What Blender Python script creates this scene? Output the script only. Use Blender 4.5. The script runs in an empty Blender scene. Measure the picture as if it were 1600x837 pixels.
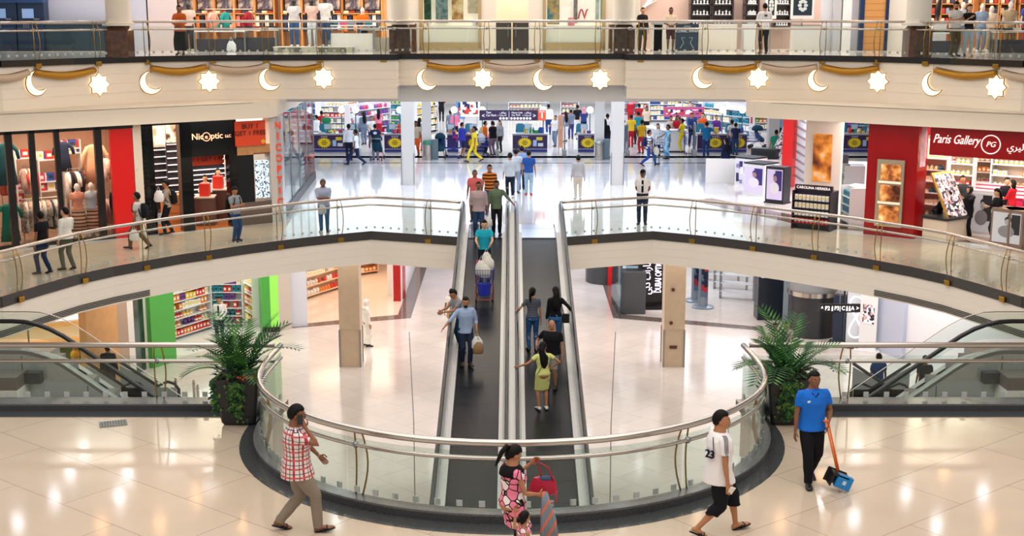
import bpy, math, random
from math import sin, cos, tan, pi, radians as R, sqrt, atan2
from mathutils import Vector as V, Matrix, noise
random.seed(7)
SC = bpy.context.scene
COL = SC.collection
# ---------------- camera ----------------
F = 2000.0; CH = 6.85; PIT = R(11.3)
cd = bpy.data.cameras.new('camera'); cam = bpy.data.objects.new('camera', cd); COL.objects.link(cam)
cam.location = (0, 0, CH); cam.rotation_euler = (pi/2 - PIT, 0, 0)
cd.sensor_width = 36; cd.lens = F/1600*36; cd.clip_end = 300
SC.camera = cam
# ---------------- world, exposure ----------------
w = bpy.data.worlds.new('world'); SC.world = w; w.use_nodes = True
w.node_tree.nodes['Background'].inputs[0].default_value = (1, .97, .94, 1)
w.node_tree.nodes['Background'].inputs[1].default_value = .42
SC.view_settings.view_transform = 'Standard'; SC.view_settings.look = 'None'
SC.view_settings.exposure = 0.2; SC.view_settings.gamma = 1; SC.view_settings.use_curve_mapping = False
SC.cycles.use_denoising = True
SC.cycles.max_bounces = 7; SC.cycles.diffuse_bounces = 3; SC.cycles.glossy_bounces = 3
SC.cycles.transparent_max_bounces = 24; SC.cycles.transmission_bounces = 4
SC.cycles.sample_clamp_indirect = 4; SC.cycles.caustics_reflective = False; SC.cycles.caustics_refractive = False
def lin(c):
    if isinstance(c, str):
        c = c.lstrip('#'); c = tuple(int(c[i:i+2], 16)/255 for i in (0, 2, 4))
    return tuple((x/12.92 if x <= .04045 else ((x+.055)/1.055)**2.4) for x in c)
def area(name, loc, sx, sy, power, col='ffffff', rot=(0, 0, 0), spread=180):
    l = bpy.data.lights.new(name, 'AREA'); l.shape = 'RECTANGLE'; l.size = sx; l.size_y = sy
    l.energy = power; l.color = lin(col); l.spread = R(spread)
    o = bpy.data.objects.new(name, l); o.location = loc; o.rotation_euler = rot; COL.objects.link(o); return o
# atrium skylight, then ceiling panels of each storey and shop, two added fills
area('skylight_lamp', (0, 24, 11.9), 22, 34, 2700, 'fff7ee')
area('concourse_lamp', (0, 52, 3.85), 14, 14, 950, 'e6eeff')
area('supermarket_lamp', (0, 76, 4.9), 34, 28, 4300, 'e9f0ff')
area('walkway_lamp', (-10.6, 37.2, 3.9), 8, 1.2, 60, 'fff0e0', (0, 0, R(35)))
area('walkway_lamp', (10.6, 37.2, 3.9), 8, 1.2, 60, 'fff0e6', (0, 0, R(-35)))
area('lower_lamp_and_fill', (0, 46, -1.25), 24, 10, 900, 'fff2ea')
area('lower_lamp_and_fill', (-19, 30, -1.2), 8, 24, 500, 'fff2ea')
area('lower_lamp_and_fill', (19, 30, -1.2), 8, 24, 500, 'fff2ea')
area('lower_lamp_and_fill', (13.5, 41, -1.25), 8, 4, 330, 'fbf6f2')  # fill light, added to brighten the lower wall on the right
area('lower_lamp_and_fill', (-13, 41, -1.25), 7, 4, 200, 'fff0e0')  # second added fill, lifts the brightness around the cafe
area('gallery_lamp', (0, 47, 9.3), 34, 6, 1100, 'fff0dc')
area('near_hall_lamp', (0, 8, 11.6), 22, 12, 500, 'fff0e0')
# ---------------- helpers ----------------
def P(px, py, z=None, d=None):
    u = (px-800)/F; v = (418.5-py)/F
    D = V((u, cos(PIT)+v*sin(PIT), -sin(PIT)+v*cos(PIT)))
    t = (z-CH)/D.z if z is not None else d/D.y
    return V((0, 0, CH)) + D*t
class MB:
    def __init__(s): s.v = []; s.f = []; s.m = []; s.k = 0
    def mat(s, k): s.k = k; return s
    def add(s, vs, fs):
        b = len(s.v); s.v += [tuple(x) for x in vs]; s.f += [tuple(i+b for i in f) for f in fs]; s.m += [s.k]*len(fs); return s
    def box(s, c, d, rz=0, M=None):
        vs = []
        for z in (-.5, .5):
            for x, y in ((-.5, -.5), (.5, -.5), (.5, .5), (-.5, .5)):
                vs.append(V((x*d[0], y*d[1], z*d[2])))
        if M: vs = [M @ q for q in vs]
        elif rz: m = Matrix.Rotation(rz, 3, 'Z'); vs = [m @ q for q in vs]
        vs = [q+V(c) for q in vs]
        return s.add(vs, [(3, 2, 1, 0), (4, 5, 6, 7), (0, 1, 5, 4), (1, 2, 6, 5), (2, 3, 7, 6), (3, 0, 4, 7)])
    def b(s, x0, x1, y0, y1, z0, z1): return s.box(((x0+x1)/2, (y0+y1)/2, (z0+z1)/2), (x1-x0, y1-y0, z1-z0))
    def prism(s, poly, z0, z1):
        n = len(poly); vs = [(x, y, z0) for x, y in poly]+[(x, y, z1) for x, y in poly]
        a = sum(poly[i][0]*poly[(i+1) % n][1]-poly[(i+1) % n][0]*poly[i][1] for i in range(n))
        fs = [tuple(range(n))[::-1], tuple(range(n, 2*n))]+[(i, (i+1) % n, (i+1) % n+n, i+n) for i in range(n)]
        if a < 0: fs = [f[::-1] for f in fs]
        return s.add(vs, fs)
    def plate(s, poly, y0, y1):   # a polygon in x,z given thickness along y
        b = len(s.v); s.prism(poly, -y1, -y0)
        for i in range(b, len(s.v)): x, y, z = s.v[i]; s.v[i] = (x, -z, y)
        return s
    def wall(s, a, c, z0, z1, t=.1, off=0):
        a = V((a[0], a[1])); c = V((c[0], c[1])); dr = (c-a).normalized(); n = V((-dr.y, dr.x))
        p = [a+n*off, c+n*off, c+n*(off+t), a+n*(off+t)]
        return s.prism([tuple(q) for q in p], z0, z1)
    def tube(s, pts, r, n=8, caps=True, closed=False):
        pts = [V(p) for p in pts]; N = len(pts); rs = r if isinstance(r, (list, tuple)) else [r]*N
        b = len(s.v); up = None; fs = []; vs = []
        for i, p in enumerate(pts):
            if closed: t = pts[(i+1) % N]-pts[i-1]
            else: t = pts[min(i+1, N-1)]-pts[max(i-1, 0)]
            if t.length < 1e-9: t = V((0, 0, 1))
            t.normalize()
            if up is None:
                up = V((0, 0, 1)) if abs(t.z) < .9 else V((0, 1, 0))
            x = up.cross(t)
            if x.length < 1e-6: x = V((1, 0, 0)).cross(t)
            x.normalize(); y = t.cross(x); up = y
            for k in range(n):
                a = 2*pi*k/n; vs.append(p+x*cos(a)*rs[i]+y*sin(a)*rs[i])
        for i in range(N if closed else N-1):
            for k in range(n):
                j = (i+1) % N
                fs.append((i*n+k, i*n+(k+1) % n, j*n+(k+1) % n, j*n+k))
        if caps and not closed: fs += [tuple(range(n))[::-1], tuple(range((N-1)*n, N*n))]
        return s.add(vs, fs)
    def lathe(s, prof, c=(0, 0, 0), n=20, axis='z'):
        vs = []; fs = []; m = len(prof)
        for r, z in prof:
            for k in range(n):
                a = 2*pi*k/n; q = (r*cos(a), r*sin(a), z)
                if axis == 'y': q = (q[0], q[2], q[1])
                if axis == 'x': q = (q[2], q[0], q[1])
                vs.append(V(q)+V(c))
        for i in range(m-1):
            for k in range(n): fs.append((i*n+k, i*n+(k+1) % n, (i+1)*n+(k+1) % n, (i+1)*n+k))
        fs += [tuple(range(n))[::-1], tuple(range((m-1)*n, m*n))]
        if axis == 'y': fs = [f[::-1] for f in fs]
        return s.add(vs, fs)
    def ell(s, c, rx, ry=None, rz=None, n=12, m=8, M=None, fn=None):
        ry = rx if ry is None else ry; rz = rx if rz is None else rz
        vs = []; fs = []
        for i in range(m+1):
            t = pi*i/m
            for k in range(n):
                a = 2*pi*k/n; d = V((sin(t)*cos(a), sin(t)*sin(a), -cos(t)))
                q = fn(d) if fn else V((d.x*rx, d.y*ry, d.z*rz))
                vs.append((M @ q if M else q)+V(c))
        for i in range(m):
            for k in range(n): fs.append((i*n+k, i*n+(k+1) % n, (i+1)*n+(k+1) % n, (i+1)*n+k))
        return s.add(vs, fs)
    def loft(s, secs, n=14):     # (centre, x axis vector, y axis vector)
        vs = []; fs = []
        for c, ax, ay in secs:
            for k in range(n):
                a = 2*pi*k/n; vs.append(V(c)+V(ax)*cos(a)+V(ay)*sin(a))
        for i in range(len(secs)-1):
            for k in range(n): fs.append((i*n+k, i*n+(k+1) % n, (i+1)*n+(k+1) % n, (i+1)*n+k))
        fs += [tuple(range(n))[::-1], tuple(range((len(secs)-1)*n, len(secs)*n))]
        return s.add(vs, fs)
    def quad(s, a, b, c, d): return s.add([a, b, c, d], [(0, 1, 2, 3)])
    def mesh(s, name, mats, smooth=False):
        me = bpy.data.meshes.new(name); me.from_pydata(s.v, [], s.f)
        for m in (mats if isinstance(mats, (list, tuple)) else [mats]): me.materials.append(m)
        if any(s.m): me.polygons.foreach_set('material_index', s.m)
        if smooth:
            me.polygons.foreach_set('use_smooth', [True]*len(s.f))
            if smooth is not True: me.set_sharp_from_angle(angle=R(smooth))
        me.update(); return me
    def build(s, name, mats, parent=None, smooth=False, bevel=0, **tags):
        o = bpy.data.objects.new(name, s.mesh(name, mats, smooth)); COL.objects.link(o)
        if parent: o.parent = parent
        if bevel:
            m = o.modifiers.new('bevel', 'BEVEL'); m.width = bevel; m.segments = 2; m.limit_method = 'ANGLE'
        for k, v in tags.items(): o[k] = v
        return o
def struct(name, mb, m, parent=None, **k):
    o = mb.build(name, m, parent, **k)
    if not parent: o['kind'] = 'structure'
    return o
def thing(name, label, cat, loc=(0, 0, 0), rz=0, group=None, scale=1):
    o = bpy.data.objects.new(name, None); COL.objects.link(o); o.location = loc; o.rotation_euler = (0, 0, rz); o.scale = (scale,)*3
    o['label'] = label; o['category'] = cat; o.empty_display_size = .1
    if group: o['group'] = group
    return o
def tag(o, label, cat, group=None):
    o['label'] = label; o['category'] = cat
    if group: o['group'] = group
    return o
def dup(o, loc=None, rz=None, label=None, group=None, parent=None, scale=None):
    c = o.copy(); COL.objects.link(c)
    if parent: c.parent = parent
    if loc is not None: c.location = loc
    if rz is not None: c.rotation_euler = (0, 0, rz)
    if scale is not None: c.scale = scale if isinstance(scale, (tuple, list)) else (scale,)*3
    if label: c['label'] = label
    if group: c['group'] = group
    for ch in list(o.children): dup(ch, parent=c)
    return c
def fix(d): return {'fixed': 1}
TMP = bpy.data.scenes.new('scratch')
def baked(o):
    TMP.collection.objects.link(o); vl = TMP.view_layers[0]; vl.update()
    dg = vl.depsgraph; me = bpy.data.meshes.new_from_object(o.evaluated_get(dg), depsgraph=dg)
    TMP.collection.objects.unlink(o); bpy.data.objects.remove(o); return me
def remesh(mb, mat, vox, smooth=3, fold=0, seed=0, name='m'):
    me = mb.mesh(name, mat); o = bpy.data.objects.new(name, me)
    m = o.modifiers.new('r', 'REMESH'); m.mode = 'VOXEL'; m.voxel_size = vox; m.use_smooth_shade = True
    if smooth:
        m = o.modifiers.new('s', 'SMOOTH'); m.iterations = smooth; m.factor = .5
    r = baked(o); r.materials.clear()
    for q in (mat if isinstance(mat, (list, tuple)) else [mat]): r.materials.append(q)
    if fold:
        n = len(r.vertices); co = [0.]*(3*n); r.vertices.foreach_get('co', co)
        no = [0.]*(3*n); r.vertices.foreach_get('normal', no)
        for i in range(n):
            q = V(co[3*i:3*i+3]); f = noise.noise(V((q.x*9+seed, q.y*9, q.z*5)))+.6*noise.noise(V((q.x*22, q.y*22+seed, q.z*9)))
            for k in range(3): co[3*i+k] += no[3*i+k]*f*fold
        r.vertices.foreach_set('co', co)
    r.polygons.foreach_set('use_smooth', [True]*len(r.polygons)); r.name = name; r.update(); return r
def link(name, me, parent=None):
    o = bpy.data.objects.new(name, me); COL.objects.link(o)
    if parent: o.parent = parent
    return o
def text(name, s, size, mat, parent=None, loc=(0, 0, 0), rot=(pi/2, 0, 0), ext=.004, align='CENTER', shear=0, sx=1, bold=0):
    c = bpy.data.curves.new(name, 'FONT'); c.body = s; c.size = size; c.extrude = ext; c.align_x = align; c.align_y = 'CENTER'; c.shear = shear; c.offset = bold
    c.resolution_u = 3
    me = baked(bpy.data.objects.new(name, c)); me.materials.clear(); me.materials.append(mat)
    o = link(name, me, parent); o.location = loc; o.rotation_euler = rot; o.scale = (sx, 1, 1); return o
# ---------------- materials ----------------
MC = {}
def M(name, col='808080', rough=.5, metal=0, emit=0, ecol=None, spec=.5, bump=0, bscale=30, var=0, vscale=5, coat=0, alpha=1, trans=0, sheen=0):
    if name in MC: return MC[name]
    m = bpy.data.materials.new(name); m.use_nodes = True; MC[name] = m; nt = m.node_tree; b = nt.nodes['Principled BSDF']
    c = lin(col)+(1,); I = b.inputs
    I['Base Color'].default_value = c; I['Roughness'].default_value = rough; I['Metallic'].default_value = metal
    I['Specular IOR Level'].default_value = spec; I['Coat Weight'].default_value = coat; I['Coat Roughness'].default_value = .08
    if emit: I['Emission Color'].default_value = lin(ecol or col)+(1,); I['Emission Strength'].default_value = emit
    if var or bump:
        tc = nt.nodes.new('ShaderNodeTexCoord')
    if var:
        nz = nt.nodes.new('ShaderNodeTexNoise'); nz.inputs['Scale'].default_value = vscale; nz.inputs['Detail'].default_value = 4
        nt.links.new(tc.outputs['Object'], nz.inputs['Vector'])
        rp = nt.nodes.new('ShaderNodeValToRGB'); rp.color_ramp.elements[0].position = .3; rp.color_ramp.elements[1].position = .7
        rp.color_ramp.elements[0].color = tuple(x*(1-var) for x in c[:3])+(1,); rp.color_ramp.elements[1].color = tuple(min(1, x*(1+var)) for x in c[:3])+(1,)
        nt.links.new(nz.outputs['Fac'], rp.inputs[0]); nt.links.new(rp.outputs[0], I['Base Color'])
    if bump:
        nz = nt.nodes.new('ShaderNodeTexNoise'); nz.inputs['Scale'].default_value = bscale
        nt.links.new(tc.outputs['Object'], nz.inputs['Vector'])
        bp = nt.nodes.new('ShaderNodeBump'); bp.inputs['Strength'].default_value = bump; bp.inputs['Distance'].default_value = .02
        nt.links.new(nz.outputs['Fac'], bp.inputs['Height']); nt.links.new(bp.outputs[0], I['Normal'])
    return m
def pat(name, kind, cols, scale=1, rough=.8, space='Object', emit=0, rot=(0, 0, 0), w=.5, spec=.3):
    """procedural patterns: stripes, plaid, voronoi, blotch, bricks"""
    if name in MC: return MC[name]
    m = bpy.data.materials.new(name); m.use_nodes = True; MC[name] = m; nt = m.node_tree; b = nt.nodes['Principled BSDF']; N = nt.nodes.new; L = nt.links.new
    b.inputs['Roughness'].default_value = rough; b.inputs['Specular IOR Level'].default_value = spec
    tc = N('ShaderNodeTexCoord'); mp = N('ShaderNodeMapping'); mp.inputs['Scale'].default_value = scale if isinstance(scale, tuple) else (scale,)*3
    mp.inputs['Rotation'].default_value = rot; L(tc.outputs[space], mp.inputs[0])
    def sep():
        s = N('ShaderNodeSeparateXYZ'); L(mp.outputs[0], s.inputs[0]); return s
    def saw(sock, duty, off=0):
        a = N('ShaderNodeMath'); a.operation = 'ADD'; a.inputs[1].default_value = off; L(sock, a.inputs[0])
        f = N('ShaderNodeMath'); f.operation = 'FRACT'; L(a.outputs[0], f.inputs[0])
        t = N('ShaderNodeMath'); t.operation = 'LESS_THAN'; t.inputs[1].default_value = duty; L(f.outputs[0], t.inputs[0]); return t.outputs[0]
    def mix(f, a, bcol):
        x = N('ShaderNodeMix'); x.data_type = 'RGBA'; L(f, x.inputs[0])
        for s_, v in ((6, a), (7, bcol)):
            if isinstance(v, str): x.inputs[s_].default_value = lin(v)+(1,)
            else: L(v, x.inputs[s_])
        return x.outputs[2]
    if kind == 'stripes':
        out = mix(saw(sep().outputs[2], w), cols[0], cols[1])
    elif kind == 'plaid':
        s = sep(); out = cols[0]
        at_ = N('ShaderNodeMath'); at_.operation = 'ARCTAN2'; L(s.outputs[0], at_.inputs[0]); L(s.outputs[1], at_.inputs[1]); ad = N('ShaderNodeMath'); ad.operation = 'MULTIPLY'; ad.inputs[1].default_value = 1.75; L(at_.outputs[0], ad.inputs[0])
        out = mix(saw(ad.outputs[0], .22), cols[0], cols[1]); out = mix(saw(s.outputs[2], .2), out, cols[2])
        out = mix(saw(ad.outputs[0], .08, .5), out, cols[3]); out = mix(saw(s.outputs[2], .08, .5), out, cols[3])
    elif kind == 'voronoi':
        vo = N('ShaderNodeTexVoronoi'); vo.feature = 'DISTANCE_TO_EDGE'; L(mp.outputs[0], vo.inputs['Vector']); vo.inputs['Scale'].default_value = 1
        v2 = N('ShaderNodeTexVoronoi'); L(mp.outputs[0], v2.inputs['Vector']); v2.inputs['Scale'].default_value = 1
        sx = N('ShaderNodeSeparateXYZ'); L(v2.outputs['Color'], sx.inputs[0])
        t = N('ShaderNodeMath'); t.operation = 'LESS_THAN'; t.inputs[1].default_value = .35; L(sx.outputs[0], t.inputs[0])
        e = N('ShaderNodeMath'); e.operation = 'LESS_THAN'; e.inputs[1].default_value = .06; L(vo.outputs['Distance'], e.inputs[0])
        out = mix(e.outputs[0], mix(t.outputs[0], cols[0], cols[1]), cols[2])
    else:   # blotch: random coloured cells or smooth noise
        if kind == 'cells':
            v2 = N('ShaderNodeTexVoronoi'); L(mp.outputs[0], v2.inputs['Vector']); v2.inputs['Scale'].default_value = 1; v2.distance = 'CHEBYCHEV'; v2.inputs['Randomness'].default_value = .7
            sx = N('ShaderNodeSeparateXYZ'); L(v2.outputs['Color'], sx.inputs[0]); src = sx.outputs[0]
        else:
            nz = N('ShaderNodeTexNoise'); L(mp.outputs[0], nz.inputs['Vector']); nz.inputs['Scale'].default_value = 1; nz.inputs['Detail'].default_value = 3; src = nz.outputs['Fac']
        rp = N('ShaderNodeValToRGB'); L(src, rp.inputs[0]); cr = rp.color_ramp; n = len(cols)
        if kind == 'cells': cr.interpolation = 'CONSTANT'
        lo, hi = (0, 1) if kind == 'cells' else (.32, .68)
        while len(cr.elements) < n: cr.elements.new(.5)
        for i, c in enumerate(cols): cr.elements[i].position = lo+(hi-lo)*i/(n if kind == 'cells' else n-1); cr.elements[i].color = lin(c)+(1,)
        out = rp.outputs[0]
    L(out, b.inputs['Base Color'])
    if emit: L(out, b.inputs['Emission Color']); b.inputs['Emission Strength'].default_value = emit
    return m
def glassmat(name, tint='e8f2ee', refl=.10, rough=.02):
    if name in MC: return MC[name]
    m = bpy.data.materials.new(name); m.use_nodes = True; MC[name] = m; nt = m.node_tree; nt.nodes.clear(); N = nt.nodes.new; L = nt.links.new
    o = N('ShaderNodeOutputMaterial'); mx = N('ShaderNodeMixShader'); t = N('ShaderNodeBsdfTransparent'); g = N('ShaderNodeBsdfGlossy')
    t.inputs[0].default_value = lin(tint)+(1,); g.inputs['Roughness'].default_value = rough
    lw = N('ShaderNodeLayerWeight'); lw.inputs[0].default_value = .5
    pw = N('ShaderNodeMath'); pw.operation = 'POWER'; pw.inputs[1].default_value = 3.5; L(lw.outputs['Facing'], pw.inputs[0])
    mm = N('ShaderNodeMath'); mm.operation = 'MULTIPLY_ADD'; mm.inputs[1].default_value = .5; mm.inputs[2].default_value = refl*.25; mm.use_clamp = True
    L(pw.outputs[0], mm.inputs[0]); L(mm.outputs[0], mx.inputs[0]); L(t.outputs[0], mx.inputs[1]); L(g.outputs[0], mx.inputs[2]); L(mx.outputs[0], o.inputs[0]); return m
def tilemat(name, col, line, size, rot, rough=.12, spec=.5, var=.03, lw=.006, off=(0, 0)):
    """square stone tiles: joints are thin darker lines in world x,y"""
    if name in MC: return MC[name]
    m = bpy.data.materials.new(name); m.use_nodes = True; MC[name] = m; nt = m.node_tree; b = nt.nodes['Principled BSDF']; N = nt.nodes.new; L = nt.links.new
    tc = N('ShaderNodeTexCoord'); mp = N('ShaderNodeMapping'); mp.inputs['Rotation'].default_value = (0, 0, rot); mp.inputs['Location'].default_value = (*off, 0)
    L(tc.outputs['Object'], mp.inputs[0]); sx = N('ShaderNodeSeparateXYZ'); L(mp.outputs[0], sx.inputs[0])
    br = N('ShaderNodeTexBrick'); br.offset = .5; br.inputs['Scale'].default_value = 1
    br.inputs['Brick Width'].default_value = size[0]; br.inputs['Row Height'].default_value = size[1]; br.inputs['Mortar Size'].default_value = lw
    br.inputs['Mortar Smooth'].default_value = .1; br.inputs['Bias'].default_value = 0
    c = lin(col); br.inputs['Color1'].default_value = tuple(x*(1-var) for x in c)+(1,); br.inputs['Color2'].default_value = tuple(min(1, x*(1+var)) for x in c)+(1,); br.inputs['Mortar'].default_value = lin(line)+(1,)
    L(mp.outputs[0], br.inputs['Vector'])
    nz = N('ShaderNodeTexNoise'); nz.inputs['Scale'].default_value = .8; nz.inputs['Detail'].default_value = 5; L(mp.outputs[0], nz.inputs['Vector'])
    mr = N('ShaderNodeMapRange'); mr.inputs[1].default_value = .3; mr.inputs[2].default_value = .7; mr.inputs[3].default_value = .93; mr.inputs[4].default_value = 1.04; L(nz.outputs['Fac'], mr.inputs[0])
    vm = N('ShaderNodeVectorMath'); vm.operation = 'SCALE'; L(br.outputs[0], vm.inputs[0]); L(mr.outputs[0], vm.inputs['Scale']); L(vm.outputs[0], b.inputs['Base Color'])
    b.inputs['Roughness'].default_value = rough; b.inputs['Specular IOR Level'].default_value = spec
    return m
cream = M('cream_paint', 'ecdfcc', .6)
white = M('white_paint', 'eceae6', .5)
fascia_m = M('fascia_paint', 'f1e9dc', .55)
granite = M('dark_granite', '46484b', .15, var=.25, vscale=40)
granite_g = M('grey_granite', '6d6e70', .15, var=.2, vscale=40)
blackst = M('black_stone', '1b1917', .12, var=.4, vscale=14)
brownm = M('brown_marble', '5b3f31', .15, var=.35, vscale=7)
steel = M('brushed_steel', 'c9c3bd', .18, 1)
steel_d = M('matt_steel', '9ba0a3', .35, 1)
brass = M('brass', 'b08a3c', .25, 1)
black = M('black', '101113', .35); blackg = M('gloss_black', '0b0c10', .08)
glass = glassmat('clear_glass', 'f3f8f6', .07); glass_t = glassmat('tinted_glass', 'ecf3f0', .1)
glass_s = glassmat('shop_glass', 'f2f5f5', .05)
red = M('red_lacquer', 'b00d16', .2); redg = M('bright_red', 'e01a1a', .3)
orange_s = M('orange_sign', 'e2481f', .5)
navy = M('navy', '1c2447', .5); purple = M('purple_panel', '3a1c57', .5); teal = M('teal_plastic', '1b7a94', .4)
wlit = M('lit_white', 'ffffff', .5, emit=1.6); warmlit = M('lit_warm', 'ffe9c4', .5, emit=3.2)
rubber = M('black_rubber', '15161a', .3)
# ======================= THE SETTING =======================
floor_m = tilemat('polished_cream_tiles', 'd3c0ac', 'a08d7a', (2.4, 1.2), R(38), .09, .7)
floor_l = tilemat('polished_cream_tiles_mirrored', 'd3c0ac', 'a08d7a', (2.4, 1.2), R(-38), .09, .7)
floor_c = tilemat('polished_white_tiles', 'dcdcdc', 'c2c3c6', (1.2, 1.2), R(0), .08, .6)
floor_b = tilemat('lower_level_tiles', 'd8d1cc', 'b0a8a2', (1.1, 1.1), R(45), .13, .5)
EC = (0, 20.4)
def oval(a, b, n=48, yend=21.75, k=.985):   # balcony bulge, from left end around the near side to the right end
    pts = [(-a*k, yend), (-a*.997, 21.0)]
    pts += [(-a*cos(t), EC[1]-b*sin(t)) for t in [pi*i/n for i in range(n+1)]]
    return pts+[(a*.997, 21.0), (a*k, yend)]
hole = oval(4.12, 3.85)
fl = MB()
fl.prism([(-20, 21.75), (-20, -4), (0, -4), (0, hole[27][1])]+[p for p in hole[:27]][::-1], -.9, 0)
struct('floor_near', fl, [floor_m])
fl = MB(); fl.prism([(20, 21.75), (20, -4), (0, -4), (0, hole[27][1])]+hole[28:], -.9, 0); struct('floor_near_side', fl, [floor_l])
# granite band on the floor round the bulge and along the straight parapet
rg = MB(); o1 = oval(4.14, 3.87); o2 = oval(4.46, 4.32)
for i in range(len(o1)-1):
    rg.prism([o1[i], o2[i], o2[i+1], o1[i+1]], .0, .004)
rg.b(-20, -4.5, 21.15, 21.5, 0, .004); rg.b(4.5, 20, 21.15, 21.5, 0, .004)
struct('trim_granite_band', rg, granite)
kb = MB(); k1 = oval(4.02, 3.75); k2 = oval(4.24, 3.97)
for i in range(len(k1)-1):
    kb.mat(0).prism([k1[i], k2[i], k2[i+1], k1[i+1]], 0, .11)
    kb.mat(1).prism([k1[i], k2[i], k2[i+1], k1[i+1]], .11, .14)
for s in (-1, 1):
    x0, x1 = sorted((s*4.1, s*20)); kb.mat(0).b(x0, x1, 21.5, 21.9, 0, .1); kb.mat(1).b(x0, x1, 21.5, 21.9, .1, .13)
struct('trim_kerb', kb, [granite, granite_g])
vg = MB().box((0, 0, .006), (.45, .3, .012)); vg.mat(1)
for i in range(9): vg.box((-.18+i*.045, 0, .013), (.012, .25, .004))
p = P(177, 662, 0)
struct('trim_floor_grille', vg, [steel_d, black]).location = (p.x, p.y, .002)
bpy.data.objects['trim_floor_grille'].rotation_euler = (0, 0, R(20))
# far balcony at the same level: its curved edge
edge = [(0, 465), (60, 447), (120, 430), (175, 418), (230, 408), (280, 399), (330, 392), (380, 384.5), (430, 378), (478, 372), (525, 367), (580, 362), (650, 366.5), (722, 371.5)]
eL = [(P(x, y, 0).x, P(x, y, 0).y) for x, y in edge]
eL = [(-17.5, 24.5), (-14.8, 27.2)]+eL
eR = [(-x, y) for x, y in eL][::-1]
TW = 1.62
outer = eL+[(-TW, 39.0), (-TW, 41.6), (TW, 41.6), (TW, 39.0)]+eR
mid = MB(); mid.prism(outer+[(22, 24.5), (22, 62), (-22, 62), (-22, 24.5)], -.02, 0)
struct('floor_mid', mid, floor_c)
md = MB(); md.prism(outer+[(22, 24.5), (22, 62), (-22, 62), (-22, 24.5)], -.95, -.02)
struct('trim_mid_slab', md, fascia_m)
def ribbon(mb, path, z0, z1, t, off=0):
    for i in range(len(path)-1): mb.wall(path[i], path[i+1], z0, z1, t, off)
for nm, pth in (('left', eL), ('right', eR)):
    fb = MB(); ribbon(fb, pth, -.24, .03, -.06); struct('trim_balcony_band_'+nm, fb, M('band_granite', '3d3b3b', .3, var=.2, vscale=30))
    fb = MB(); ribbon(fb, pth, -1.02, -.24, -.03)
    ribbon(fb, pth, -.5, -.49, -.035); ribbon(fb, pth, -.74, -.73, -.035)
    struct('trim_balcony_fascia_'+nm, fb, fascia_m)
    vt = MB(); seg = pth[1:7] if nm == 'left' else pth[-7:-1]
    for k in range(4): ribbon(vt, seg, -.97+k*.045, -.95+k*.045, -.05)
    struct('trim_slot_grille_'+nm, vt, black)
# warm patterned stone on the side walkways
wk = MB(); brownf = tilemat('brown_stone_floor', 'b9a08a', '8d7765', (.9, .9), R(30), .1)
wl = tilemat('walkway_tiles', 'd8c8b4', 'b09c88', (.9, .9), R(38), .1)
for s in (-1, 1):
    pp = [(s*7.4, 42.3), (s*8.1, 41.6), (s*15.2, 36.2), (s*15.2, 28), (s*13.2, 29.9)]+[(s*abs(x), y+.1) for x, y in (eL[2:11])][0:9]
    wk.prism(pp, 0, .004)
struct('trim_walkway_stone', wk, wl)
bs = MB()
a, b_, c_ = P(1095, 279, 0), P(1205, 330, 0), P(1600, 392, 0)
bs.prism([(6.6, 47.2), (7.5, 47.6), (10.2, 42.6), (9.4, 41.6)], .004, .008)
bs.prism([(9.4, 41.6), (10.2, 42.6), (16.5, 37.6), (15.6, 36.8)], .004, .008)
struct('trim_brown_threshold', bs, M('brown_threshold', '7d6455', .1, var=.2, vscale=8))
dk = MB(); dk.b(-9, 9, 58.9, 59.25, .0, .006); struct('trim_shop_threshold', dk, granite_g)
# lower level
lf = MB(); lf.b(-24, 24, 8, 66, -5.02, -5.0); struct('floor_lower', lf, floor_b)
st = MB()
for s in (-1, 1):
    q = [(s*4.0, 49.2), (s*9.4, 47.2), (s*9.4, 47.8), (s*4.55, 49.75)]
    st.prism(q, -5, -4.994); st.prism([(s*4.0, 49.2), (s*4.55, 49.75), (s*4.6, 62), (s*4.05, 62)], -5, -4.994)
struct('trim_lower_strips', st, M('strip_stone', '6d625d', .12, var=.2, vscale=9))
jl = MB()
for s in (-1, 1):
    for (x0, y0, x1, y1) in ((3.9, 47, 2.9, 36), (2.9, 36, 2.1, 26), (6.4, 36.5, 5.2, 28)):
        jl.wall((s*x0, y0), (s*x1, y1), -4.999, -4.996, .025)
struct('trim_lower_joints', jl, M('joint_dark', '4a443f', .5))
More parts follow.
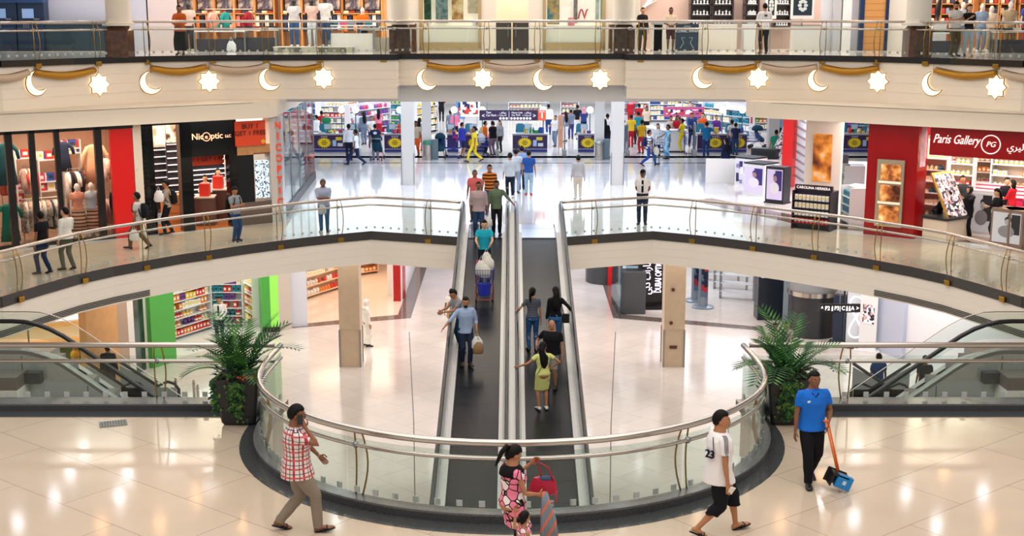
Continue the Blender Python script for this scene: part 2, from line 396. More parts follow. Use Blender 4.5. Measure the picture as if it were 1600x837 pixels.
# columns
for s in (-1, 1):
    m_ = MB(); x = s*5.5; m_.mat(0).b(x-.35, x+.35, 42.1, 42.8, -5, -.95); m_.mat(1)
    for dx in (-.35, .35):
        for dy in (42.1, 42.8): m_.box((x+dx, dy, -4.35), (.05, .05, 1.3))
    m_.mat(0).b(x-.36, x+.36, 42.09, 42.81, -3.7, -3.69)
    struct('column', m_, [M('column_stone', 'cdb79c', .35, var=.05, vscale=5), steel_d])
m_ = MB()
for x, z in ((5.42, -2.3), (5.38, -3.45)): m_.lathe([(.06, 0), (.06, .03), (.02, .04)], (x, 42.05, z), 12, 'y')
m_.b(5.35, 5.6, 42.06, 42.1, -4.35, -4.25)
struct('trim_column_fittings', m_, M('fitting_dark', '5a3326', .4))
for x, y, w_, h_ in ((-4.2, 51.4, .5, 3.8), (4.25, 51.4, .5, 3.8), (-4.05, 60.6, .42, 4.9), (4.15, 60.6, .42, 4.9), (12.35, 60.4, .5, 4.9)):
    m_ = MB(); m_.mat(0).b(x-w_/2, x+w_/2, y, y+w_, 0, h_); m_.mat(1)
    if y < 55:
        for dx in (-w_/2, w_/2): m_.box((x+dx, y, .65), (.03, .03, 1.3))
    struct('column', m_, [M('pale_column', 'd2d0cc', .3), steel_d])
# ---- upper gallery slab ----
uL = [(-19.5, 35.2)]+[(P(x, y, d=d).x, d) for x, y, d in ((0, 105, 37.5), (115, 101, 39.6), (230, 97, 41.5), (350, 95, 42.6), (480, 94, 43.1), (606, 93, 43.3))]
uC = [(-3.85, 43.3), (-3.85, 44.1), (3.85, 44.1), (3.85, 43.3)]
uR = [(-x, y) for x, y in uL][::-1]
up = MB(); up.prism(uL[:-1]+uC+uR[1:]+[(22, 35.2), (22, 54), (-22, 54), (-22, 35.2)], 5.40, 5.45)
struct('floor_upper', up, floor_c)
for nm, pth, zb in (('left', uL[:-1]+[uC[0]], 4.02), ('right', [uC[-1]]+uR[1:], 4.02), ('centre', uC, 4.42)):
    a_ = MB(); ribbon(a_, pth, 5.28, 5.47, -.07); struct('trim_gallery_band_'+nm, a_, blackst)
    a_ = MB(); ribbon(a_, pth, zb, 5.28, .25)
    for zz in (4.95, 4.65, 4.35):
        if zz > zb: ribbon(a_, pth, zz, zz+.008, -.012)
    ribbon(a_, pth, zb-.02, zb+.05, -.02)
    struct('trim_gallery_fascia_'+nm, a_, M('gallery_fascia', 'f4e9d9', .6))
a_ = MB()
for s in (-1, 1): a_.b(s*5.42-.035, s*5.42+.035, 43.55, 43.7, 4.3, 5.1)
struct('trim_fascia_slots', a_, M('slot_grey', '5d6063', .4))
cl = MB(); cl.b(-22, 22, 44.9, 61.2, 4.02, 5.28); struct('ceiling_mid', cl, white)
cl = MB(); cl.prism([(-22, 36), (-19.5, 36)]+[(x, y+.2) for x, y in uL[1:]]+[(-3.85, 44.9), (-22, 44.9)], 4.0, 5.3)
cl.prism([(22, 36), (19.5, 36)]+[(-x, y+.2) for x, y in uL[1:]]+[(3.85, 44.9), (22, 44.9)], 4.0, 5.3)
struct('ceiling_walkway', cl, white)
bh = MB(); bh.b(-9.5, 9.5, 44.7, 44.95, 3.8, 4.6)
for x in (-4.5, 0.55, 2.2): bh.b(x, x+.015, 44.69, 44.7, 3.8, 4.6)
struct('trim_white_bulkhead', bh, M('bulkhead_white', 'e6e6e6', .35))
# shop bulkheads at mid level, curved ends
for nm, s in (('left', -1), ('right', 1)):
    a_ = MB(); pth = [(s*18.5, 33.8), (s*14.8, 36.35), (s*8.3, 41.25), (s*7.85, 41.6), (s*7.7, 42.1), (s*7.75, 42.6), (s*8.25, 60)]
    if s == 1: pth = pth[:6]+[(s*8.4, 45.2), (s*16, 46)]
    ribbon(a_, pth if s == -1 else pth[::-1], 3.5, 4.02, .2)
    struct('trim_shop_bulkhead_'+nm, a_, cream)
for nm, s in (('left', -1), ('right', 1)):
    a_ = MB(); a_.prism([(s*18.5, 33.8), (s*14.8, 36.35), (s*8.3, 41.25), (s*7.7, 42.1), (s*7.9, 44.9), (s*20, 44.9), (s*20, 33.8)], 3.98, 4.015); struct('ceiling_shop_'+nm, a_, cream)
# ceilings over the atrium and top gallery with downlights
cl = MB(); cl.b(-22, -11, 2, 54, 12, 12.1); cl.b(11, 22, 2, 54, 12, 12.1); cl.b(-11, 11, 41, 54, 12, 12.1); cl.b(-11, 11, -4, 7, 12, 12.1)
struct('ceiling_atrium', cl, M('ceiling_warm', 'cdbfae', .7))
cl = MB(); cl.b(-22, 22, 38.6, 54, 9.6, 9.7); cl.b(-22, 22, 38.4, 38.6, 9.6, 12); struct('ceiling_gallery', cl, white)
dl = MB().lathe([(.19, .0), (.19, .03), (.22, .03), (.22, .0)], n=16); dl.mat(1).lathe([(.18, -.005), (.18, .01)], n=16)
dlw = dl.mesh('downlight', [steel_d, M('downlight_cool', 'f2f6ff', .5, emit=30)])
dlo = dl.mesh('downlight', [steel_d, M('downlight_warm', 'ffb878', .5, emit=20)])
k = 0
rr = random.Random(3)
for y in (39.6, 41.8, 44.2, 46.6):
    for i in range(14):
        x = (i-6.5)*2.45+rr.uniform(-.5, .5)
        o = link('downlight', dlw if rr.random() < .62 else dlo); o.location = (x, y+rr.uniform(-.4, .4), 9.57)
        tag(o, 'round recessed downlight in the gallery ceiling', 'ceiling light', 'downlights over the gallery')
for y in (43.4, 46.6):
    for x in (-7.8, -2.6, 2.6, 4.4, 7.6, 9.2):
        o = link('downlight', dlw); o.location = (x+rr.uniform(-.5, .5), y, -.985); o.scale = (.55, .55, 1)
        tag(o, 'small round downlight under the far balcony slab', 'ceiling light', 'downlights under the far balcony')
# walls closing the far ends
a_ = MB(); a_.b(-26, 26, 98, 98.2, 0, 6); struct('wall_supermarket_back', a_, white)
a_ = MB(); a_.b(-26, 26, 61.2, 98, -.02, 0); struct('floor_supermarket', a_, tilemat('supermarket_tiles', 'e4e0da', 'c9c5c0', (.8, .8), 0, .12))
a_ = MB(); a_.b(-26, 26, 61.2, 98, 5.2, 5.3); struct('ceiling_supermarket', a_, white)
a_ = MB(); a_.b(-26, -25.8, 61, 98, 0, 5.3); a_.b(25.8, 26, 61, 98, 0, 5.3); struct('wall_supermarket_side', a_, white)
a_ = MB(); a_.b(-24, 24, 66, 66.2, -5, -.95); struct('wall_lower_back', a_, cream)
a_ = MB(); a_.b(-24, 24, 50, 66, -1.0, -.95); struct('ceiling_lower', a_, white)
a_ = MB(); a_.b(-24.2, -24, 8, 66, -5, -.9); a_.b(24, 24.2, 8, 66, -5, -.9); struct('wall_lower_side', a_, cream)
a_ = MB(); a_.b(-24, -17.5, 21.9, 50, -.95, -.0); a_.b(17.5, 24, 21.9, 50, -.95, -.0); struct('floor_side', a_, wl)
# tall round gallery columns on marble plinths
for x, y in ((-12.35, 40.9), (-3.85, 44.9), (3.85, 44.9), (12.75, 40.9)):
    c = MB(); c.mat(0).lathe([(.5, .98), (.5, 1.06), (.42, 1.1), (.39, 1.16), (.38, 1.2), (.38, 4.2)], (x, y, 5.45), 28)
    c.mat(1).b(x-.36, x+.36, y-.36, y+.36, 5.45, 6.28)
    c.add([(x+sx*.36, y+sy*.36, 6.28) for sx, sy in ((-1, -1), (1, -1), (1, 1), (-1, 1))]+[(x+sx*.2, y+sy*.2, 6.5) for sx, sy in ((-1, -1), (1, -1), (1, 1), (-1, 1))], [(0, 1, 5, 4), (1, 2, 6, 5), (2, 3, 7, 6), (3, 0, 4, 7)])
    struct('column', c, [M('column_cream', 'e3ddd0', .5), brownm], smooth=35)
# ======================= BALUSTRADES =======================
def resample(path, step):
    pts = [V((a[0], a[1])) for a in path]; L = [0]
    for i in range(1, len(pts)): L.append(L[-1]+(pts[i]-pts[i-1]).length)
    n = max(1, round(L[-1]/step)); out = []
    for k in range(n+1):
        t = L[-1]*k/n; i = 1
        while i < len(L)-1 and L[i] < t: i += 1
        u = (t-L[i-1])/max(1e-9, L[i]-L[i-1]); out.append(pts[i-1].lerp(pts[i], u))
    return out
frost = M('frosted_square', 'b9c0c0', .6)
frost_d = M('frosted_square_grey', '8f989b', .6)
def balustrade(label, path, z, posts, ztop=1.1, zmid=.86, zg=.14, rt=.045, rm=.03, gl=None, panels=1.6, sq=.06, sqgap=.27, inward=1, bracket=True, off=0, side=1, ends=True, gtop=None):
    """path runs along the balcony edge; the void lies on side*left-normal"""
    pts = resample(path, .35); t = thing('balustrade', label, 'railing', (0, 0, 0))
    MB().tube([(p.x, p.y, z+ztop) for p in pts], rt, 10).build('top_rail', steel, t, smooth=True)
    MB().tube([(p.x, p.y, z+zmid) for p in pts], rm, 10).build('lower_rail', steel, t, smooth=True)
    fine = resample(path, panels); gtop = gtop or zmid+.1
    cum = 0
    for i in range(len(fine)-1):
        sub = [q for q in resample(path, .12)]
        n0 = round(len(sub)*i/(len(fine)-1)); n1 = min(len(sub)-1, round(len(sub)*(i+1)/(len(fine)-1)))
        seg = sub[n0:n1+1]
        if len(seg) < 2: continue
        g = MB()
        for a, b in zip(seg[:-1], seg[1:]):
            if b is seg[-1]: b = a.lerp(b, .93)
            dr = (b-a).normalized(); nn = V((-dr.y, dr.x))*.006
            vs = []
            for q in (a-nn, b-nn, b+nn, a+nn): vs.append((q.x, q.y, z+zg))
            for q in (a-nn, b-nn, b+nn, a+nn): vs.append((q.x, q.y, z+gtop))
            g.mat(0).add(vs, [(0, 1, 5, 4), (2, 3, 7, 6)])
        g.mat(1); L = sum((b-a).length for a, b in zip(seg[:-1], seg[1:])); ns = int(L/sqgap)
        ss = resample([(q.x, q.y) for q in seg], L/max(1, ns))
        for a, b in zip(ss[:-1], ss[1:]):
            m_ = (a+b)/2; dr = (b-a).normalized(); rz = atan2(dr.y, dr.x)
            g.box((m_.x, m_.y, z+zg+.1), (sq, .018, sq), rz)
        g.build('glass_panel', [gl or glass, frost], t)
    for (x, y) in posts:
        q = V((x, y)); j = min(range(len(pts)), key=lambda i: (pts[i]-q).length)
        dr = (pts[min(j+1, len(pts)-1)]-pts[max(0, j-1)]).normalized(); nn = V((-dr.y, dr.x))*side; q = pts[j]
        po = MB()
        for s in (-1, 1):
            arc = []
            for k in range(9):
                u = k/8; bow = .05+.09*sin(pi*u)
                arc.append((q.x+nn.x*bow+dr.x*s*(.05+.05*sin(pi*u*.9+.2)), q.y+nn.y*bow+dr.y*s*(.05+.05*sin(pi*u*.9+.2)), z+ztop-.02-(ztop+(.1 if bracket else -zg))*u))
            po.tube(arc, .013, 6)
        ob = po.build('post', brass, t, smooth=True)
        if bracket:
            MB().box((q.x+nn.x*.1, q.y+nn.y*.1, z-.17), (.2, .12, .14), atan2(dr.y, dr.x)).build('bracket', brass, ob, bevel=.01)
        MB().ell((q.x, q.y, z+zmid), .05, n=10, m=6).build('clamp', steel_d, ob, smooth=True)
    if ends:
        for q in (pts[0], pts[-1]): MB().ell((q.x, q.y, z+zmid), .055, n=10, m=6).build('end_knob', steel_d, t, smooth=True)
    return t
def ex(px, py): q = P(px, py, 0); return (q.x, q.y)
rp = [(x, y+.1) for x, y in eL]
balustrade('long curved glass and steel balustrade along the far walkway by the clothes shop', [rp[0]]+rp[1:-1]+[(rp[-1][0]-.05, rp[-1][1])], 0, [ex(28, 458), ex(123, 430), ex(228, 409), ex(328, 393), ex(428, 378), ex(525, 367), ex(667, 368)], zg=.04, side=-1)
rq = [(-x, y) for x, y in rp][::-1]
balustrade('long curved glass and steel balustrade along the far walkway by the red perfume shop', rq, 0, [(-ex(x, y)[0], ex(x, y)[1]) for x, y in ((28, 458), (123, 430), (228, 409), (328, 393), (428, 378), (525, 367), (667, 368))], zg=.04, side=-1)
rn = oval(4.12, 3.85)
balustrade('curved glass and steel balustrade bulging around the near end of the well', rn, 0, [rn[17], rn[36], rn[6], rn[46]], ztop=1.12, zmid=.9, zg=.14, rt=.05, rm=.032, bracket=False, side=1, gl=glass_t, panels=2.7, sq=.085, sqgap=.30, ends=False)
for s, w_ in ((-1, 'beside the descending escalator under the clothes shop'), (1, 'beside the descending escalator near the blue polo man')):
    pth = [(s*18, 21.78), (s*4.17, 21.78)] if s < 0 else [(s*4.17, 21.78), (s*18, 21.75)]
    balustrade('straight steel topped glass parapet '+w_, pth, 0, [(s*8.35, 21.75), (s*6.3, 21.75), (s*11.8, 21.75)][1:] if s < 0 else [(s*6.0, 21.75), (s*10.9, 21.75)], ztop=1.12, zmid=.83, zg=.12, rt=.05, rm=.035, bracket=False, gl=glass, panels=2.4, sq=.09, sqgap=.34, side=1, ends=False)
ug = [(x, y+.12) for x, y in uL[:-1]]+[(-3.95, 43.42)]
pu = lambda px: min([(x, y) for x, y in [(V(a).lerp(V(b), u).x, V(a).lerp(V(b), u).y) for a, b in zip(ug[:-1], ug[1:]) for u in [i/30 for i in range(30)]]], key=lambda q: abs(800+2000*q[0]/(q[1]*cos(PIT)+1.3*sin(PIT))-px))
lp = [pu(x) for x in (54, 155, 232, 327, 417, 507, 594)]
balustrade('upper gallery balustrade in front of the cash machines and clothes store', ug, 5.45, lp, zg=.04, side=-1, sq=.075, sqgap=.24)
balustrade('upper gallery balustrade in front of the jewellery and denim stores', [(-x, y) for x, y in ug][::-1], 5.45, [(-pu(1600-x)[0], pu(1600-x)[1]) for x in (1008, 1096, 1185, 1280, 1375, 1455, 1556)], zg=.04, side=-1, sq=.075, sqgap=.24)
uc = [(-3.92, 43.5), (-3.92, 44.22), (3.92, 44.22), (3.92, 43.5)]
balustrade('short projecting gallery balustrade in the middle between two round columns', uc, 5.45, [(x, 44.22) for x in (-2.9, -1.0, 1.0, 2.9)], zg=.04, side=-1, sq=.075, sqgap=.24)
# ======================= MOVING WALKWAYS =======================
SL = tan(R(12)); Y0 = 39.05
beltm = pat('pallet_grooves', 'stripes', ['24282d', '3b4046'], (1, 1, 1), .35)
def belt_material():
    m = bpy.data.materials.new('grooved_pallets'); m.use_nodes = True; nt = m.node_tree; b = nt.nodes['Principled BSDF']; N = nt.nodes.new; L = nt.links.new
    tc = N('ShaderNodeTexCoord'); s = N('ShaderNodeSeparateXYZ'); L(tc.outputs['Object'], s.inputs[0])
    def saw(sock, sc_, duty):
        a = N('ShaderNodeMath'); a.operation = 'MULTIPLY'; a.inputs[1].default_value = sc_; L(sock, a.inputs[0])
        f = N('ShaderNodeMath'); f.operation = 'FRACT'; L(a.outputs[0], f.inputs[0])
        t = N('ShaderNodeMath'); t.operation = 'LESS_THAN'; t.inputs[1].default_value = duty; L(f.outputs[0], t.inputs[0]); return t.outputs[0]
    a1 = saw(s.outputs[0], 40, .5); a2 = saw(s.outputs[1], 1/.8, .05)
    x = N('ShaderNodeMix'); x.data_type = 'RGBA'; L(a1, x.inputs[0]); x.inputs[6].default_value = lin('343940')+(1,); x.inputs[7].default_value = lin('1a1d21')+(1,)
    x2 = N('ShaderNodeMix'); x2.data_type = 'RGBA'; L(a2, x2.inputs[0]); L(x.outputs[2], x2.inputs[6]); x2.inputs[7].default_value = lin('0c0d10')+(1,)
    L(x2.outputs[2], b.inputs['Base Color']); b.inputs['Metallic'].default_value = .5; b.inputs['Roughness'].default_value = .27
    bp = N('ShaderNodeBump'); bp.inputs['Strength'].default_value = .4; bp.inputs['Distance'].default_value = .01; L(a1, bp.inputs['Height']); L(bp.outputs[0], b.inputs['Normal']); return m
beltm = belt_material()
panel_w = M('walkway_side_panel', 'e6e6e4', .28, .1); panel_g = M('walkway_glass_panel', 'dcdedd', .15, .1)
def zb(y): return -SL*(Y0-y) if y < Y0 else 0.
def travelator(s, label):
    t = thing('moving_walkway', label, 'moving walkway', (0, 0, 0))
    x0, x1 = sorted((s*.30, s*1.36)); ya, yb = 15.6, Y0
    def slope(mb, xa, xb, za, zc, y0=ya, y1=yb):
        xa, xb = sorted((xa, xb))
        v = [(xa, y0, zb(y0)+za), (xb, y0, zb(y0)+za), (xb, y1, zb(y1)+za), (xa, y1, zb(y1)+za)]+[(xa, y0, zb(y0)+zc), (xb, y0, zb(y0)+zc), (xb, y1, zb(y1)+zc), (xa, y1, zb(y1)+zc)]
        mb.add(v, [(3, 2, 1, 0), (4, 5, 6, 7), (0, 1, 5, 4), (1, 2, 6, 5), (2, 3, 7, 6), (3, 0, 4, 7)]); return mb
    slope(MB(), x0, x1, -.08, 0).build('pallet_belt', beltm, t)
    c = MB(); c.mat(0).b(x0-.05*(s < 0), x1+.05*(s > 0), Y0, 40.75, -.2, .004); c.mat(1)
    for i in range(26): c.b(x0+.02+i*.04, x0+.035+i*.04, Y0-.12, Y0+.02, -.04, .006)
    c.mat(0).b(x0, x1, 40.78, 41.6, -.2, .004)
    c.build('comb_plate', [M('landing_steel', 'a7b3bb', .22, .9), black], t)
    slope(MB(), s*.24, s*1.56, -.95, -.12).build('truss_casing', M('truss_cladding', 'c8c4be', .4), t)
    for side, xi, xo, xr in (('inner', s*.30, s*.20, s*.115), ('outer', s*1.36, s*1.47, s*1.55)):
        sk = MB(); slope(sk, xi, xi+(xo-xi)*.25, -.08, .16); slope(sk, xi, xo+(xr-xo)*.3, .10, .17); slope(sk, xi, xo, .0, .17, Y0, 40.6)
        sk.build('skirt_deck', panel_w, t)
        bp_ = MB(); slope(bp_, xo, xo+(xr-xo)*.35, .16, .86, ya, 40.2)
        bp_.build('balustrade_panel', panel_g, t)
        dk_ = MB(); slope(dk_, xo-(xr-xo)*.1, xr, .84, .89, ya, 40.2); dk_.build('upper_deck', steel_d, t)
        ob = MB(); slope(ob, xr-(xr-xo)*.1, xr+(xr-xo)*.15, -.9, .86, ya, 40.2)
        if side == 'outer': ob.build('outer_cladding', M('outer_cladding', 'b9b9b7', .3), t)
        pts = [(xr, y, zb(y)+.95) for y in [ya+i*(Y0-.3-ya)/30 for i in range(31)]]+[(xr, Y0, .95), (xr, 40.2, .95)]+[(xr, 40.2+.3*sin(a), .65+.3*cos(a)) for a in [pi*k/8 for k in range(1, 9)]]
        MB().tube(pts, .042, 8).build('handrail', M('handrail_dark', '1b1e26', .22), t, smooth=True)
    return t
travelator(-1, 'moving walkway carrying the man with the loaded trolley down')
travelator(1, 'moving walkway carrying the woman in the yellow dress up')
cf = MB(); cf.b(-.1, .1, 39, 40.9, .0, .14); cf.b(-TW, -1.42, 39, 41.6, -.9, .0); cf.b(1.42, TW, 39, 41.6, -.9, 0); cf.b(-TW, TW, 39.2, 41.6, -.95, -.22); cf.b(-.3, .3, 39, 41.6, -.2, .002)
cf.b(-1.42, 1.42, 41.4, 41.6, -.3, -.001)
struct('trim_walkway_landing', cf, steel_d)
pk = MB()
for y0 in range(16, 39):
    for s in (-1, 1): pk.box((s*.06, y0, zb(y0)+.86), (.07, .97, .03), M=Matrix.Rotation(math.atan(SL), 3, 'X'))
cv = MB(); cv.add([(-.09, 15.6, zb(15.6)+.8), (.09, 15.6, zb(15.6)+.8), (.09, 39, .8), (-.09, 39, .8)]+[(-.09, 15.6, zb(15.6)-.3), (.09, 15.6, zb(15.6)-.3), (.09, 39, -.3), (-.09, 39, -.3)], [(0, 1, 2, 3), (7, 6, 5, 4), (0, 4, 5, 1), (3, 2, 6, 7)])
struct('trim_walkway_divider', cv, M('divider_white', 'd9d9d6', .35))
# ======================= ESCALATORS =======================
ESL = tan(R(36))
def escalator(s, label):
    """s=-1: top landing at x=-12.1 side, descending towards the middle"""
    t = thing('escalator', label, 'escalator', (0, 0, 0))
    X = lambda u: s*(9.15-u)        # u = distance travelled down from the landing edge
    yn, yf = 24.2, 25.0; L = 5.0/ESL
    def prof(u): return 0. if u < 0 else (-ESL*u if u < L else -5.0)
    us = [-3.2, -.6, 0, .3]+[.3+i*(L-.3)/10 for i in range(1, 11)]+[L+.6, L+1.4]
    def sm(u):   # smoothed profile
        return sum(prof(u+k*.15) for k in (-3, -2, -1, 0, 1, 2, 3))/7
    grid = [-3.2+i*.12 for i in range(int((L+4.6)/.12))]
    def strip(mb, y0, y1, za, zc):
        for a, b in zip(grid[:-1], grid[1:]):
            v = [(X(u), y, sm(u)+z) for u, y, z in ((a, y0, za), (b, y0, za), (b, y1, za), (a, y1, za), (a, y0, zc), (b, y0, zc), (b, y1, zc), (a, y1, zc))]
            f = [(3, 2, 1, 0), (4, 5, 6, 7), (0, 1, 5, 4), (2, 3, 7, 6)]
            mb.add(v, f)
        return mb
    for y in (yn, yf):
        strip(MB(), y-.09, y+.09, .3 if y == yn else .05, .40 if y == yn else .12).build('deck', steel_d, t)
        strip(MB(), y-.003, y+.003, .40, .93).build('glass_balustrade', glassmat('escalator_glass', 'f4f9f7', .12), t)
        pts = [(X(u), y, sm(u)+.96) for u in grid[::2]]
        a0, b0 = pts[0], pts[-1]
        pts = [(a0[0]-(-s)*.32*sin(a), y, a0[2]-.32+.32*cos(a)) for a in [pi*k/6 for k in range(6, 0, -1)]]+pts+[(b0[0]+(-s)*.32*sin(a), y, b0[2]-.32+.32*cos(a)) for a in [pi*k/6 for k in range(1, 7)]]
        MB().tube(pts, .045 if y == yn else .011, 6).build('handrail', MC['handrail_dark'] if y == yn else steel, t, smooth=True)
    st_ = MB(); n = int(L/.4)
    for i in range(n):
        u = i*.4; st_.mat(0).b(min(X(u), X(u+.42)), max(X(u), X(u+.42)), yn+.1, yf-.1, -ESL*u-.45, -ESL*u-.02)
    st_.build('steps', M('step_metal', '5c6064', .3, .7), t)
    strip(MB(), yn-.1, yn-.06, -1.6, .32).build('side_cladding', M('polished_cladding', 'b4bbb9', .12, .45), t)
    strip(MB(), yf+.06, yf+.1, -1.2, .1).build('far_cladding', MC['polished_cladding'], t)
    sm_ = MB()
    for k in range(5): u = -.4+k*1.25; sm_.b(X(u)-.006, X(u)+.006, yn-.108, yn-.1, sm(u)-1.5, sm(u)+.3)
    sm_.build('cladding_seam', M('seam_dark', '3f4543', .4), t)
    strip(MB(), yn, yf, -1.1, -.5).build('truss', M('truss_grey', '8e9290', .35), t)
    la = MB(); la.b(min(X(-4.5), X(0)), max(X(-4.5), X(0)), yn-.3, yf+.4, -.22, .0); la.build('landing_plate', M('landing_dark', '55585a', .25, .5), t)
    return t
escalator(-1, 'glass sided escalator descending below the clothes shop behind the parapet')
escalator(1, 'glass sided escalator descending past the white wall near the blue shirted man')
for s, nm in ((-1, 'left'), (1, 'right')):
    a_ = MB(); xs = sorted((s*9.45, s*20)); a_.mat(0).b(xs[0], xs[1], 23.5, 25.9, -.9, -.23); a_.mat(1).b(xs[0], xs[1], 23.5, 25.9, -.23, .02)
    a_.mat(0).b(*sorted((s*12.5, s*20)), 21.9, 23.5, -.9, .0)
    struct('trim_escalator_landing_'+nm, a_, [white, M('landing_stone', '77706a', .2)])
# small end newels of the neighbouring escalators and bollards on the lower level
def newel(p, s, label):
    t = thing('escalator_newel', label, 'escalator')
    pts = [(p.x-s*1.6, p.y, -5+1.6), (p.x-s*.5, p.y, -4.15), (p.x-s*.2, p.y, -4.02), (p.x, p.y, -4.08), (p.x+s*.12, p.y, -4.25), (p.x+s*.12, p.y, -5.0)]
    MB().tube(pts, .05, 8).build('handrail', MC['handrail_dark'], t, smooth=True)
    MB().plate([(p.x-s*1.6, -3.5), (p.x-s*.4, -4.2), (p.x+s*.05, -4.2), (p.x+s*.05, -5), (p.x-s*1.6, -5)], p.y-.02, p.y+.02).build('end_panel', steel_d, t)
newel(P(222, 645, -5), 1, 'dark handrail end of an escalator beside the parapet in front of the dark-clothed walker')
newel(P(275, 645, -5), 1, 'dark handrail end of an escalator between the steel bollards')
newel(P(1334, 648, -5), -1, 'dark handrail end of an escalator beside the blue shirted man on the lower level')
newel(P(1412, 648, -5), 1, 'dark handrail end of an escalator below the descending glass sided escalator')
for i, px in enumerate((247, 277, 305, 311)):
    p = P(px, 638+(i > 1)*4+(i == 3)*8, -5)
    b_ = MB().lathe([(.09, 0), (.09, .02), (.045, .03), (.045, .86), (.06, .87), (.06, .9), (.03, .92), (.05, .97), (.0, 1.0)], (0, 0, 0), 12)
    o = b_.build('bollard', steel, smooth=40); o.location = p
    tag(o, 'slim steel bollard with a round knob on the lower floor', 'bollard', 'steel bollards by the escalator foot')
# ======================= PLANTERS =======================
leafm = pat('palm_leaf', 'noise', ['123418', '235629', '4c8534'], 3, .45)
leafd = pat('ivy_leaf', 'noise', ['0f2c17', '24572b', '6b8f3a'], 9, .45)
pot_m = M('planter_black', '1d2024', .3)
def leaf(mb, p, d, n, L, w):
    d = d.normalized(); sd = d.cross(n)
    if sd.length < 1e-4: sd = V((1, 0, 0))
    sd.normalize(); q = [p, p+d*L*.35+sd*w, p+d*L, p+d*L*.35-sd*w, p+d*L*.4+n*w*.25]
    mb.add(q, [(0, 1, 4), (1, 2, 4), (2, 3, 4), (3, 0, 4)])
def planter(loc, label, seed, lean, flower):
    rd = random.Random(seed); t = thing('potted_palm', label, 'potted plant', loc)
    pb = MB(); a, b2 = .29, .38; h = .82; bev = .04
    def sq(r, z): return [(x*r-math.copysign(bev, x)*(k), y*r-math.copysign(bev, y)*(1-k), z) for x, y, k in ((-1, -1, 1), (1, -1, 1), (1, -1, 0), (1, 1, 0), (1, 1, 1), (-1, 1, 1), (-1, 1, 0), (-1, -1, 0))]
    vs = []
    for r, z in ((a-.03, 0), (a, .05), (b2, h), (b2-.03, h), (b2-.05, h-.06)): vs += sq(r, z)
    fs = [tuple(range(8))[::-1], tuple(range(32, 40))]
    for i in range(4):
        for k in range(8): fs.append((i*8+k, i*8+(k+1) % 8, (i+1)*8+(k+1) % 8, (i+1)*8+k))
    pb.add(vs, fs); pb.build('planter_box', pot_m, t)
    MB().box((0, 0, h-.05), (.6, .6, .02)).build('soil', M('soil', '2a1f17', .9), t)
    for i in range(15):
        az = 2*pi*i/15+rd.uniform(-.3, .3); L = rd.uniform(.85, 1.35); el = rd.uniform(.55, 1.25) if i % 3 else rd.uniform(1.1, 1.45)
        fr = MB(); pts = []; p = V((rd.uniform(-.1, .1), rd.uniform(-.1, .1), h-.1)); d = V((cos(az)*cos(el), sin(az)*cos(el)*.8, sin(el)))
        n = 18; stp = L/n
        for k in range(n+1):
            pts.append(p.copy()); p = p+d*stp; d = (d+V((cos(az)*.01, sin(az)*.01, -.055-.01*k*.5*cos(el)))).normalized()
        fr.tube(pts, [.012*(1-k/n*.8) for k in range(n+1)], 5)
        for k in range(4, n+1):
            dd = (pts[k]-pts[k-1]).normalized(); sd = dd.cross(V((0, 0, 1)))
            if sd.length < .05: sd = V((sin(az), -cos(az), 0))
            sd.normalize(); up = sd.cross(dd); ll = .30*sin(pi*min(1, (k-2)/(n-1.)))**.6+.06
            for s in (-1, 1):
                for off in (0,):
                    leaf(fr, pts[k]-dd*stp*off, (sd*s+dd*.75+up*.2+V((0, 0, -.15))), up, ll*rd.uniform(.85, 1.1), .02)
        fr.build('frond', leafm, t)
    bu = MB()
    for i in range(170):
        az = rd.uniform(0, 2*pi); r = rd.uniform(.1, .42); z = h+rd.uniform(-.04, .3)*(1-r)
        leaf(bu, V((cos(az)*r, sin(az)*r, z)), V((cos(az), sin(az), rd.uniform(-.4, .9))), V((-cos(az)*.3, -sin(az)*.3, 1)), rd.uniform(.1, .2), rd.uniform(.025, .05))
    bu.build('undergrowth', leafd, t)
    iv = MB()
    for cx, wd, ln in ((0, .13, .78), (-.36, .07, .62)) if lean < 0 else ((.0, .16, .76), (-.05, .12, .7)):
        for i in range(230):
            z = h-rd.uniform(0, 1)*ln*rd.uniform(.6, 1); x = cx+rd.gauss(0, wd*.5); yy = -(a+(b2-a)*z/h)-rd.uniform(.01, .06)
            if cx < -.2: yy = rd.uniform(-.36, -.1)
            leaf(iv, V((x, yy, z)), V((rd.uniform(-1, 1), -.5, rd.uniform(-1.4, .1))), V((0, -1, .3)), rd.uniform(.05, .085), rd.uniform(.018, .03))
    iv.build('trailing_ivy', leafd, t)
    if flower:
        fw = MB()
        for i in range(14): fw.ell((.18+rd.gauss(0, .07), -.34+rd.gauss(0, .03), h+.03+rd.gauss(0, .03)), .022, n=6, m=4)
        fw.build('orange_blossom', M('blossom', 'd4572f', .6), t)
    return t
planter((-4.62, 20.97, 0), 'tall palm with trailing ivy and orange blossoms in a tapered black planter', 5, -1, True)
planter((4.66, 20.97, 0), 'tall palm with trailing ivy in a black planter behind the blue polo man', 9, 1, False)
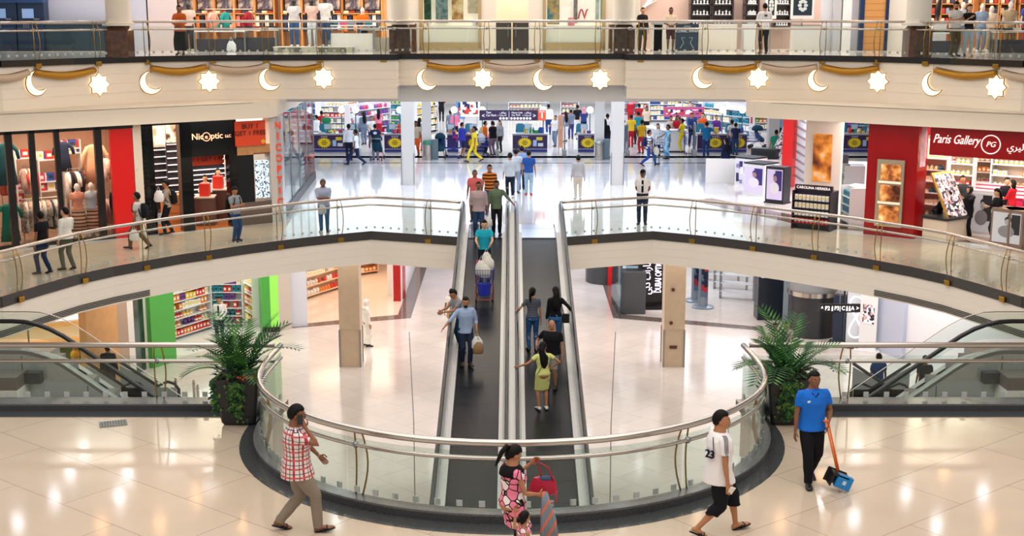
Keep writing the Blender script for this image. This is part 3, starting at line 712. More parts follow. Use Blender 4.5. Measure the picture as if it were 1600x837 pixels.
# ======================= PEOPLE =======================
SKIN = {k: M('skin_'+k, c, .5, var=.06, vscale=14) for k, c in dict(a='d3a582', b='b07a55', c='86573b', d='5f3d2b', e='e6c0a0').items()}
HAIR = {'k': M('hair_black', '0d0b0b', .6, spec=.2), 'b': M('hair_brown', '2a1a12', .6, spec=.2), 'g': M('hair_grey', '4d4845', .6)}
def cloth(c, v=.06): return M('cloth_'+c, c, .85, var=v, vscale=6, spec=.2)
def ik(a, b, l1, l2, pole):
    a = V(a); b = V(b); d = b-a; L = min(d.length, (l1+l2)*.998); dr = d.normalized(); b = a+dr*L
    x = (l1*l1-l2*l2+L*L)/(2*L); h = sqrt(max(1e-6, l1*l1-x*x)); pl = V(pole); pl = pl-dr*pl.dot(dr)
    if pl.length < 1e-4: pl = V((0, 1, 0))
    return a+dr*x+pl.normalized()*h, b
ARM = {   # hand position relative to the shoulder, elbow direction; x is outwards
    'down': ((.07, .04, -.545), (.3, -1, 0)), 'fwd': ((.05, .22, -.48), (.4, -1, -.2)), 'back': ((.07, -.22, -.48), (.3, -1, -.1)),
    'phone': ((-.035, .13, .09), (.5, .45, -1)), 'text': ((-.10, .30, -.20), (.6, -.2, -1)), 'hold': ((-.10, .28, -.28), (.7, -.3, -.8)),
    'push': ((.0, .42, -.28), (.5, -.4, -.8)), 'hip': ((.05, .02, -.42), (1, -.5, .1)), 'behind': ((-.12, -.16, -.46), (1, -.4, 0)),
    'rail': ((.30, .28, -.30), (.7, -.5, -.6)), 'belly': ((-.14, .20, -.36), (1, -.2, -.4)), 'cross': ((-.24, .20, -.24), (.7, -.2, -.9)),
    'lean': ((-.10, .42, -.24), (.6, -.3, -.9)), 'side': ((.38, .05, -.36), (.5, -1, -.3)), 'reach': ((.12, .50, .02), (.5, -.3, -1)), 'up': ((.1, .32, .2), (.6, 0, -1)),
    'swing': ((.06, .30, -.44), (.4, -1, -.3)), 'swingb': ((.1, -.26, -.46), (.3, -1, -.1)), 'chest': ((-.13, .20, -.10), (.8, 0, -1)),
}
SHOE = {'black': M('shoe_black', '15141a', .4), 'white': M('shoe_white', 'dddcd8', .5), 'brown': M('shoe_brown', '3f2819', .45), 'red': M('shoe_red', 'c22436', .5)}
def human(label, loc, yaw, h=1.74, skin='b', hair='short', hc='k', top='tee', tm=None, bot='trousers', bm=None, shoe='black', step=0., arms=('down', 'down'),
          lean=0., head=(0, 0), fem=False, fat=0., vox=.024, face=False, hem=None, fold=.006, legw=1.0, neck=True, feet=None, group=None, twist=0., hipshift=0.):
    """yaw 0 faces away from the camera (+y), 180 faces the camera, 90 faces -x"""
    H = h/1.75; hs = 1.09; rt = thing('person', label, 'person', loc, R(yaw), group, H); sk = SKIN[skin]; vox = vox*1.0
    tm = tm or cloth('c8c8c8'); bm = bm or cloth('23283a')
    hw = 1+fat; sw = .185 if not fem else .16
    pz = .08+sqrt(max(.3, .855**2-(step*.95)**2))-.005
    pel = V((hipshift, 0, pz)); l = R(lean); T = V((0, sin(l), cos(l))); Fd = V((0, cos(l), -sin(l))); ct, stt = cos(R(twist)), sin(R(twist)); X = V((1, 0, 0))
    X2 = X*ct+Fd*stt; F2 = Fd*ct-X*stt
    at = lambda z, x=0., y=0., tw=False: pel+T*z+(X2 if tw else X)*x+(F2 if tw else Fd)*y
    # legs
    legs = []
    for s in (-1, 1):
        st = step*s*-1   # left foot (x<0) forward when step>0
        if feet: fx, fy, fz = feet[0 if s < 0 else 1]; ft = V((fx, fy, .08+fz)); pit = R(35) if fz > .04 else 0
        else:
            lift = .17*step if st < 0 else 0; lift = abs(lift); ft = V((s*(.085 if step else .095), st, .08+lift)); pit = R(24)*min(1, abs(step)/.3) if st < 0 else (-R(14) if st > .2 else 0)
        hip = pel+V((s*.085, 0, -.03)); kn, an = ik(hip, ft, .43, .42, (s*.1, 1, .1)); legs.append((s, hip, kn, an, pit))
    body = MB()
    waist = .80 if fem else .93
    def tsec(z, rx, ry, y=0., tw=0, inf=0.):
        k = z/.5; c = at(z, 0, y); xx = X.lerp(X2, max(0, min(1, k))); ff = Fd.lerp(F2, max(0, min(1, k)))
        return (c, xx*(rx*hw+inf), ff*(ry*(1+fat*1.6)+inf))
    tors = [(-.12, .10, .09), (-.05, .155 if not fem else .165, .12), (.04, .155 if not fem else .155, .115), (.14, .142*waist/.93, .10), (.22, .148*waist/.93, .10), (.32, .168*(1 if not fem else .93), .112), (.42, .17*(1 if not fem else .9), .108), (.48, .125*(1 if not fem else .9), .08), (.515, .075, .06)]
    yb = [0, -.005, .0, .01, .012, .012 if not fem else .025, .008, 0, 0]
    body.loft([tsec(z, a, b, y) for (z, a, b), y in zip(tors, yb)]+[tsec(.6, .052, .055, .012)], 16)
    # head
    hy, hp = R(head[0]), R(head[1])
    hc0 = at(.655, 0, .02); Hm = Matrix.Rotation(R(twist)*0, 3, 'Z') @ Matrix.Rotation(hy, 3, 'Z') @ Matrix.Rotation(-hp-l*.55, 3, 'X')
    def hf(d, e=0.):
        ax, ay, az = .077*hs+e, .098*hs+e, .118*hs+e
        if d.z < 0: ax *= 1-.30*(-d.z); 
        q = V((d.x*ax, d.y*ay, d.z*az))
        if d.z < 0: q.y += .022*(-d.z)
        if d.y > 0: q.y *= .95
        return q
    hm = lambda d, e=0.: Hm @ hf(V(d), e)
    body.ell(hc0, 1, n=18, m=12, fn=lambda d: hm(d))
    HP = lambda x, y, z: hc0+Hm @ V((x*hs, y*hs, z*hs))
    body.ell(HP(0, .098, -.012), .014, .018, .026, 8, 6, M=Hm)
    body.ell(HP(0, .078, -.062), .03, .022, .018, 8, 6, M=Hm)
    body.ell(HP(0, .088, .022), .045, .012, .012, 8, 6, M=Hm)
    for s in (-1, 1): body.ell(HP(s*.078, -.002, -.008), .012, .02, .03, 8, 6, M=Hm)
    # legs
    lw = 1+fat*.6
    for s, hip, kn, an, pit in legs:
        cf = kn.lerp(an, .3)+V((0, -.012, 0))
        body.tube([hip+V((0, 0, .05)), hip.lerp(kn, .35), hip.lerp(kn, .8), kn, cf, kn.lerp(an, .7), an, an+V((0, 0, -.03))], [.092*lw, .084*lw, .06*lw, .055, .056, .04, .034, .032], 12)
    def foot(mb, s, an, pit, g=0., heel=.0):
        fd = V((s*.15, cos(pit), -sin(pit))).normalized(); u = V((1, 0, 0)).cross(fd).normalized(); x = fd.cross(u)
        def q(a, w, hgt): return (an+fd*a-u*(.045-hgt*.5+.012)+u*0, x*(w+g), u*(hgt*.5+g))
        mb.loft([q(-.065, .02, .03), q(-.05, .032, .06), q(0, .036, .075), q(.06, .04, .055), (an+fd*.12-u*.05, x*(.045+g), u*(.022+g)), (an+fd*.165-u*.055, x*(.042+g), u*(.017+g)), (an+fd*.195-u*.057, x*(.025+g), u*(.012+g))], 12)
    for s, hip, kn, an, pit in legs: foot(body, s, an, pit)
    # arms
    arms_ = []
    for s, a in ((-1, arms[0]), (1, arms[1])):
        (dx, dy, dz), pl = ARM[a] if isinstance(a, str) else a
        sh = at(.438, s*sw*(1+fat*.7), -.005, True)
        tgt = sh+X2*(s*dx)+V((F2.x, F2.y, 0)).normalized()*dy+V((0, 0, dz)); el, wr = ik(sh, tgt, .285, .255, X2*(s*pl[0])+F2*pl[1]+V((0, 0, pl[2])))
        arms_.append((s, sh, el, wr, a)); k = .88 if fem else 1.
        body.tube([sh+X2*(-s*.06)+V((0, 0, -.0)), sh, sh.lerp(el, .35), sh.lerp(el, .8), el, el.lerp(wr, .25), el.lerp(wr, .7), wr], [.04*k, .044*k, .043*k, .037*k, .036*k, .038*k, .028*k, .024*k], 12)
        hd = (wr-el).normalized()
        if a in ('rail', 'lean', 'push'): hd = (hd+V((0, .3, -.4))).normalized()
        inw = X2*(-s); inw = (inw-hd*inw.dot(hd)).normalized() if abs(inw.dot(hd)) < .95 else V((0, 1, 0)).cross(hd).normalized(); th = inw.cross(hd) if s > 0 else hd.cross(inw)
        # palm: flat direction = inw (palm normal), width = th
        th = -th if th.y < 0 and abs(th.y) > .1 else th
        body.loft([(wr, th*.024, inw*.018), (wr+hd*.03, th*.034, inw*.017), (wr+hd*.07, th*.042, inw*.016), (wr+hd*.095, th*.038, inw*.013)], 10)
        arms_[-1] = arms_[-1]+(hd, inw, th)
    bme = remesh(body, sk, vox*.8, 2, name='body')
    bo = link('body', bme, rt)
    # fingers grow out of the palm, joined into the same mesh
    fg = MB(); nf = 6 if vox < .02 else 5
    for s, sh, el, wr, a, hd, inw, th in arms_:
        curl = .9 if a in ('push', 'rail', 'phone', 'text', 'hold') else .4
        for k, ln in enumerate((.062, .072, .067, .052)):
            base = wr+hd*.085+th*(.03-.02*k); p = base; d = hd; pts = [p]
            for j, f_ in enumerate((.45, .32, .23)):
                d = (d+inw*curl*.55).normalized(); p = p+d*ln*f_*1.15; pts.append(p)
            fg.tube(pts, [.0095, .009, .0085, .0065], nf)
        p = wr+hd*.025+th*.028; fg.tube([p, p+(hd*.6+th*.8).normalized()*.035, p+(hd*.9+th*.5+inw*.4).normalized()*.075], [.012, .0105, .008], nf)
    fo = fg.mesh('body', sk, True)
    import bmesh
    bm_ = bmesh.new(); bm_.from_mesh(bme); bm_.from_mesh(fo); bm_.to_mesh(bme); bm_.free(); bme.polygons.foreach_set('use_smooth', [True]*len(bme.polygons))
    # hair
    hcM = HAIR.get(hc) or M('hair_'+hc, hc, .5)
    def hairm(th_, low, back=-.75, side=.0):
        def fn(d):
            line = .52 if d.y > .35 else (.52+(back-.52)*min(1, (.35-d.y)/(.9))) 
            if abs(d.x) > .75 and d.y > -.2: line = max(line, side)
            on = d.z > line
            q = hf(d, th_ if on else -.018); q += V((0, -.004, .004)) if on else V((0, 0, 0))
            return Hm @ q
        return fn
    if hair in ('short', 'crop', 'long', 'pony', 'bun', 'bob'):
        hb = MB().ell(hc0, 1, n=28, m=20, fn=hairm(.012 if hair != 'crop' else .005, 0, -.55 if hair in ('short', 'crop') else -.9, .05))
        if hair == 'long':
            hb.loft([(HP(0, -.06, .05), Hm @ V((.08, 0, 0)), Hm @ V((0, .06, 0))), (HP(0, -.075, -.08), Hm @ V((.088, 0, 0)), Hm @ V((0, .05, 0))), (at(.42, 0, -.10, True), X2*.11, F2*.05), (at(.26, 0, -.125, True), X2*.09, F2*.04), (at(.16, 0, -.12, True), X2*.03, F2*.015)], 14)
        if hair == 'bob':
            hb.loft([(HP(0, -.03, .05), Hm @ V((.09, 0, 0)), Hm @ V((0, .08, 0))), (HP(0, -.04, -.08), Hm @ V((.092, 0, 0)), Hm @ V((0, .07, 0))), (HP(0, -.05, -.16), Hm @ V((.07, 0, 0)), Hm @ V((0, .05, 0)))], 14)
        if hair == 'pony':
            hb.tube([HP(0, -.09, .05), HP(0, -.14, .04), HP(0, -.155, -.06), HP(0, -.13, -.18), HP(0, -.12, -.24)], [.02, .035, .034, .024, .008], 8)
        if hair == 'bun': hb.ell(HP(0, -.11, -.02), .05, n=10, m=7)
        hb.build('hair', hcM, rt, smooth=True)
    elif hair == 'bald':
        MB().ell(hc0, 1, n=20, m=14, fn=lambda d: Hm @ hf(d, .004 if (d.z > -.4 and d.z < .45 and d.y < .1) else -.02)).build('hair', hcM, rt, smooth=True)
    elif hair == 'cap':
        MB().ell(hc0, 1, n=20, m=14, fn=lambda d: Hm @ hf(d, .004 if (d.z > -.5 and d.z < .5 and d.y < .1) else -.02)).build('hair', hcM, rt, smooth=True)
        cb = MB().ell(hc0, 1, n=20, m=12, fn=lambda d: Hm @ hf(d, .022 if d.z > .38 else -.02)); cb.box(HP(0, .12, .045), (.13, .09, .012), M=Hm)
        cb.build('cap', cloth('14161c'), rt, smooth=30)
    elif hair == 'scarf':
        sb = MB().ell(hc0, 1, n=22, m=16, fn=lambda d: Hm @ hf(d, -.02 if (d.y > .6 and d.z < .45 and d.z > -.75) else .018))
        sb.loft([(HP(0, 0, -.08), Hm @ V((.07, 0, 0)), Hm @ V((0, .075, 0))), (at(.5, 0, 0), X2*.12, F2*.10), (at(.42, 0, 0), X2*.185, F2*.13)], 16)
        sb.build('headscarf', hcM, rt, smooth=True)
    if face:
        for s in (-1, 1):
            e = MB(); e.mat(0).ell(HP(s*.03, .083, .008), .014, .01, .008, 8, 6, M=Hm); e.mat(1).ell(HP(s*.03, .09, .008), .007, .006, .007, 8, 6, M=Hm)
            e.build('eye', [M('eye_white', 'c9c2bb', .3), M('eye_dark', '17110d', .2)], rt, smooth=True)
            MB().ell(HP(s*.032, .09, .03), .018, .007, .005, 8, 5, M=Hm).build('eyebrow', hcM, rt, smooth=True)
        MB().ell(HP(0, .093, -.058), .022, .007, .006, 8, 5, M=Hm).build('mouth', M('lips', '6b3a30', .5), rt, smooth=True)
        if face == 'tash': MB().ell(HP(0, .098, -.043), .028, .009, .008, 10, 6, M=Hm).build('moustache', hcM, rt, smooth=True)
        if face in ('beard',): MB().ell(HP(0, .062, -.075), .055, .048, .04, 12, 8, M=Hm).build('beard', hcM, rt, smooth=True)
        if face in ('tash', 'glasses') or face == 'tashglasses':
            g_ = MB()
            for s in (-1, 1):
                g_.tube([HP(s*.032+.02*cos(a), .106, .008+.014*sin(a)) for a in [2*pi*k/10 for k in range(10)]], .0025, 4, closed=True)
                g_.tube([HP(s*.052, .104, .01), HP(s*.078, .01, .012)], .0025, 4)
            g_.build('spectacles', black, rt)
    # clothes
    inf = .014; sl = {'tee': .62, 'shirt': .62, 'polo': .62, 'long': 1.85, 'sleeveless': 0, 'dress': .45, 'robe': 1.9, 'tunic': .25, 'jacket': 1.9, 'roll': 1.35, 'none': 0}[top]
    hemz = hem if hem is not None else {'tee': -.06, 'shirt': -.11, 'polo': -.09, 'long': -.06, 'sleeveless': -.1, 'dress': -.42, 'robe': -.82, 'tunic': -.34, 'jacket': -.12, 'roll': -.11, 'none': 0}[top]
    def legpos(zdown):   # half widths of the legs' envelope at z below the pelvis
        ys = []; 
        for s, hip, kn, an, pit in legs:
            z = pel.z-zdown; p = hip.lerp(kn, min(1, max(0, (hip.z-z)/max(.05, hip.z-kn.z)))) if z > kn.z else kn.lerp(an, min(1, (kn.z-z)/max(.05, kn.z-an.z))); ys.append(p)
        return ys
    if top != 'none':
        c = MB(); secs = []
        if hemz < -.2:
            n = 5
            for i in range(n, 0, -1):
                zd = -hemz*i/n; a, b = legpos(zd); mid_ = (a+b)/2; mid_.z = pel.z-zd
                wd = abs(a.x-b.x)/2+.10*hw-.02*(i/n)*(1 if top == 'dress' else -.6); dp = abs(a.y-b.y)/2+.105*(1+fat*1.4)
                secs.append((mid_, V((wd, 0, 0)), V((0, dp, 0))))
            secs.append(tsec(0, .16, .12, 0, 0, inf+.004))
        else:
            if hemz < -.01:
                ys = [p.y for p in legpos(min(.12, -hemz))]; ex_ = max(0, max(ys)-.03); eb = max(0, -min(ys)-.03)
                secs.append((pel+V((0, (ex_-eb)*.5, hemz)), X*(.165*hw+inf+.016), Y_(.122*(1+fat*1.6)+inf+.024+(ex_+eb)*.5)))
            secs.append(tsec(.0, .157, .118, 0, 0, inf+.006))
        for (z, a, b), y in list(zip(tors, yb))[3:]:
            loose = .012 if top in ('shirt', 'tee', 'polo', 'robe', 'roll') and z < .35 and not fem else 0
            secs.append(tsec(z, a, b, y, 0, inf+loose-(.004 if z > .5 else 0)))
        c.loft(secs, 18)
        if sl:
            for s, sh, el, wr, a, hd, inw, th in arms_:
                k = .9 if fem else 1.; pts = [sh+X2*(-s*.085)+V((0, 0, .008)), sh, sh.lerp(el, .12)]; rs = [.058, .068*k, .066*k]
                if sl <= 1: pts += [sh.lerp(el, sl*.6), sh.lerp(el, sl)]; rs += [.06*k, .058*k]
                else: pts += [sh.lerp(el, .5), el, el.lerp(wr, min(.97, (sl-1)*.5+.1)), el.lerp(wr, min(.99, sl-1+.05))]; rs += [.058*k, .05*k, .047*k, .04*k+(.02 if top == 'robe' else 0)]
                c.tube(pts, rs, 12)
        nm = {'tee': 't_shirt', 'shirt': 'shirt', 'polo': 'polo_shirt', 'long': 'long_sleeved_top', 'sleeveless': 'sleeveless_top', 'dress': 'dress', 'robe': 'robe', 'tunic': 'tunic', 'jacket': 'jacket', 'roll': 'shirt'}[top]
        to = link(nm, remesh(c, tm, vox, 2, fold, loc[0]*3 if hasattr(loc, '__getitem__') else 0, nm), rt)
        if top in ('shirt', 'polo', 'roll', 'jacket') and face:
            cl_ = MB().loft([(at(.495, 0, .0, True), X2*.088, F2*.078), (at(.545, 0, .006, True), X2*.068, F2*.066)], 16); cl_.build('collar', tm, rt, smooth=True)
    if bot in ('trousers', 'shorts', 'jeans', 'capri'):
        c = MB(); end = {'trousers': 1.93, 'jeans': 1.93, 'shorts': .97, 'capri': 1.35}[bot]
        c.loft([(pel+V((0, 0, -.14)), X*.07, Y_(.07)), (pel+V((0, 0, -.08)), X*(.145*hw+.016), Y_(.112*(1+fat)+.016)), (pel+V((0, 0, 0)), X*(.155*hw+.012), Y_(.115*(1+fat)+.012)), (pel+T*.07, X*(.146*hw+.012), Y_(.108*(1+fat*1.5)+.012))], 16)
        for s, hip, kn, an, pit in legs:
            q = legw; pts = [hip+V((0, 0, .04)), hip.lerp(kn, .35), hip.lerp(kn, .75)]; rs = [.1*lw, .095*lw*(.6+.4*q), .078*lw*q]
            if end > 1:
                pts += [kn, kn.lerp(an, min(end-1, .35)), kn.lerp(an, (end-1))]; rs += [.072*q, .068*q, .058*q if end > 1.5 else .08*q]
                if end > 1.5: pts.append(an+V((0, -.0, -.02))); rs.append(.056*q)
            else: pts += [hip.lerp(kn, end)]; rs += [.085*q]
            c.tube(pts, rs, 12)
        link('trousers' if bot != 'shorts' else 'shorts', remesh(c, bm, vox, 2, fold*1.2, loc[0]*5, 'trousers'), rt)
    elif bot == 'skirt':
        c = MB(); secs = []
        for i in range(5, 0, -1):
            zd = .78*i/5; a, b = legpos(zd); m_ = (a+b)/2; m_.z = pel.z-zd; secs.append((m_, V((abs(a.x-b.x)/2+.11+.03*i/5, 0, 0)), V((0, abs(a.y-b.y)/2+.11, 0))))
        secs += [tsec(0, .16, .12, 0, 0, .012), tsec(.1, .15, .11, 0, 0, .008)]
        c.loft(secs, 18); link('skirt', remesh(c, bm, vox, 2, fold*1.5, 3, 'skirt'), rt)
    if shoe:
        sm = SHOE.get(shoe, SHOE['black'])
        for s, hip, kn, an, pit in legs:
            m_ = MB()
            if shoe == 'sandal':
                fd = V((s*.15, cos(pit), -sin(pit))).normalized(); u = V((1, 0, 0)).cross(fd).normalized(); x = fd.cross(u)
                m_.loft([(an+fd*a-u*(.083-(.002 if 0 else 0))+u*.008, x*w_, u*.011) for a, w_ in ((-.075, .02), (-.06, .036), (0, .04), (.09, .05), (.17, .047), (.205, .025))], 12)
                for a in (.07, .11): m_.tube([an+fd*a-x*.05-u*.07, an+fd*a-x*.035-u*.035, an+fd*a-u*.022, an+fd*a+x*.035-u*.035, an+fd*a+x*.05-u*.07], .011, 6)
                m_.build('sandal', SHOE['black'], rt, smooth=True)
            else:
                foot(m_, s, an, pit, .009); m_.build('shoe', sm, rt, smooth=True)
    rt['_h'] = 0; del rt['_h']
    J = dict(pel=pel, hc=hc0, Hm=Hm, arms=arms_, at=at, legs=legs, X2=X2, F2=F2, HP=HP)
    return rt, J
def Y_(v): return V((0, v, 0))
def world(rt, p):   # local point of a person to world
    return Matrix.Translation(rt.location) @ Matrix.Rotation(rt.rotation_euler.z, 4, 'Z') @ Matrix.Diagonal((*rt.scale, 1)) @ V(p)
plaid = pat('plaid_shirt', 'plaid', ['e8e0dd', 'b23b4a', 'c9626a', '3d3a4c'], (9, 9, 9), .85)
rt, J = human('man in a red checked shirt talking on a mobile phone by the curved balustrade', P(467, 829, 0), -78, 1.84, 'c', 'short', 'k', 'shirt', plaid, 'trousers', cloth('8b8075'), 'sandal',
    step=-.24, arms=('swing', 'phone'), head=(-6, 12), fat=.26, vox=.013, face='tashglasses', fold=.006, legw=1.1, hem=-.15)
s_, sh, el, wr, a, hd, inw, th = J['arms'][1]
ph = MB().box((0, 0, 0), (.07, .012, .13)); ph.mat(1).box((0, .007, .01), (.05, .002, .08))
o = ph.build('mobile_phone', [black, M('screen_dark', '20262e', .1)]); o.location = world(rt, J['HP'](.135, .05, -.01)); o.rotation_euler = (R(-25), R(5), R(15)); tag(o, 'black mobile phone held to the ear of the man in the checked shirt', 'phone')
w = J['arms'][0][3]; MB().tube([w+J['arms'][0][5]*.0+V((.028*cos(a), .028*sin(a)*.4, .028*sin(a))) for a in [2*pi*k/10 for k in range(10)]], .007, 5, closed=True).build('wristwatch', steel, rt, smooth=True)
# man in white football jersey
rt, J = human('man in a white football jersey and black knee breeches walking in black slides', P(1119, 833, 0), -80, 1.80, 'b', 'short', 'k', 'polo', M('jersey_white', 'f0eff2', .8), 'capri', cloth('14161d'), 'sandal',
    step=.29, arms=('down', 'down'), head=(-24, 2), vox=.013, face=True, legw=1.25, hem=-.16, fat=.2)
at = J['at']; J2 = J['arms'][1]
rb = MB(); s_, sh, el, wr = J2[:4]
dv = (el-sh).normalized()
for k in (-1, 0, 1):
    o_ = V((0, .02*k+.0, 0)); pts = [sh+V((-.03, .02*k, .072)), sh+V((.03, .02*k, .068)), sh+V((.064, .02*k, .03)), sh+V((.073, .02*k, 0))+dv*.06, sh+V((.073, .02*k, 0))+dv*.13]
    rb.tube(pts, .0045, 5)
rb.build('shoulder_stripes', cloth('1e2440'), rt)
rb = MB().tube([at(.36, .205, .05), at(.2, .215, .05), at(.0, .225, .05), at(-.14, .232, .05)], .004, 5); rb.tube([at(.47, .1, -.12), at(.3, .17, -.13)], .006, 5); rb.build('piping', cloth('2a2f4e'), rt)
text('back_number', '23', .15, cloth('1e2440'), rt, at(.24, 0.10, -.155), (pi/2, 0, R(32)), .014)
text('sleeve_badge', 'IS', .05, cloth('1e2440'), rt, sh+dv*.15+V((.078, 0, 0)), (pi/2, 0, pi/2), .002)
o = MB().box((0, 0, 0), (.07, .015, .12)).build('folded_paper', M('paper', 'eeeeee', .6)); o.location = world(rt, wr+V((.02, .04, -.09))); o.rotation_euler = (.5, .3, .2)
tag(o, 'small white folded paper in the hand of the man in the football jersey', 'paper')
# cleaner
rt, J = human('cleaner in a bright blue polo shirt and black trousers beside the potted palm', P(1264, 754, 0), 183, 1.76, 'c', 'short', 'k', 'polo', cloth('1f6fd6'), 'trousers', cloth('15151c'), 'black',
    feet=((-.07, -.20, .05), (.06, .16, 0)), arms=(((-.02, .16, -.44), (.8, -.8, 0)), 'down'), head=(12, 0), vox=.014, face=True, fat=.1, legw=1.12, twist=8)
at = J['at']; MB().box(at(.36, .085, .145), (.07, .006, .03)).build('name_badge', wlit if 0 else M('badge_white', 'eeeeee', .4), rt)
cbm = MB().tube([at(.475, -.05, .1), at(.42, 0, .135), at(.475, .05, .1)], .012, 6); cbm.build('collar_trim', cloth('16214a'), rt)
h = world(rt, J['arms'][0][3]+J['arms'][0][5]*.06)
dp = thing('dustpan', 'long handled lobby dustpan and broom, orange handles, blue pan, held by the cleaner', 'dustpan', h)
end = V((.15, -.16, -.64))
dp.location = h
MB().tube([(-.02, 0, .10), tuple(end*.93)], .014, 8).build('handle', M('orange_plastic', 'f0701c', .4), dp, smooth=True)
MB().tube([(-.06, 0, .12), (.02, 0, .12)], .016, 8).build('grip', MC['orange_plastic'], dp, smooth=True)
MB().tube([(.03, .03, .06), tuple(end*.93+V((.03, .03, 0)))], .012, 8).build('broom_handle', MC['orange_plastic'], dp, smooth=True)
rm = Matrix.Rotation(R(22), 3, 'Y')
hb = MB(); hb.box(end+V((.03, 0, .0)), (.26, .2, .04), M=rm); hb.box(end+V((-.02, .09, -.06)), (.30, .02, .22), M=rm); hb.box(end+V((-.1, 0, -.05)), (.02, .2, .2), M=rm); hb.build('pan_hood', M('dustpan_black', '17181b', .4), dp, bevel=.01)
pn = MB(); pn.box(end+V((.07, -.05, -.10)), (.24, .10, .20), M=rm); pn.build('pan', M('dustpan_blue', '1583cc', .35), dp, bevel=.012)
MB().box(end+V((.072, -.102, -.10)), (.05, .004, .06), M=rm).build('pan_badge', M('badge_pale', 'bfe0f2', .5), dp)
# woman in pink patterned top, cropped by the lower edge of the view
rt, J = human('woman in a pink, white and black patterned top looking down into a red handbag', P(800, 837, 0)+V((0, -.95, 0)), -64, 1.64, 'b', 'pony', 'k', 'tunic', pat('pink_pattern', 'voronoi', ['ee86a6', 'f4e8ea', '1d1418'], (9, 9, 9), .8), 'trousers', cloth('1a1720'), 'sandal',
    step=.1, arms=(((-.02, .36, -.02), (.5, 0, -1)), ((-.04, .32, -.34), (.5, -.5, -.8))), head=(0, 38), fem=True, vox=.013, face=True, fat=.24)
at = J['at']
MB().loft([(at(.39, 0, .005), J['X2']*.205, J['F2']*.175), (at(.45, 0, 0), J['X2']*.20, J['F2']*.15), (at(.49, 0, 0), J['X2']*.16, J['F2']*.125), (at(.52, 0, 0), J['X2']*.095, J['F2']*.09)], 20).build('black_yoke', cloth('151217'), rt, smooth=True)
hd = world(rt, J['arms'][0][3]+J['arms'][0][5]*.06)
bg = thing('handbag', 'red leather handbag with two looped handles hanging open from the woman\'s raised hand', 'bag', hd+V((.10, .0, -.02)), R(8))
rl = M('red_leather', 'b01238', .45)
bb = MB(); bb.loft([(V((.02, 0, -.43)), V((.15, 0, 0)), V((0, .06, 0))), (V((.02, 0, -.41)), V((.19, 0, 0)), V((0, .075, 0))), (V((.02, 0, -.28)), V((.17, 0, 0)), V((0, .075, 0))), (V((.03, 0, -.2)), V((.13, 0, 0)), V((0, .05, 0)))], 16); bb.build('bag_body', rl, bg, smooth=40)
MB().ell((.05, -.02, -.21), .1, .045, .035).build('bag_opening', M('bag_lining', '3a4a6b', .8), bg, smooth=True)
for y_, pp in ((-.05, [(.15, -.05, -.24), (.08, -.03, -.06), (-.08, 0, .03), (-.02, .0, -.1), (.0, -.02, -.22)]), (.05, [(.06, -.08, -.41), (.10, -.1, -.52), (.17, -.1, -.5), (.18, -.08, -.36)])): MB().tube(pp, .011, 6).build('bag_handle', rl, bg, smooth=True)
hd = world(rt, J['arms'][1][3]+J['arms'][1][5]*.07)
sc_ = MB(); rd = random.Random(4)
for k in range(5):
    x = -.04+k*.035; sc_.tube([(x*.3, 0, .03), (x*.5+.01, -.02, -.12), (x*.9+.03, .0, -.32), (x*1.2+.05+rd.uniform(-.02, .02), 0, -.6)], [.015, .028, .035, .04], 8)
o = sc_.build('shawl', pat('shawl_pattern', 'stripes', ['7f8f9e', 'dd7a66'], (9, 9, 9), .9, rot=(0, R(60), 0), w=.3), smooth=True); o.location = hd+V((.03, 0, 0)); tag(o, 'grey and coral striped shawl draped from the patterned-top woman\'s lower hand', 'shawl')
rt, J = human('child with a red flower in black hair reaching up, cropped below', P(812, 837, 0)+V((.03, -1.95, 0)), -60, 1.16, 'b', 'bun', 'k', 'sleeveless', pat('pink_pattern_small', 'voronoi', ['f08aa0', 'f4e8ea', '2d1418'], (14, 14, 14), .8), 'skirt', cloth('e58aa4'), 'sandal',
    arms=(((.32, .12, .12), (.5, 0, -1)), 'down'), fem=True, vox=.014, face=True, head=(10, 10))
fl_ = MB()
for k in range(7): a = 2*pi*k/7; fl_.ell(J['HP'](-.088, -.02+.03*cos(a), .02+.03*sin(a)), .012, .026, .026, 8, 6)
fl_.ell(J['HP'](-.1, -.02, .02), .014, n=8, m=6); fl_.build('hair_flower', M('flower_red', 'ee2c4a', .5), rt, smooth=True)
# ======================= PEOPLE ON THE WALKWAYS AND THE FAR FLOOR =======================
def belt(px, py, w=0):
    u = (px-800)/F; v = (418.5-py)/F; D = V((u, cos(PIT)+v*sin(PIT), -sin(PIT)+v*cos(PIT)))
    t = (-SL*Y0-CH)/(D.z-SL*D.y); return V((0, 0, CH))+D*t
def bagged(p, label, col='e6e6e2', s=1., cat='bag', name='carrier_bag', k=0):
    b = MB(); rd = random.Random(k)
    b.loft([(V((0, 0, -.42*s)), V((.11*s, 0, 0)), V((0, .06*s, 0))), (V((0, 0, -.36*s)), V((.15*s, 0, 0)), V((0, .09*s, 0))), (V((.01, 0, -.2*s)), V((.13*s, 0, 0)), V((0, .075*s, 0))), (V((0, 0, -.1*s)), V((.06*s, 0, 0)), V((0, .03*s, 0)))], 10)
    o = b.build(name, M('bag_'+col, col, .45), smooth=50); o.location = p
    MB().tube([(-.05*s, 0, -.12*s), (0, 0, .02), (.05*s, 0, -.12*s)], .008, 5).build('bag_handle', M('bag_'+col, col, .45), o)
    return tag(o, label, cat)
def hand(rt, J, i): a = J['arms'][i]; return world(rt, a[3]+a[5]*.08)
j1, j2, j3, dk = cloth('2f4a78'), cloth('274a6e'), cloth('6d93b8'), cloth('1c2030')
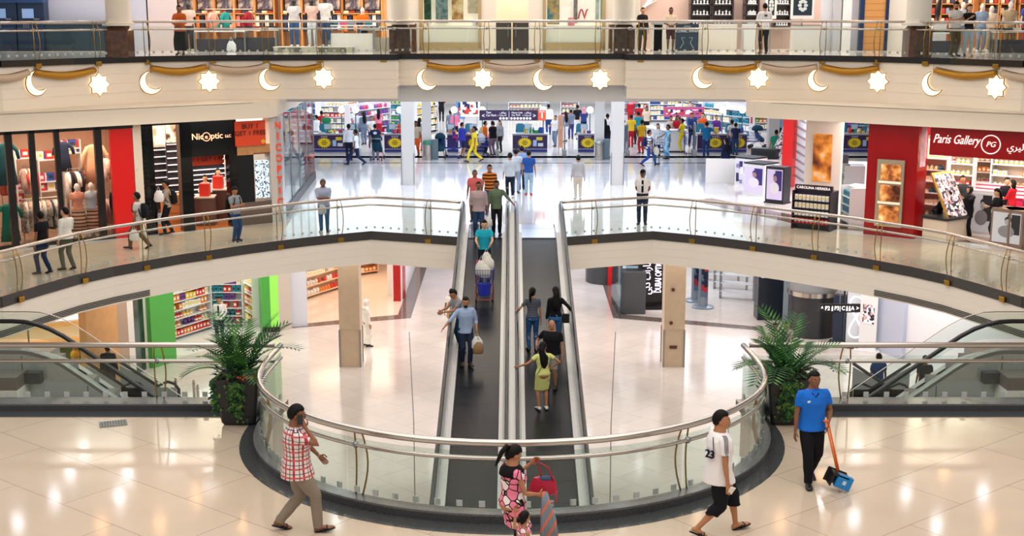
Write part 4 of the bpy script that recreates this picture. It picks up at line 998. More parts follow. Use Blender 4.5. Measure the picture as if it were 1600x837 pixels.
rt, J = human('bearded man in a light blue shirt holding bags on the descending moving walkway', belt(728, 570), 196, 1.78, 'b', 'short', 'k', 'roll', cloth('9db2d4'), 'trousers', cloth('252c45'), 'brown', arms=(((.05, .16, -.46), (.5, -1, -.3)), ((.42, .20, -.36), (.6, -.4, -.8))), head=(-14, 8), vox=.017, face='beard', step=.05)
q = hand(rt, J, 0); bagged(q, 'white carrier bag in the hand of the bearded man in light blue', k=1); o = bagged(q+V((.03, -.05, -.12)), 'brown jute bag hanging below the bearded man\'s white bag', '9a7650', .95)
rt, J = human('young man in glasses and grey t-shirt leaning on the walkway handrail', belt(722, 546), 118, 1.68, 'b', 'short', 'k', 'tee', cloth('8f9095'), 'jeans', j2, 'black', arms=('lean', 'lean'), head=(10, 18), vox=.017, face='glasses', lean=20)
rt, J = human('man in a turquoise t-shirt pushing a loaded trolley down the moving walkway', belt(757, 436), 180, 1.76, 'a', 'short', 'k', 'tee', cloth('20a7bd'), 'trousers', dk, 'black', arms=('push', 'push'), vox=.017, face=True, head=(0, 10))
MB().ell(J['at'](.34, 0, .128), .06, .006, .06).build('shirt_print', cloth('14586b'), rt)
def trolley(loc, rz, label, blue=True, child=False):
    t = thing('shopping_trolley', label, 'trolley', loc, rz); fr = M('trolley_red', 'a8283c', .35) if blue else steel_d; fb = M('trolley_blue', '232c86', .4)
    c = MB()
    for x in (-.24, .24):
        c.tube([(x, -.38, .08), (x, .34, .10), (x*.95, .46, .95), (x*.95, .52, 1.0)], .018, 6); c.tube([(x, -.3, .45), (x, .36, .5)], .014, 6)
    c.tube([(-.24, .52, 1.0), (.24, .52, 1.0)], .022, 6); c.tube([(-.24, -.38, .08), (.24, -.38, .08)], .016, 6)
    c.build('frame', fr if not child else fb, t)
    k = MB()
    bx = lambda z, e: [(-.22-e, -.42-e, z), (.22+e, -.42-e, z), (.25+e, .4, z), (-.25-e, .4, z)]
    lo, hi = bx(.5, 0), bx(.92, .03)
    for i in range(4):
        for n_ in range(7):
            u = n_/7; a = V(lo[i]).lerp(V(lo[(i+1) % 4]), u); b = V(hi[i]).lerp(V(hi[(i+1) % 4]), u); k.tube([a, b], .006, 4)
        for n_ in range(4):
            u = n_/3; k.tube([V(lo[i]).lerp(V(hi[i]), u), V(lo[(i+1) % 4]).lerp(V(hi[(i+1) % 4]), u)], .007, 4)
    for n_ in range(6): k.tube([(-.22+.09*n_, -.42, .5), (-.25+.1*n_, .4, .5)], .006, 4)
    k.build('basket', fb, t)
    for x in (-.22, .22):
        for y in (-.34, .32): MB().lathe([(.07, -.02), (.07, .02)], (x, y, .07), 12, 'x').build('wheel', black, t)
    return t
tp = belt(757, 468); tr = trolley(tp, 0, 'red framed blue trolley with white bags pushed down the walkway')
MB().loft([(V((0, -.3, .2)), V((.16, 0, 0)), V((0, .16, 0))), (V((0, -.3, .52)), V((.2, 0, 0)), V((0, .18, 0)))], 14).build('blue_tub', M('tub_blue', '1f2fae', .35), tr, smooth=40)
for i, (x, y, z, s) in enumerate(((-.08, -.15, 1.25, 1.25), (.1, .05, 1.32, 1.2), (.02, -.3, 1.15, 1.1), (.05, .25, 1.38, .9))):
    bagged(tp+V((x, y, z)), 'stuffed white carrier bag heaped in the trolley on the moving walkway', 'dedcd2', s, k=i)['group'] = 'bags heaped in the walkway trolley'
rt, J = human('man in a pale pink checked shirt and jeans at the head of the walkway', P(748, 372, 0), 180, 1.80, 'c', 'crop', 'k', 'roll', cloth('b8a2a4', .1), 'jeans', cloth('2c4468'), 'brown', arms=('down', ((.05, .05, -.52), (.4, -1, 0))), vox=.018, face=True, fat=.08)
bagged(hand(rt, J, 0), 'white plastic bag carried by the man in the pale pink shirt')
rt, J = human('man in a green checked shirt and black trousers at the head of the walkway', P(776, 366, 0), 182, 1.74, 'c', 'short', 'k', 'roll', cloth('66785f', .1), 'trousers', cloth('1c1a20'), 'black', arms=(((.34, .2, -.38), (.5, -.8, -.6)), 'down'), vox=.018, face=True, head=(10, 0))
human('man in a coral shirt walking behind the pale pink shirted man', P(747, 345, 0)+V((-.1, 0, 0)), 178, 1.76, 'c', 'crop', 'g', 'shirt', cloth('dd6a6c'), 'trousers', cloth('4c3c34'), vox=.022, face=True)
rt, J = human('man in an orange and black striped polo behind the coral shirt', P(765, 336, 0)+V((0, .2, 0)), 182, 1.76, 'b', 'short', 'k', 'polo', pat('orange_stripes', 'stripes', ['d97a2a', '1f1513'], (0, 0, 9), .85, w=.42), 'jeans', j1, vox=.022, face='tash')
# up-going lane
rt, J = human('young woman in a dark striped t-shirt and skinny jeans on the ascending walkway', belt(832, 548), 6, 1.68, 'b', 'pony', 'k', 'tee', pat('fine_stripes', 'stripes', ['2c3040', '868b96'], (0, 0, 24), .9, w=.3), 'jeans', cloth('2c5688'), 'black', arms=(((.26, .14, -.34), (.6, -.6, -.5)), 'down'), fem=True, vox=.016, head=(-30, 0), legw=.92, hem=.03)
human('woman in a black top and jeans with long hair holding the outer handrail', belt(870, 548)+V((-.04, 0, 0)), 2, 1.70, 'a', 'long', 'k', 'long', cloth('14151c'), 'jeans', cloth('3d6a9c'), 'black', arms=('down', ((.24, .16, -.30), (.6, -.6, -.5))), fem=True, vox=.016, legw=.95, hem=.0, head=(14, 0))
hb = MB().b(-.09, .09, -.04, .04, -.14, .1); o = hb.build('shoulder_bag', black, bevel=.01); o.location = belt(880, 548)+V((.06, -.02, .88)); tag(o, 'small black shoulder bag of the long haired woman in black', 'bag')
MB().tube([(-.06, 0, .1), (-.16, .02, .55), (-.05, 0, .1)], .008, 4).build('strap', black, o)
human('bald man in a black t-shirt and grey shorts turning round on the ascending walkway', belt(862, 606), 160, 1.72, 'b', 'bald', 'k', 'tee', cloth('13141a'), 'shorts', cloth('8a8d92'), 'black', arms=('down', ((.12, .2, -.3), (.7, -.5, -.6))), vox=.016, face=True, fat=.22, head=(22, 0))
rt, J = human('woman in a short pale yellow dress seen from behind on the ascending walkway', belt(848, 640), 14, 1.66, 'b', 'long', 'k', 'dress', cloth('dbe08a', .04), 'none', None, 'white', arms=(((.40, .14, -.26), (.6, -.6, -.5)), ((.10, .06, -.30), (1, -.7, 0))), fem=True, fat=.06, vox=.015, head=(-40, 0), hem=-.44)
MB().tube([J['at'](.47, .09, -.10), J['at'](.3, 0, -.125), J['at'](.05, -.15, -.10), J['at'](-.05, -.17, 0)], .008, 5).build('bag_strap', black, rt)
# far floor between the walkway and the supermarket
def far(px, py, label, yaw, *a, **k): k.setdefault('vox', .024); return human(label, P(px, py, 0), yaw, *a, **k)
far(797, 309, 'man in a grey checked shirt and black trousers walking away, hand in pocket', 8, 1.74, 'b', 'short', 'k', 'roll', cloth('b9c0c8', .1), 'trousers', cloth('1b2233'), 'white', arms=('down', 'down'), step=.08)
far(806, 302, 'young man in a pale grey t-shirt walking away between two companions', -4, 1.76, 'b', 'short', 'k', 'tee', cloth('c3c9d2'), 'jeans', cloth('8ea6c4'), step=.1)
far(815, 297, 'man in a slate blue shirt walking away, partly behind the grey t-shirt', 5, 1.78, 'b', 'short', 'k', 'shirt', cloth('7d9bc4'), 'trousers', cloth('202a44'), step=-.12)
far(826, 305, 'young man in a royal blue t-shirt and light jeans walking towards the supermarket', -2, 1.76, 'b', 'short', 'k', 'tee', cloth('26509a'), 'jeans', cloth('9cb9d2'), 'red', step=.04)
far(903, 311, 'man in a light grey sweater and beige trousers walking away alone', 3, 1.68, 'b', 'short', 'k', 'long', cloth('b3b4b6'), 'trousers', cloth('cfc5b4'), 'white', step=.05)
rt, J = far(1003, 350, 'security guard in white shirt, black tie and cap, hands behind his back', 172, 1.84, 'c', 'cap', 'k', 'shirt', cloth('ece8e6'), 'trousers', cloth('232c48'), 'black', arms=('behind', 'behind'), face='tash', vox=.018, head=(-14, 0), hem=.02)
MB().plate([(-.03, 0), (.03, 0), (.035, -.36), (0, -.4), (-.035, -.36)], 0, .01).build('tie', cloth('14161f'), rt).location = J['at'](.47, 0, .135)
MB().box(J['at'](.03, 0, .0), (.37, .29, .045)).build('belt', black, rt)
for s in (-1, 1): MB().box(J['at'](.475, s*.165, 0), (.1, .06, .02)).build('epaulette', black, rt)
rt, J = far(507, 362, 'man in a pale blue shirt leaning on the far balustrade rail', 186, 1.76, 'c', 'short', 'g', 'roll', cloth('a9b4cf', .08), 'jeans', cloth('3e6c9c'), 'brown', arms=('cross', 'cross'), lean=12, head=(10, 14), face=True, vox=.018, fat=.1)
bagged(P(507, 362, 0)+V((0, -.34, 1.0)), 'white plastic bag hanging from the wrist of the man leaning on the rail', 'd6d9da', .9)
# people passing along the clothes shop walkway
rt, J = far(70, 428, 'man in a black t-shirt strolling along the walkway beside a white shirted friend', 70, 1.74, 'c', 'short', 'k', 'tee', cloth('14151b'), 'jeans', cloth('1f3157'), 'black', step=.12, head=(-30, 0), vox=.02)
human('man in a white shirt and grey trousers beside his friend in black', P(105, 422, 0)+V((.05, 0, 0)), 60, 1.76, 'a', 'short', 'k', 'long', cloth('e9e4da'), 'trousers', cloth('5d5f55'), 'black', step=.1, vox=.02, arms=('down', 'hold'), head=(20, 0))
far(184, 368, 'person in black and blue jeans by the red shopfront panel', -20, 1.68, 'b', 'bun', 'k', 'long', cloth('15171f'), 'jeans', cloth('23406e'), 'black', fem=True, arms=('down', 'chest'), vox=.022)
rt, J = far(219, 389, 'man in a pale grey shirt with a black backpack carrying white bags', 82, 1.76, 'c', 'short', 'k', 'tee', cloth('c5c2bb'), 'trousers', cloth('6b5746'), 'black', step=.26, vox=.02)
for i, (q, l) in enumerate(((hand(rt, J, 0), 'white shopping bag in the leading hand of the striding backpack man'), (hand(rt, J, 1), 'white shopping bag in the trailing hand of the striding backpack man'))): bagged(q, l, 'e9e7e0', k=i)
def pack(rt, J, label, c='15171d'):
    b = MB().loft([(J['at'](.04, 0, -.2), V((.13, 0, 0)), Y_(.07)), (J['at'](.08, 0, -.22), V((.155, 0, 0)), Y_(.1)), (J['at'](.35, 0, -.21), V((.15, 0, 0)), Y_(.09)), (J['at'](.46, 0, -.17), V((.09, 0, 0)), Y_(.05))], 14)
    o = b.build('backpack', cloth(c), smooth=50); o.matrix_world = Matrix.Translation(rt.location) @ Matrix.Rotation(rt.rotation_euler.z, 4, 'Z') @ Matrix.Diagonal((*rt.scale, 1)); 
    for s in (-1, 1): MB().tube([J['at'](.1, s*.12, -.14), J['at'](.25, s*.14, -.1), J['at'](.5, s*.1, -.03), J['at'](.44, s*.11, .12), J['at'](.25, s*.15, .11), J['at'](.1, s*.15, -.05)], .016, 5).build('strap', cloth(c), o)
    tag(o, label, 'backpack')
pack(rt, J, 'black backpack on the striding man in pale grey')
rt, J = far(264, 366, 'man with a moustache in a beige shirt holding up a white bag outside the optician', 100, 1.76, 'b', 'short', 'k', 'long', cloth('a39584'), 'trousers', cloth('16171e'), 'black', arms=('chest', 'down'), step=.1, vox=.02, head=(0, 10))
pack(rt, J, 'black backpack on the man holding a white bag outside the optician')
bagged(P(264, 366, 0)+V((-.15, -.38, 1.55)), 'large white printed shopping bag held at chest height outside the optician', 'e4e4e6', 1.1)
bagged(hand(rt, J, 1)+V((-.2, -.1, 0)), 'lower white shopping bag of the man outside the optician', 'dcdcdc', 1.1)
rt, J = far(369, 377, 'young man in a grey t-shirt with a black shoulder bag looking at his phone', -120, 1.72, 'b', 'short', 'k', 'tee', cloth('8b9097'), 'jeans', cloth('2c4e80'), 'black', arms=('text', 'text'), head=(0, 25), vox=.02)
pack(rt, J, 'black rucksack on the young man looking at his phone')
# by the supermarket entrance
YU = dict(bm=cloth('e8cf2a'))
rt, J = far(742, 253, 'woman in a plain yellow tunic and trousers striding past the checkouts', 95, 1.76, 'c', 'bun', 'k', 'tee', cloth('edd22c'), 'trousers', cloth('edd22c'), 'black', step=.34, hem=-.1, vox=.026)
far(722, 246, 'stout man in a blue polo and navy shorts by the entrance', -60, 1.72, 'b', 'crop', 'k', 'polo', cloth('3a3fb0'), 'shorts', cloth('26305a'), 'brown', fat=.25, arms=('hold', 'push'))
rt, J = far(546, 251, 'man in a white shirt and dark trousers standing beside the checkout', 10, 1.76, 'c', 'short', 'k', 'long', cloth('dfe6ee'), 'trousers', cloth('1b2338'))
rt, J = far(557, 258, 'man in a white shirt and navy trousers striding past the checkout', 80, 1.74, 'c', 'short', 'k', 'tee', cloth('e4ebf2'), 'trousers', cloth('1f2c52'), step=.38)
rt, J = far(587, 250, 'man in a navy printed t-shirt and grey trousers seen from behind with a pushchair', 4, 1.74, 'b', 'crop', 'k', 'tee', cloth('1d2b48'), 'trousers', cloth('68788a'), arms=('down', 'push'))
MB().ell(J['at'](.36, 0, -.125), .09, .006, .07).build('back_print', cloth('d0dae6'), rt)
far(770, 243, 'woman in a black top and mauve trousers by the checkout', 40, 1.72, 'b', 'bun', 'k', 'tee', cloth('17161d'), 'trousers', cloth('8a7084'), fem=True, fat=.3)
far(758, 240, 'shopper in an orange top beside the woman in black', -70, 1.64, 'b', 'short', 'k', 'long', cloth('e8702c'), 'trousers', cloth('1b1d2b'))
far(781, 238, 'dark haired woman in grey standing behind the woman in mauve trousers', 150, 1.62, 'a', 'long', 'k', 'long', cloth('9fa3ac'), 'trousers', cloth('252631'), fem=True)
far(656, 236, 'woman with long hair in pale top and orange trousers by the column', -20, 1.70, 'b', 'long', 'k', 'long', cloth('b9bcc6'), 'trousers', cloth('d8593a'), fem=True)
rt, J = far(1013, 259, 'man in a striped t-shirt and jeans walking with a white bag', -82, 1.74, 'b', 'short', 'k', 'tee', pat('navy_stripes', 'stripes', ['e7ebf0', '26355c'], (0, 0, 8), .85, w=.3), 'jeans', cloth('23488c'), step=.36)
pack(rt, J, 'round dark blue backpack on the man in the striped t-shirt', '1b2450')
bagged(P(1024, 258, 0)+V((0, -.1, .95)), 'cream paper bag swinging from the striped t-shirt man', 'e4dccb', 1.1)
rt, J = far(1043, 248, 'woman in a light blue sari pushing a white trolley', 110, 1.66, 'c', 'bun', 'k', 'dress', pat('sari_blue', 'noise', ['3f7fb8', '8ec4e0', 'd6e8f0'], 4, .7), 'skirt', pat('sari_blue2', 'noise', ['2f6fb0', '7db8dc', 'c6e0ee'], 4, .7), fem=True, fat=.15, arms=('down', 'push'))
far(1027, 246, 'long haired woman in white beside the woman in the blue sari', 160, 1.66, 'a', 'long', 'k', 'long', cloth('dfe2e8'), 'trousers', cloth('23283a'), fem=True)
far(1065, 238, 'attendant in a yellow uniform leaning over the white service desk', 60, 1.72, 'c', 'short', 'k', 'tee', cloth('efd22e'), 'trousers', cloth('efd22e'), arms=('hold', 'push'))
far(1103, 246, 'man in a teal shirt and jeans seen from behind at the service desk', 0, 1.76, 'b', 'short', 'k', 'tee', cloth('1f6c9c'), 'jeans', cloth('24406e'), arms=('hold', 'side'), fat=.12)
far(1133, 277, 'woman with dark hair in a navy jacket and black trousers near the perfume stands', 30, 1.72, 'a', 'long', 'k', 'jacket', cloth('1b2444'), 'trousers', cloth('14161f'), fem=True, step=.12)
far(1142, 240, 'youth in a white t-shirt walking into the supermarket', 30, 1.70, 'b', 'short', 'k', 'tee', cloth('e6e4e4'), 'jeans', j1)
far(1148, 242, 'boy in a navy t-shirt beside the youth in white', -30, 1.60, 'b', 'short', 'k', 'tee', cloth('222c50'), 'jeans', j1)
far(1211, 262, 'man in a jade green polo shirt seen from behind between the red shelf and column', 2, 1.74, 'b', 'crop', 'k', 'polo', cloth('2c9a78'), 'jeans', cloth('2d4870'), fat=.1)
far(1002, 240, 'man in a red skirt-like wrap and yellow shirt beside the white column', 20, 1.7, 'c', 'short', 'k', 'tee', cloth('e8b42a'), 'trousers', cloth('c8323a'))
# lower level
def low(px, py, label, yaw, *a, **k): k.setdefault('vox', .02); return human(label, P(px, py, -5), yaw, *a, **k)
rt, J = low(345, 534, 'lower level security man in a white shirt and tie with hands behind his back', 176, 1.74, 'b', 'short', 'k', 'long', cloth('e6e6ea'), 'trousers', cloth('1b2234'), arms=('behind', 'behind'), face=True)
MB().plate([(-.03, 0), (.03, 0), (.035, -.36), (0, -.4), (-.035, -.36)], 0, .01).build('tie', cloth('1a2030'), rt).location = J['at'](.47, 0, .135)
low(573, 541, 'man in a long white robe half hidden behind the stone column', -60, 1.78, 'b', 'scarf', 'e9e4df', 'robe', cloth('eeeae6'), 'none', None, 'black')
rt, J = low(706, 520, 'man in a white t-shirt and khaki trousers on the lower floor beyond the handrail', 10, 1.74, 'c', 'short', 'k', 'tee', cloth('dcd8d6'), 'trousers', cloth('b3956a'))
bagged(hand(rt, J, 0), 'white plastic bag carried by the man on the lower floor beyond the handrail')
low(1369, 638, 'man in a blue t-shirt and black trousers walking away on the lower level', 8, 1.78, 'c', 'short', 'k', 'tee', cloth('234a7e'), 'trousers', cloth('171b26'), step=.12)
low(1441, 641, 'dark clothed man walking on the lower level seen through the escalator glass', 10, 1.76, 'c', 'short', 'k', 'tee', cloth('1b2734'), 'trousers', cloth('1a2028'), step=-.1)
low(122, 611, 'woman in a mustard yellow top on the lower level behind the escalator', 100, 1.66, 'b', 'bun', 'k', 'dress', cloth('c9a12b'), 'trousers', cloth('2b86a8'), fem=True, fat=.1)
low(173, 620, 'dark clothed figure with grey trousers on the lower level by the escalator', 0, 1.74, 'c', 'short', 'k', 'long', cloth('23282f'), 'trousers', cloth('3a4148'))
low(1208, 580, 'man in a grey t-shirt and dark trousers half hidden behind the palm', 178, 1.72, 'c', 'short', 'k', 'tee', cloth('a9a29c'), 'jeans', cloth('2b3452'))
low(1226, 578, 'companion in a pale top beside the man half hidden behind the palm', 182, 1.72, 'c', 'short', 'k', 'tee', cloth('8e8480'), 'jeans', cloth('2b3452'))
# upper gallery
def upg(px, d, label, yaw, *a, **k):
    k.setdefault('vox', .024); p = P(px, 80, d=d); return human(label, (p.x, p.y, 5.45), yaw, *a, **k)
rt, J = upg(283, 43.2, 'woman in an orange jacket over a black dress standing at the gallery rail', 178, 1.66, 'c', 'short', 'k', 'jacket', cloth('c05c26'), 'skirt', cloth('14151a'), fem=True, fat=.15, face=True, arms=('belly', 'belly'))
rt, J = upg(1489, 42.0, 'man in a white shirt with black sleeves and khaki trousers looking at his phone', 200, 1.78, 'b', 'short', 'k', 'tee', cloth('d3d3d0'), 'trousers', cloth('5c5340'), fem=False, face='beard', arms=('text', 'text'), head=(-15, 22), fat=.1)
upg(1511, 42.0, 'long haired woman in a black top and pale jeans beside the man with the phone', 175, 1.68, 'a', 'long', 'k', 'tee', cloth('17151b'), 'jeans', cloth('a9bccb'), fem=True, face=True, arms=('down', 'chest'))
rt, J = upg(1193, 44.6, 'man in a white printed shirt and black trousers seen from behind on the gallery', 4, 1.74, 'b', 'crop', 'k', 'long', cloth('dfdfe2'), 'trousers', cloth('16171d'), arms=('belly', 'belly'))
MB().box(J['at'](.36, 0, -.13), (.1, .01, .06)).build('back_print', cloth('3a3d45'), rt)
upg(1047, 46.4, 'shopper in a pale checked top and dark shorts at the crystal counter', 180, 1.6, 'd', 'crop', 'k', 'tee', cloth('cdb9a6', .1), 'shorts', cloth('3c1f1f'), arms=('belly', 'belly'))
upg(1003, 47.6, 'shop assistant in black behind the crystal counter', 186, 1.6, 'b', 'bun', 'k', 'long', cloth('16151a'), 'trousers', black, fem=True)
# ======================= SHOP FITTINGS =======================
def wallp(name, a, b, z0, z1, m, t=.12, parent=None, **k):
    mb = MB().wall(a, b, z0, z1, t); return struct(name, mb, m, parent, **k)
STK = {}
def stock_protos():
    cols = ['d8352f', 'e8e6e0', '2d58b0', 'f0c63a', '3f9a52', '7a3fa0', 'e98a3c', 'f4f2ee', '1f8fa8', 'c8406e']
    for i, c in enumerate(cols):
        m = M('pack_'+c, c, .45); w_ = M('pack_label_'+str(i % 3), ('f3f1ec', 'f2d24a', '2a2f45')[i % 3], .5)
        b = MB(); b.mat(0).b(-.5, .5, -.5, .5, 0, 1); b.mat(1).b(-.3, .3, -.51, -.5, .3, .72); STK['box', i] = b.mesh('product_box', [m, w_])
        b = MB(); b.mat(0).lathe([(.46, 0), (.5, .05), (.5, .55), (.3, .7), (.17, .76), (.17, .9)], n=8); b.mat(1).lathe([(.2, .88), (.2, 1)], n=8); b.mat(1).lathe([(.505, .18), (.505, .45)], n=8)
        STK['bottle', i] = b.mesh('bottle', [m, w_], 40)
        b = MB(); b.mat(0).loft([(V((0, 0, 0)), V((.5, 0, 0)), Y_(.3)), (V((0, 0, .5)), V((.46, 0, 0)), Y_(.42)), (V((0, 0, .9)), V((.5, 0, 0)), Y_(.12)), (V((0, 0, 1)), V((.5, 0, 0)), Y_(.03))], 8); STK['pouch', i] = b.mesh('product_pouch', [m], 40)
stock_protos()
STKL = []
def stock(kind, i, M4, size, label, group): STKL.append((kind, i, M4 @ Matrix.Diagonal((*size, 1)), label, group))
shw = M('shelf_white', 'e9eaec', .4); shd = M('shelf_dark', '23242a', .4); shwood = M('shelf_wood', 'c08a56', .5, var=.12, vscale=6)
def shelves(label, loc, rz, w, h, n, kinds, cols, where, fm=shw, bm=None, step=.2, dep=.35, zlow=.15, sh=None, name='shelf_unit', both=False, seed=1, lit=False, fill=.93, cat='shelf'):
    t = thing(name, label, cat, loc, rz); rd = random.Random(seed)
    MB().b(-w/2, w/2, 0, .04, 0, h).build('back_panel', bm or fm, t)
    for s in (-1, 1): MB().b(s*w/2-.02, s*w/2+.02, -dep, .0, 0, h).build('side_panel', fm, t)
    gap = (h-zlow)/n; Mw = Matrix.Translation(V(loc)) @ Matrix.Rotation(rz, 4, 'Z')
    for k in range(n):
        z = zlow+k*gap; MB().b(-w/2, w/2, -dep, 0, z-.03, z).build('shelf', fm, t)
        x = -w/2+.05; knd = rd.choice(kinds); cset = rd.choice(cols) if isinstance(cols[0], (list, tuple)) else cols; c = rd.choice(cset); run = 0
        while x < w/2-.05:
            if run <= 0: c = rd.choice(cset); run = rd.randint(1, 3)
            run -= 1; sw_ = step*rd.uniform(.75, 1.05); hh = min(gap-.07, (sh or gap*.75)*rd.uniform(.8, 1.05))
            if x+sw_ > w/2-.03: break
            if rd.random() < fill: stock(knd, c, Mw @ Matrix.Translation((x+sw_/2, -dep*.55, z)), (sw_*.88, dep*.55, hh), f'{dict(box="boxed product", bottle="bottle", pouch="packet")[knd]} on the shelves of {where}', f'{knd} goods in {where}')
            x += sw_
    return t
# ---------------- supermarket ----------------
star_y = M('starburst_yellow', 'f4d718', .5); pan_m = M('checkout_purple', '30174e', .45); pan_b = M('checkout_blue', '1d2a80', .4)
def checkout(pa, pb, label, chair=1, d=63.3, burst=.5):
    p0, p1 = P(pa, 239, 0), P(pb, 239, 0); cx = (p0.x+p1.x)/2; w = p1.x-p0.x
    t = thing('checkout_counter', label, 'checkout', (cx, d, 0))
    MB().b(-w/2, w/2, .05, .6, .0, .92).build('counter_body', M('counter_white', 'dfe0e4', .4), t)
    MB().b(-w/2-.03, w/2+.03, 0, .65, .92, .97).build('counter_top', M('counter_steel', 'c5cbd1', .3, .5), t)
    f = MB(); f.mat(0).b(-w/2, w/2, -.02, .05, .06, .88); f.mat(1).b(-w/2, w/2, -.025, -.02, .06, .2); f.mat(2).b(-w/2, w/2, -.03, -.025, .2, .215); f.build('front_panel', [pan_m, pan_b, shw], t)
    if w > .7:
        bx = w*(burst-.5); pts = []
        for k in range(32):
            a = 2*pi*k/32; r = (.36 if k % 2 == 0 else .27); pts.append((bx+r*cos(a), .52+r*.75*sin(a)))
        MB().plate(pts, -.05, -.025).build('starburst', star_y, t)
        bp_ = MB()
        for zz, ww in ((.60, .2), (.52, .3), (.44, .2)): bp_.box((bx, -.055, zz), (ww, .008, .045))
        bp_.build('burst_print', M('print_brown', '8a6a10', .5), t)
        for dx, dz, sx_, sz_, c in ((.5, .5, .18, .3, 'a9c6e8'), (.78, .42, .26, .16, 'd8dcea'), (.72, .72, .3, .16, 'e2c93a'), (-.52, .55, .13, .16, 'e8c832'), (-.5, .35, .12, .12, '8a90c0')):
            if abs(bx+dx) < w/2-.1: MB().box((bx+dx, -.03, dz), (sx_, .012, sz_)).build('price_card', M('card_'+c, c, .5), t)
        MB().box((bx, -.03, .82), (.34, .01, .06)).build('panel_title', M('title_pale', '9a8fb8', .5), t)
    q = MB().tube([(w/2-.2, .4, .97), (w/2-.2, .4, 2.05)], .025, 6); q.build('lane_pole', teal, t)
    MB().lathe([(.16, -.03), (.17, 0), (.16, .03)], (w/2-.2, .38, 2.1), 18, 'y').build('lane_light', M('lane_light', 'f4f6fa', .5, emit=1.5), t, smooth=40)
    sc_ = MB(); sc_.mat(0).box((-.1, .3, 1.28), (.36, .05, .28)); sc_.mat(0).box((-.1, .32, 1.05), (.05, .05, .2)); sc_.mat(1).box((-.1, .273, 1.28), (.32, .004, .24)); sc_.build('till_screen', [teal, M('screen_pale', 'cfe2ee', .3)], t)
    c = thing('cashier_chair', 'teal cashier chair behind the '+label, 'chair', (cx-w*.28, d+1.1, 0))
    MB().lathe([(.28, 0), (.26, .05), (.04, .08), (.04, .55)], (0, 0, 0), 10).build('pedestal', steel_d, c)
    MB().lathe([(.2, .55), (.24, .58), (.24, .64), (.2, .67)], (0, 0, 0), 14).build('seat', teal, c)
    MB().loft([(V((0, .2, .75)), V((.16, 0, 0)), Y_(.03)), (V((0, .23, .95)), V((.23, 0, 0)), Y_(.04)), (V((0, .24, 1.3)), V((.2, 0, 0)), Y_(.03)), (V((0, .24, 1.36)), V((.12, 0, 0)), Y_(.02))], 12).build('backrest', teal, c, smooth=40)
    rd = random.Random(int(pa)); Mw = Matrix.Translation((cx, d, .97))
    for i in range(int(w*4)): stock(rd.choice(['box', 'pouch', 'bottle']), rd.randrange(10), Mw @ Matrix.Translation((rd.uniform(-w/2+.1, w/2-.1), rd.uniform(.1, .5), 0)) @ Matrix.Rotation(rd.uniform(0, 3), 4, 'Z'), (.2, .14, rd.uniform(.12, .3)), 'grocery item lying on a supermarket checkout counter', 'groceries on the checkout counters')
    return t
for a in ((490, 540, 'purple fronted checkout beside the glass optician shop', 1, .35), (543, 562, 'narrow purple checkout end behind the two white shirted men', 1, .5), (601, 631, 'purple fronted checkout behind the man with the pushchair', 1, .55),
          (699, 716, 'short purple checkout behind the child in the trolley', 1, .5), (724, 760, 'purple fronted checkout behind the woman in yellow', 1, .5), (801, 855, 'wide purple fronted checkout below the hanging direction sign', 1, .35), (903, 928, 'purple fronted checkout beside the white column', 1, .6),
          (1089, 1135, 'purple fronted checkout beside the man in the teal shirt', 1, .6), (1140, 1166, 'small purple checkout behind the youths near the perfume stands', 1, .5), (1316, 1360, 'purple fronted checkout seen through the perfume shop', 1, .4)):
    checkout(a[0], a[1], a[2], burst=a[4])
t = thing('service_desk', 'white angular customer service desk in front of the supermarket aisles', 'counter', (0, 0, 0))
a, b = P(996, 228, 0), P(1072, 239, 0)
MB().prism([(a.x, 66.2), (a.x+.9, 63.6), (b.x, 63.6), (b.x, 64.4), (a.x+1.4, 64.4), (a.x+.7, 66.5)], 0, 1.05).build('desk_body', shw, t)
MB().prism([(a.x-.05, 66.2), (a.x+.85, 63.5), (b.x+.05, 63.5), (b.x+.05, 64.5), (a.x+1.4, 64.5), (a.x+.7, 66.6)], 1.05, 1.1).build('desk_top', M('desk_edge', 'c9ccd4', .3), t)
MB().prism([(a.x-.02, 66.2), (a.x+.88, 63.57), (b.x, 63.57), (b.x, 63.6), (a.x+.9, 63.6), (a.x, 66.22)], 0, .08).build('plinth', shd, t)
reds, warmc, cool, whites, mix_ = [0, 6, 7, 1], [0, 3, 6, 9], [2, 8, 4, 1], [1, 7, 7, 8], [0, 1, 2, 3, 4, 5, 6, 7, 8, 9]
G = 0
def gx(px, d): return P(px, 200, d=d).x
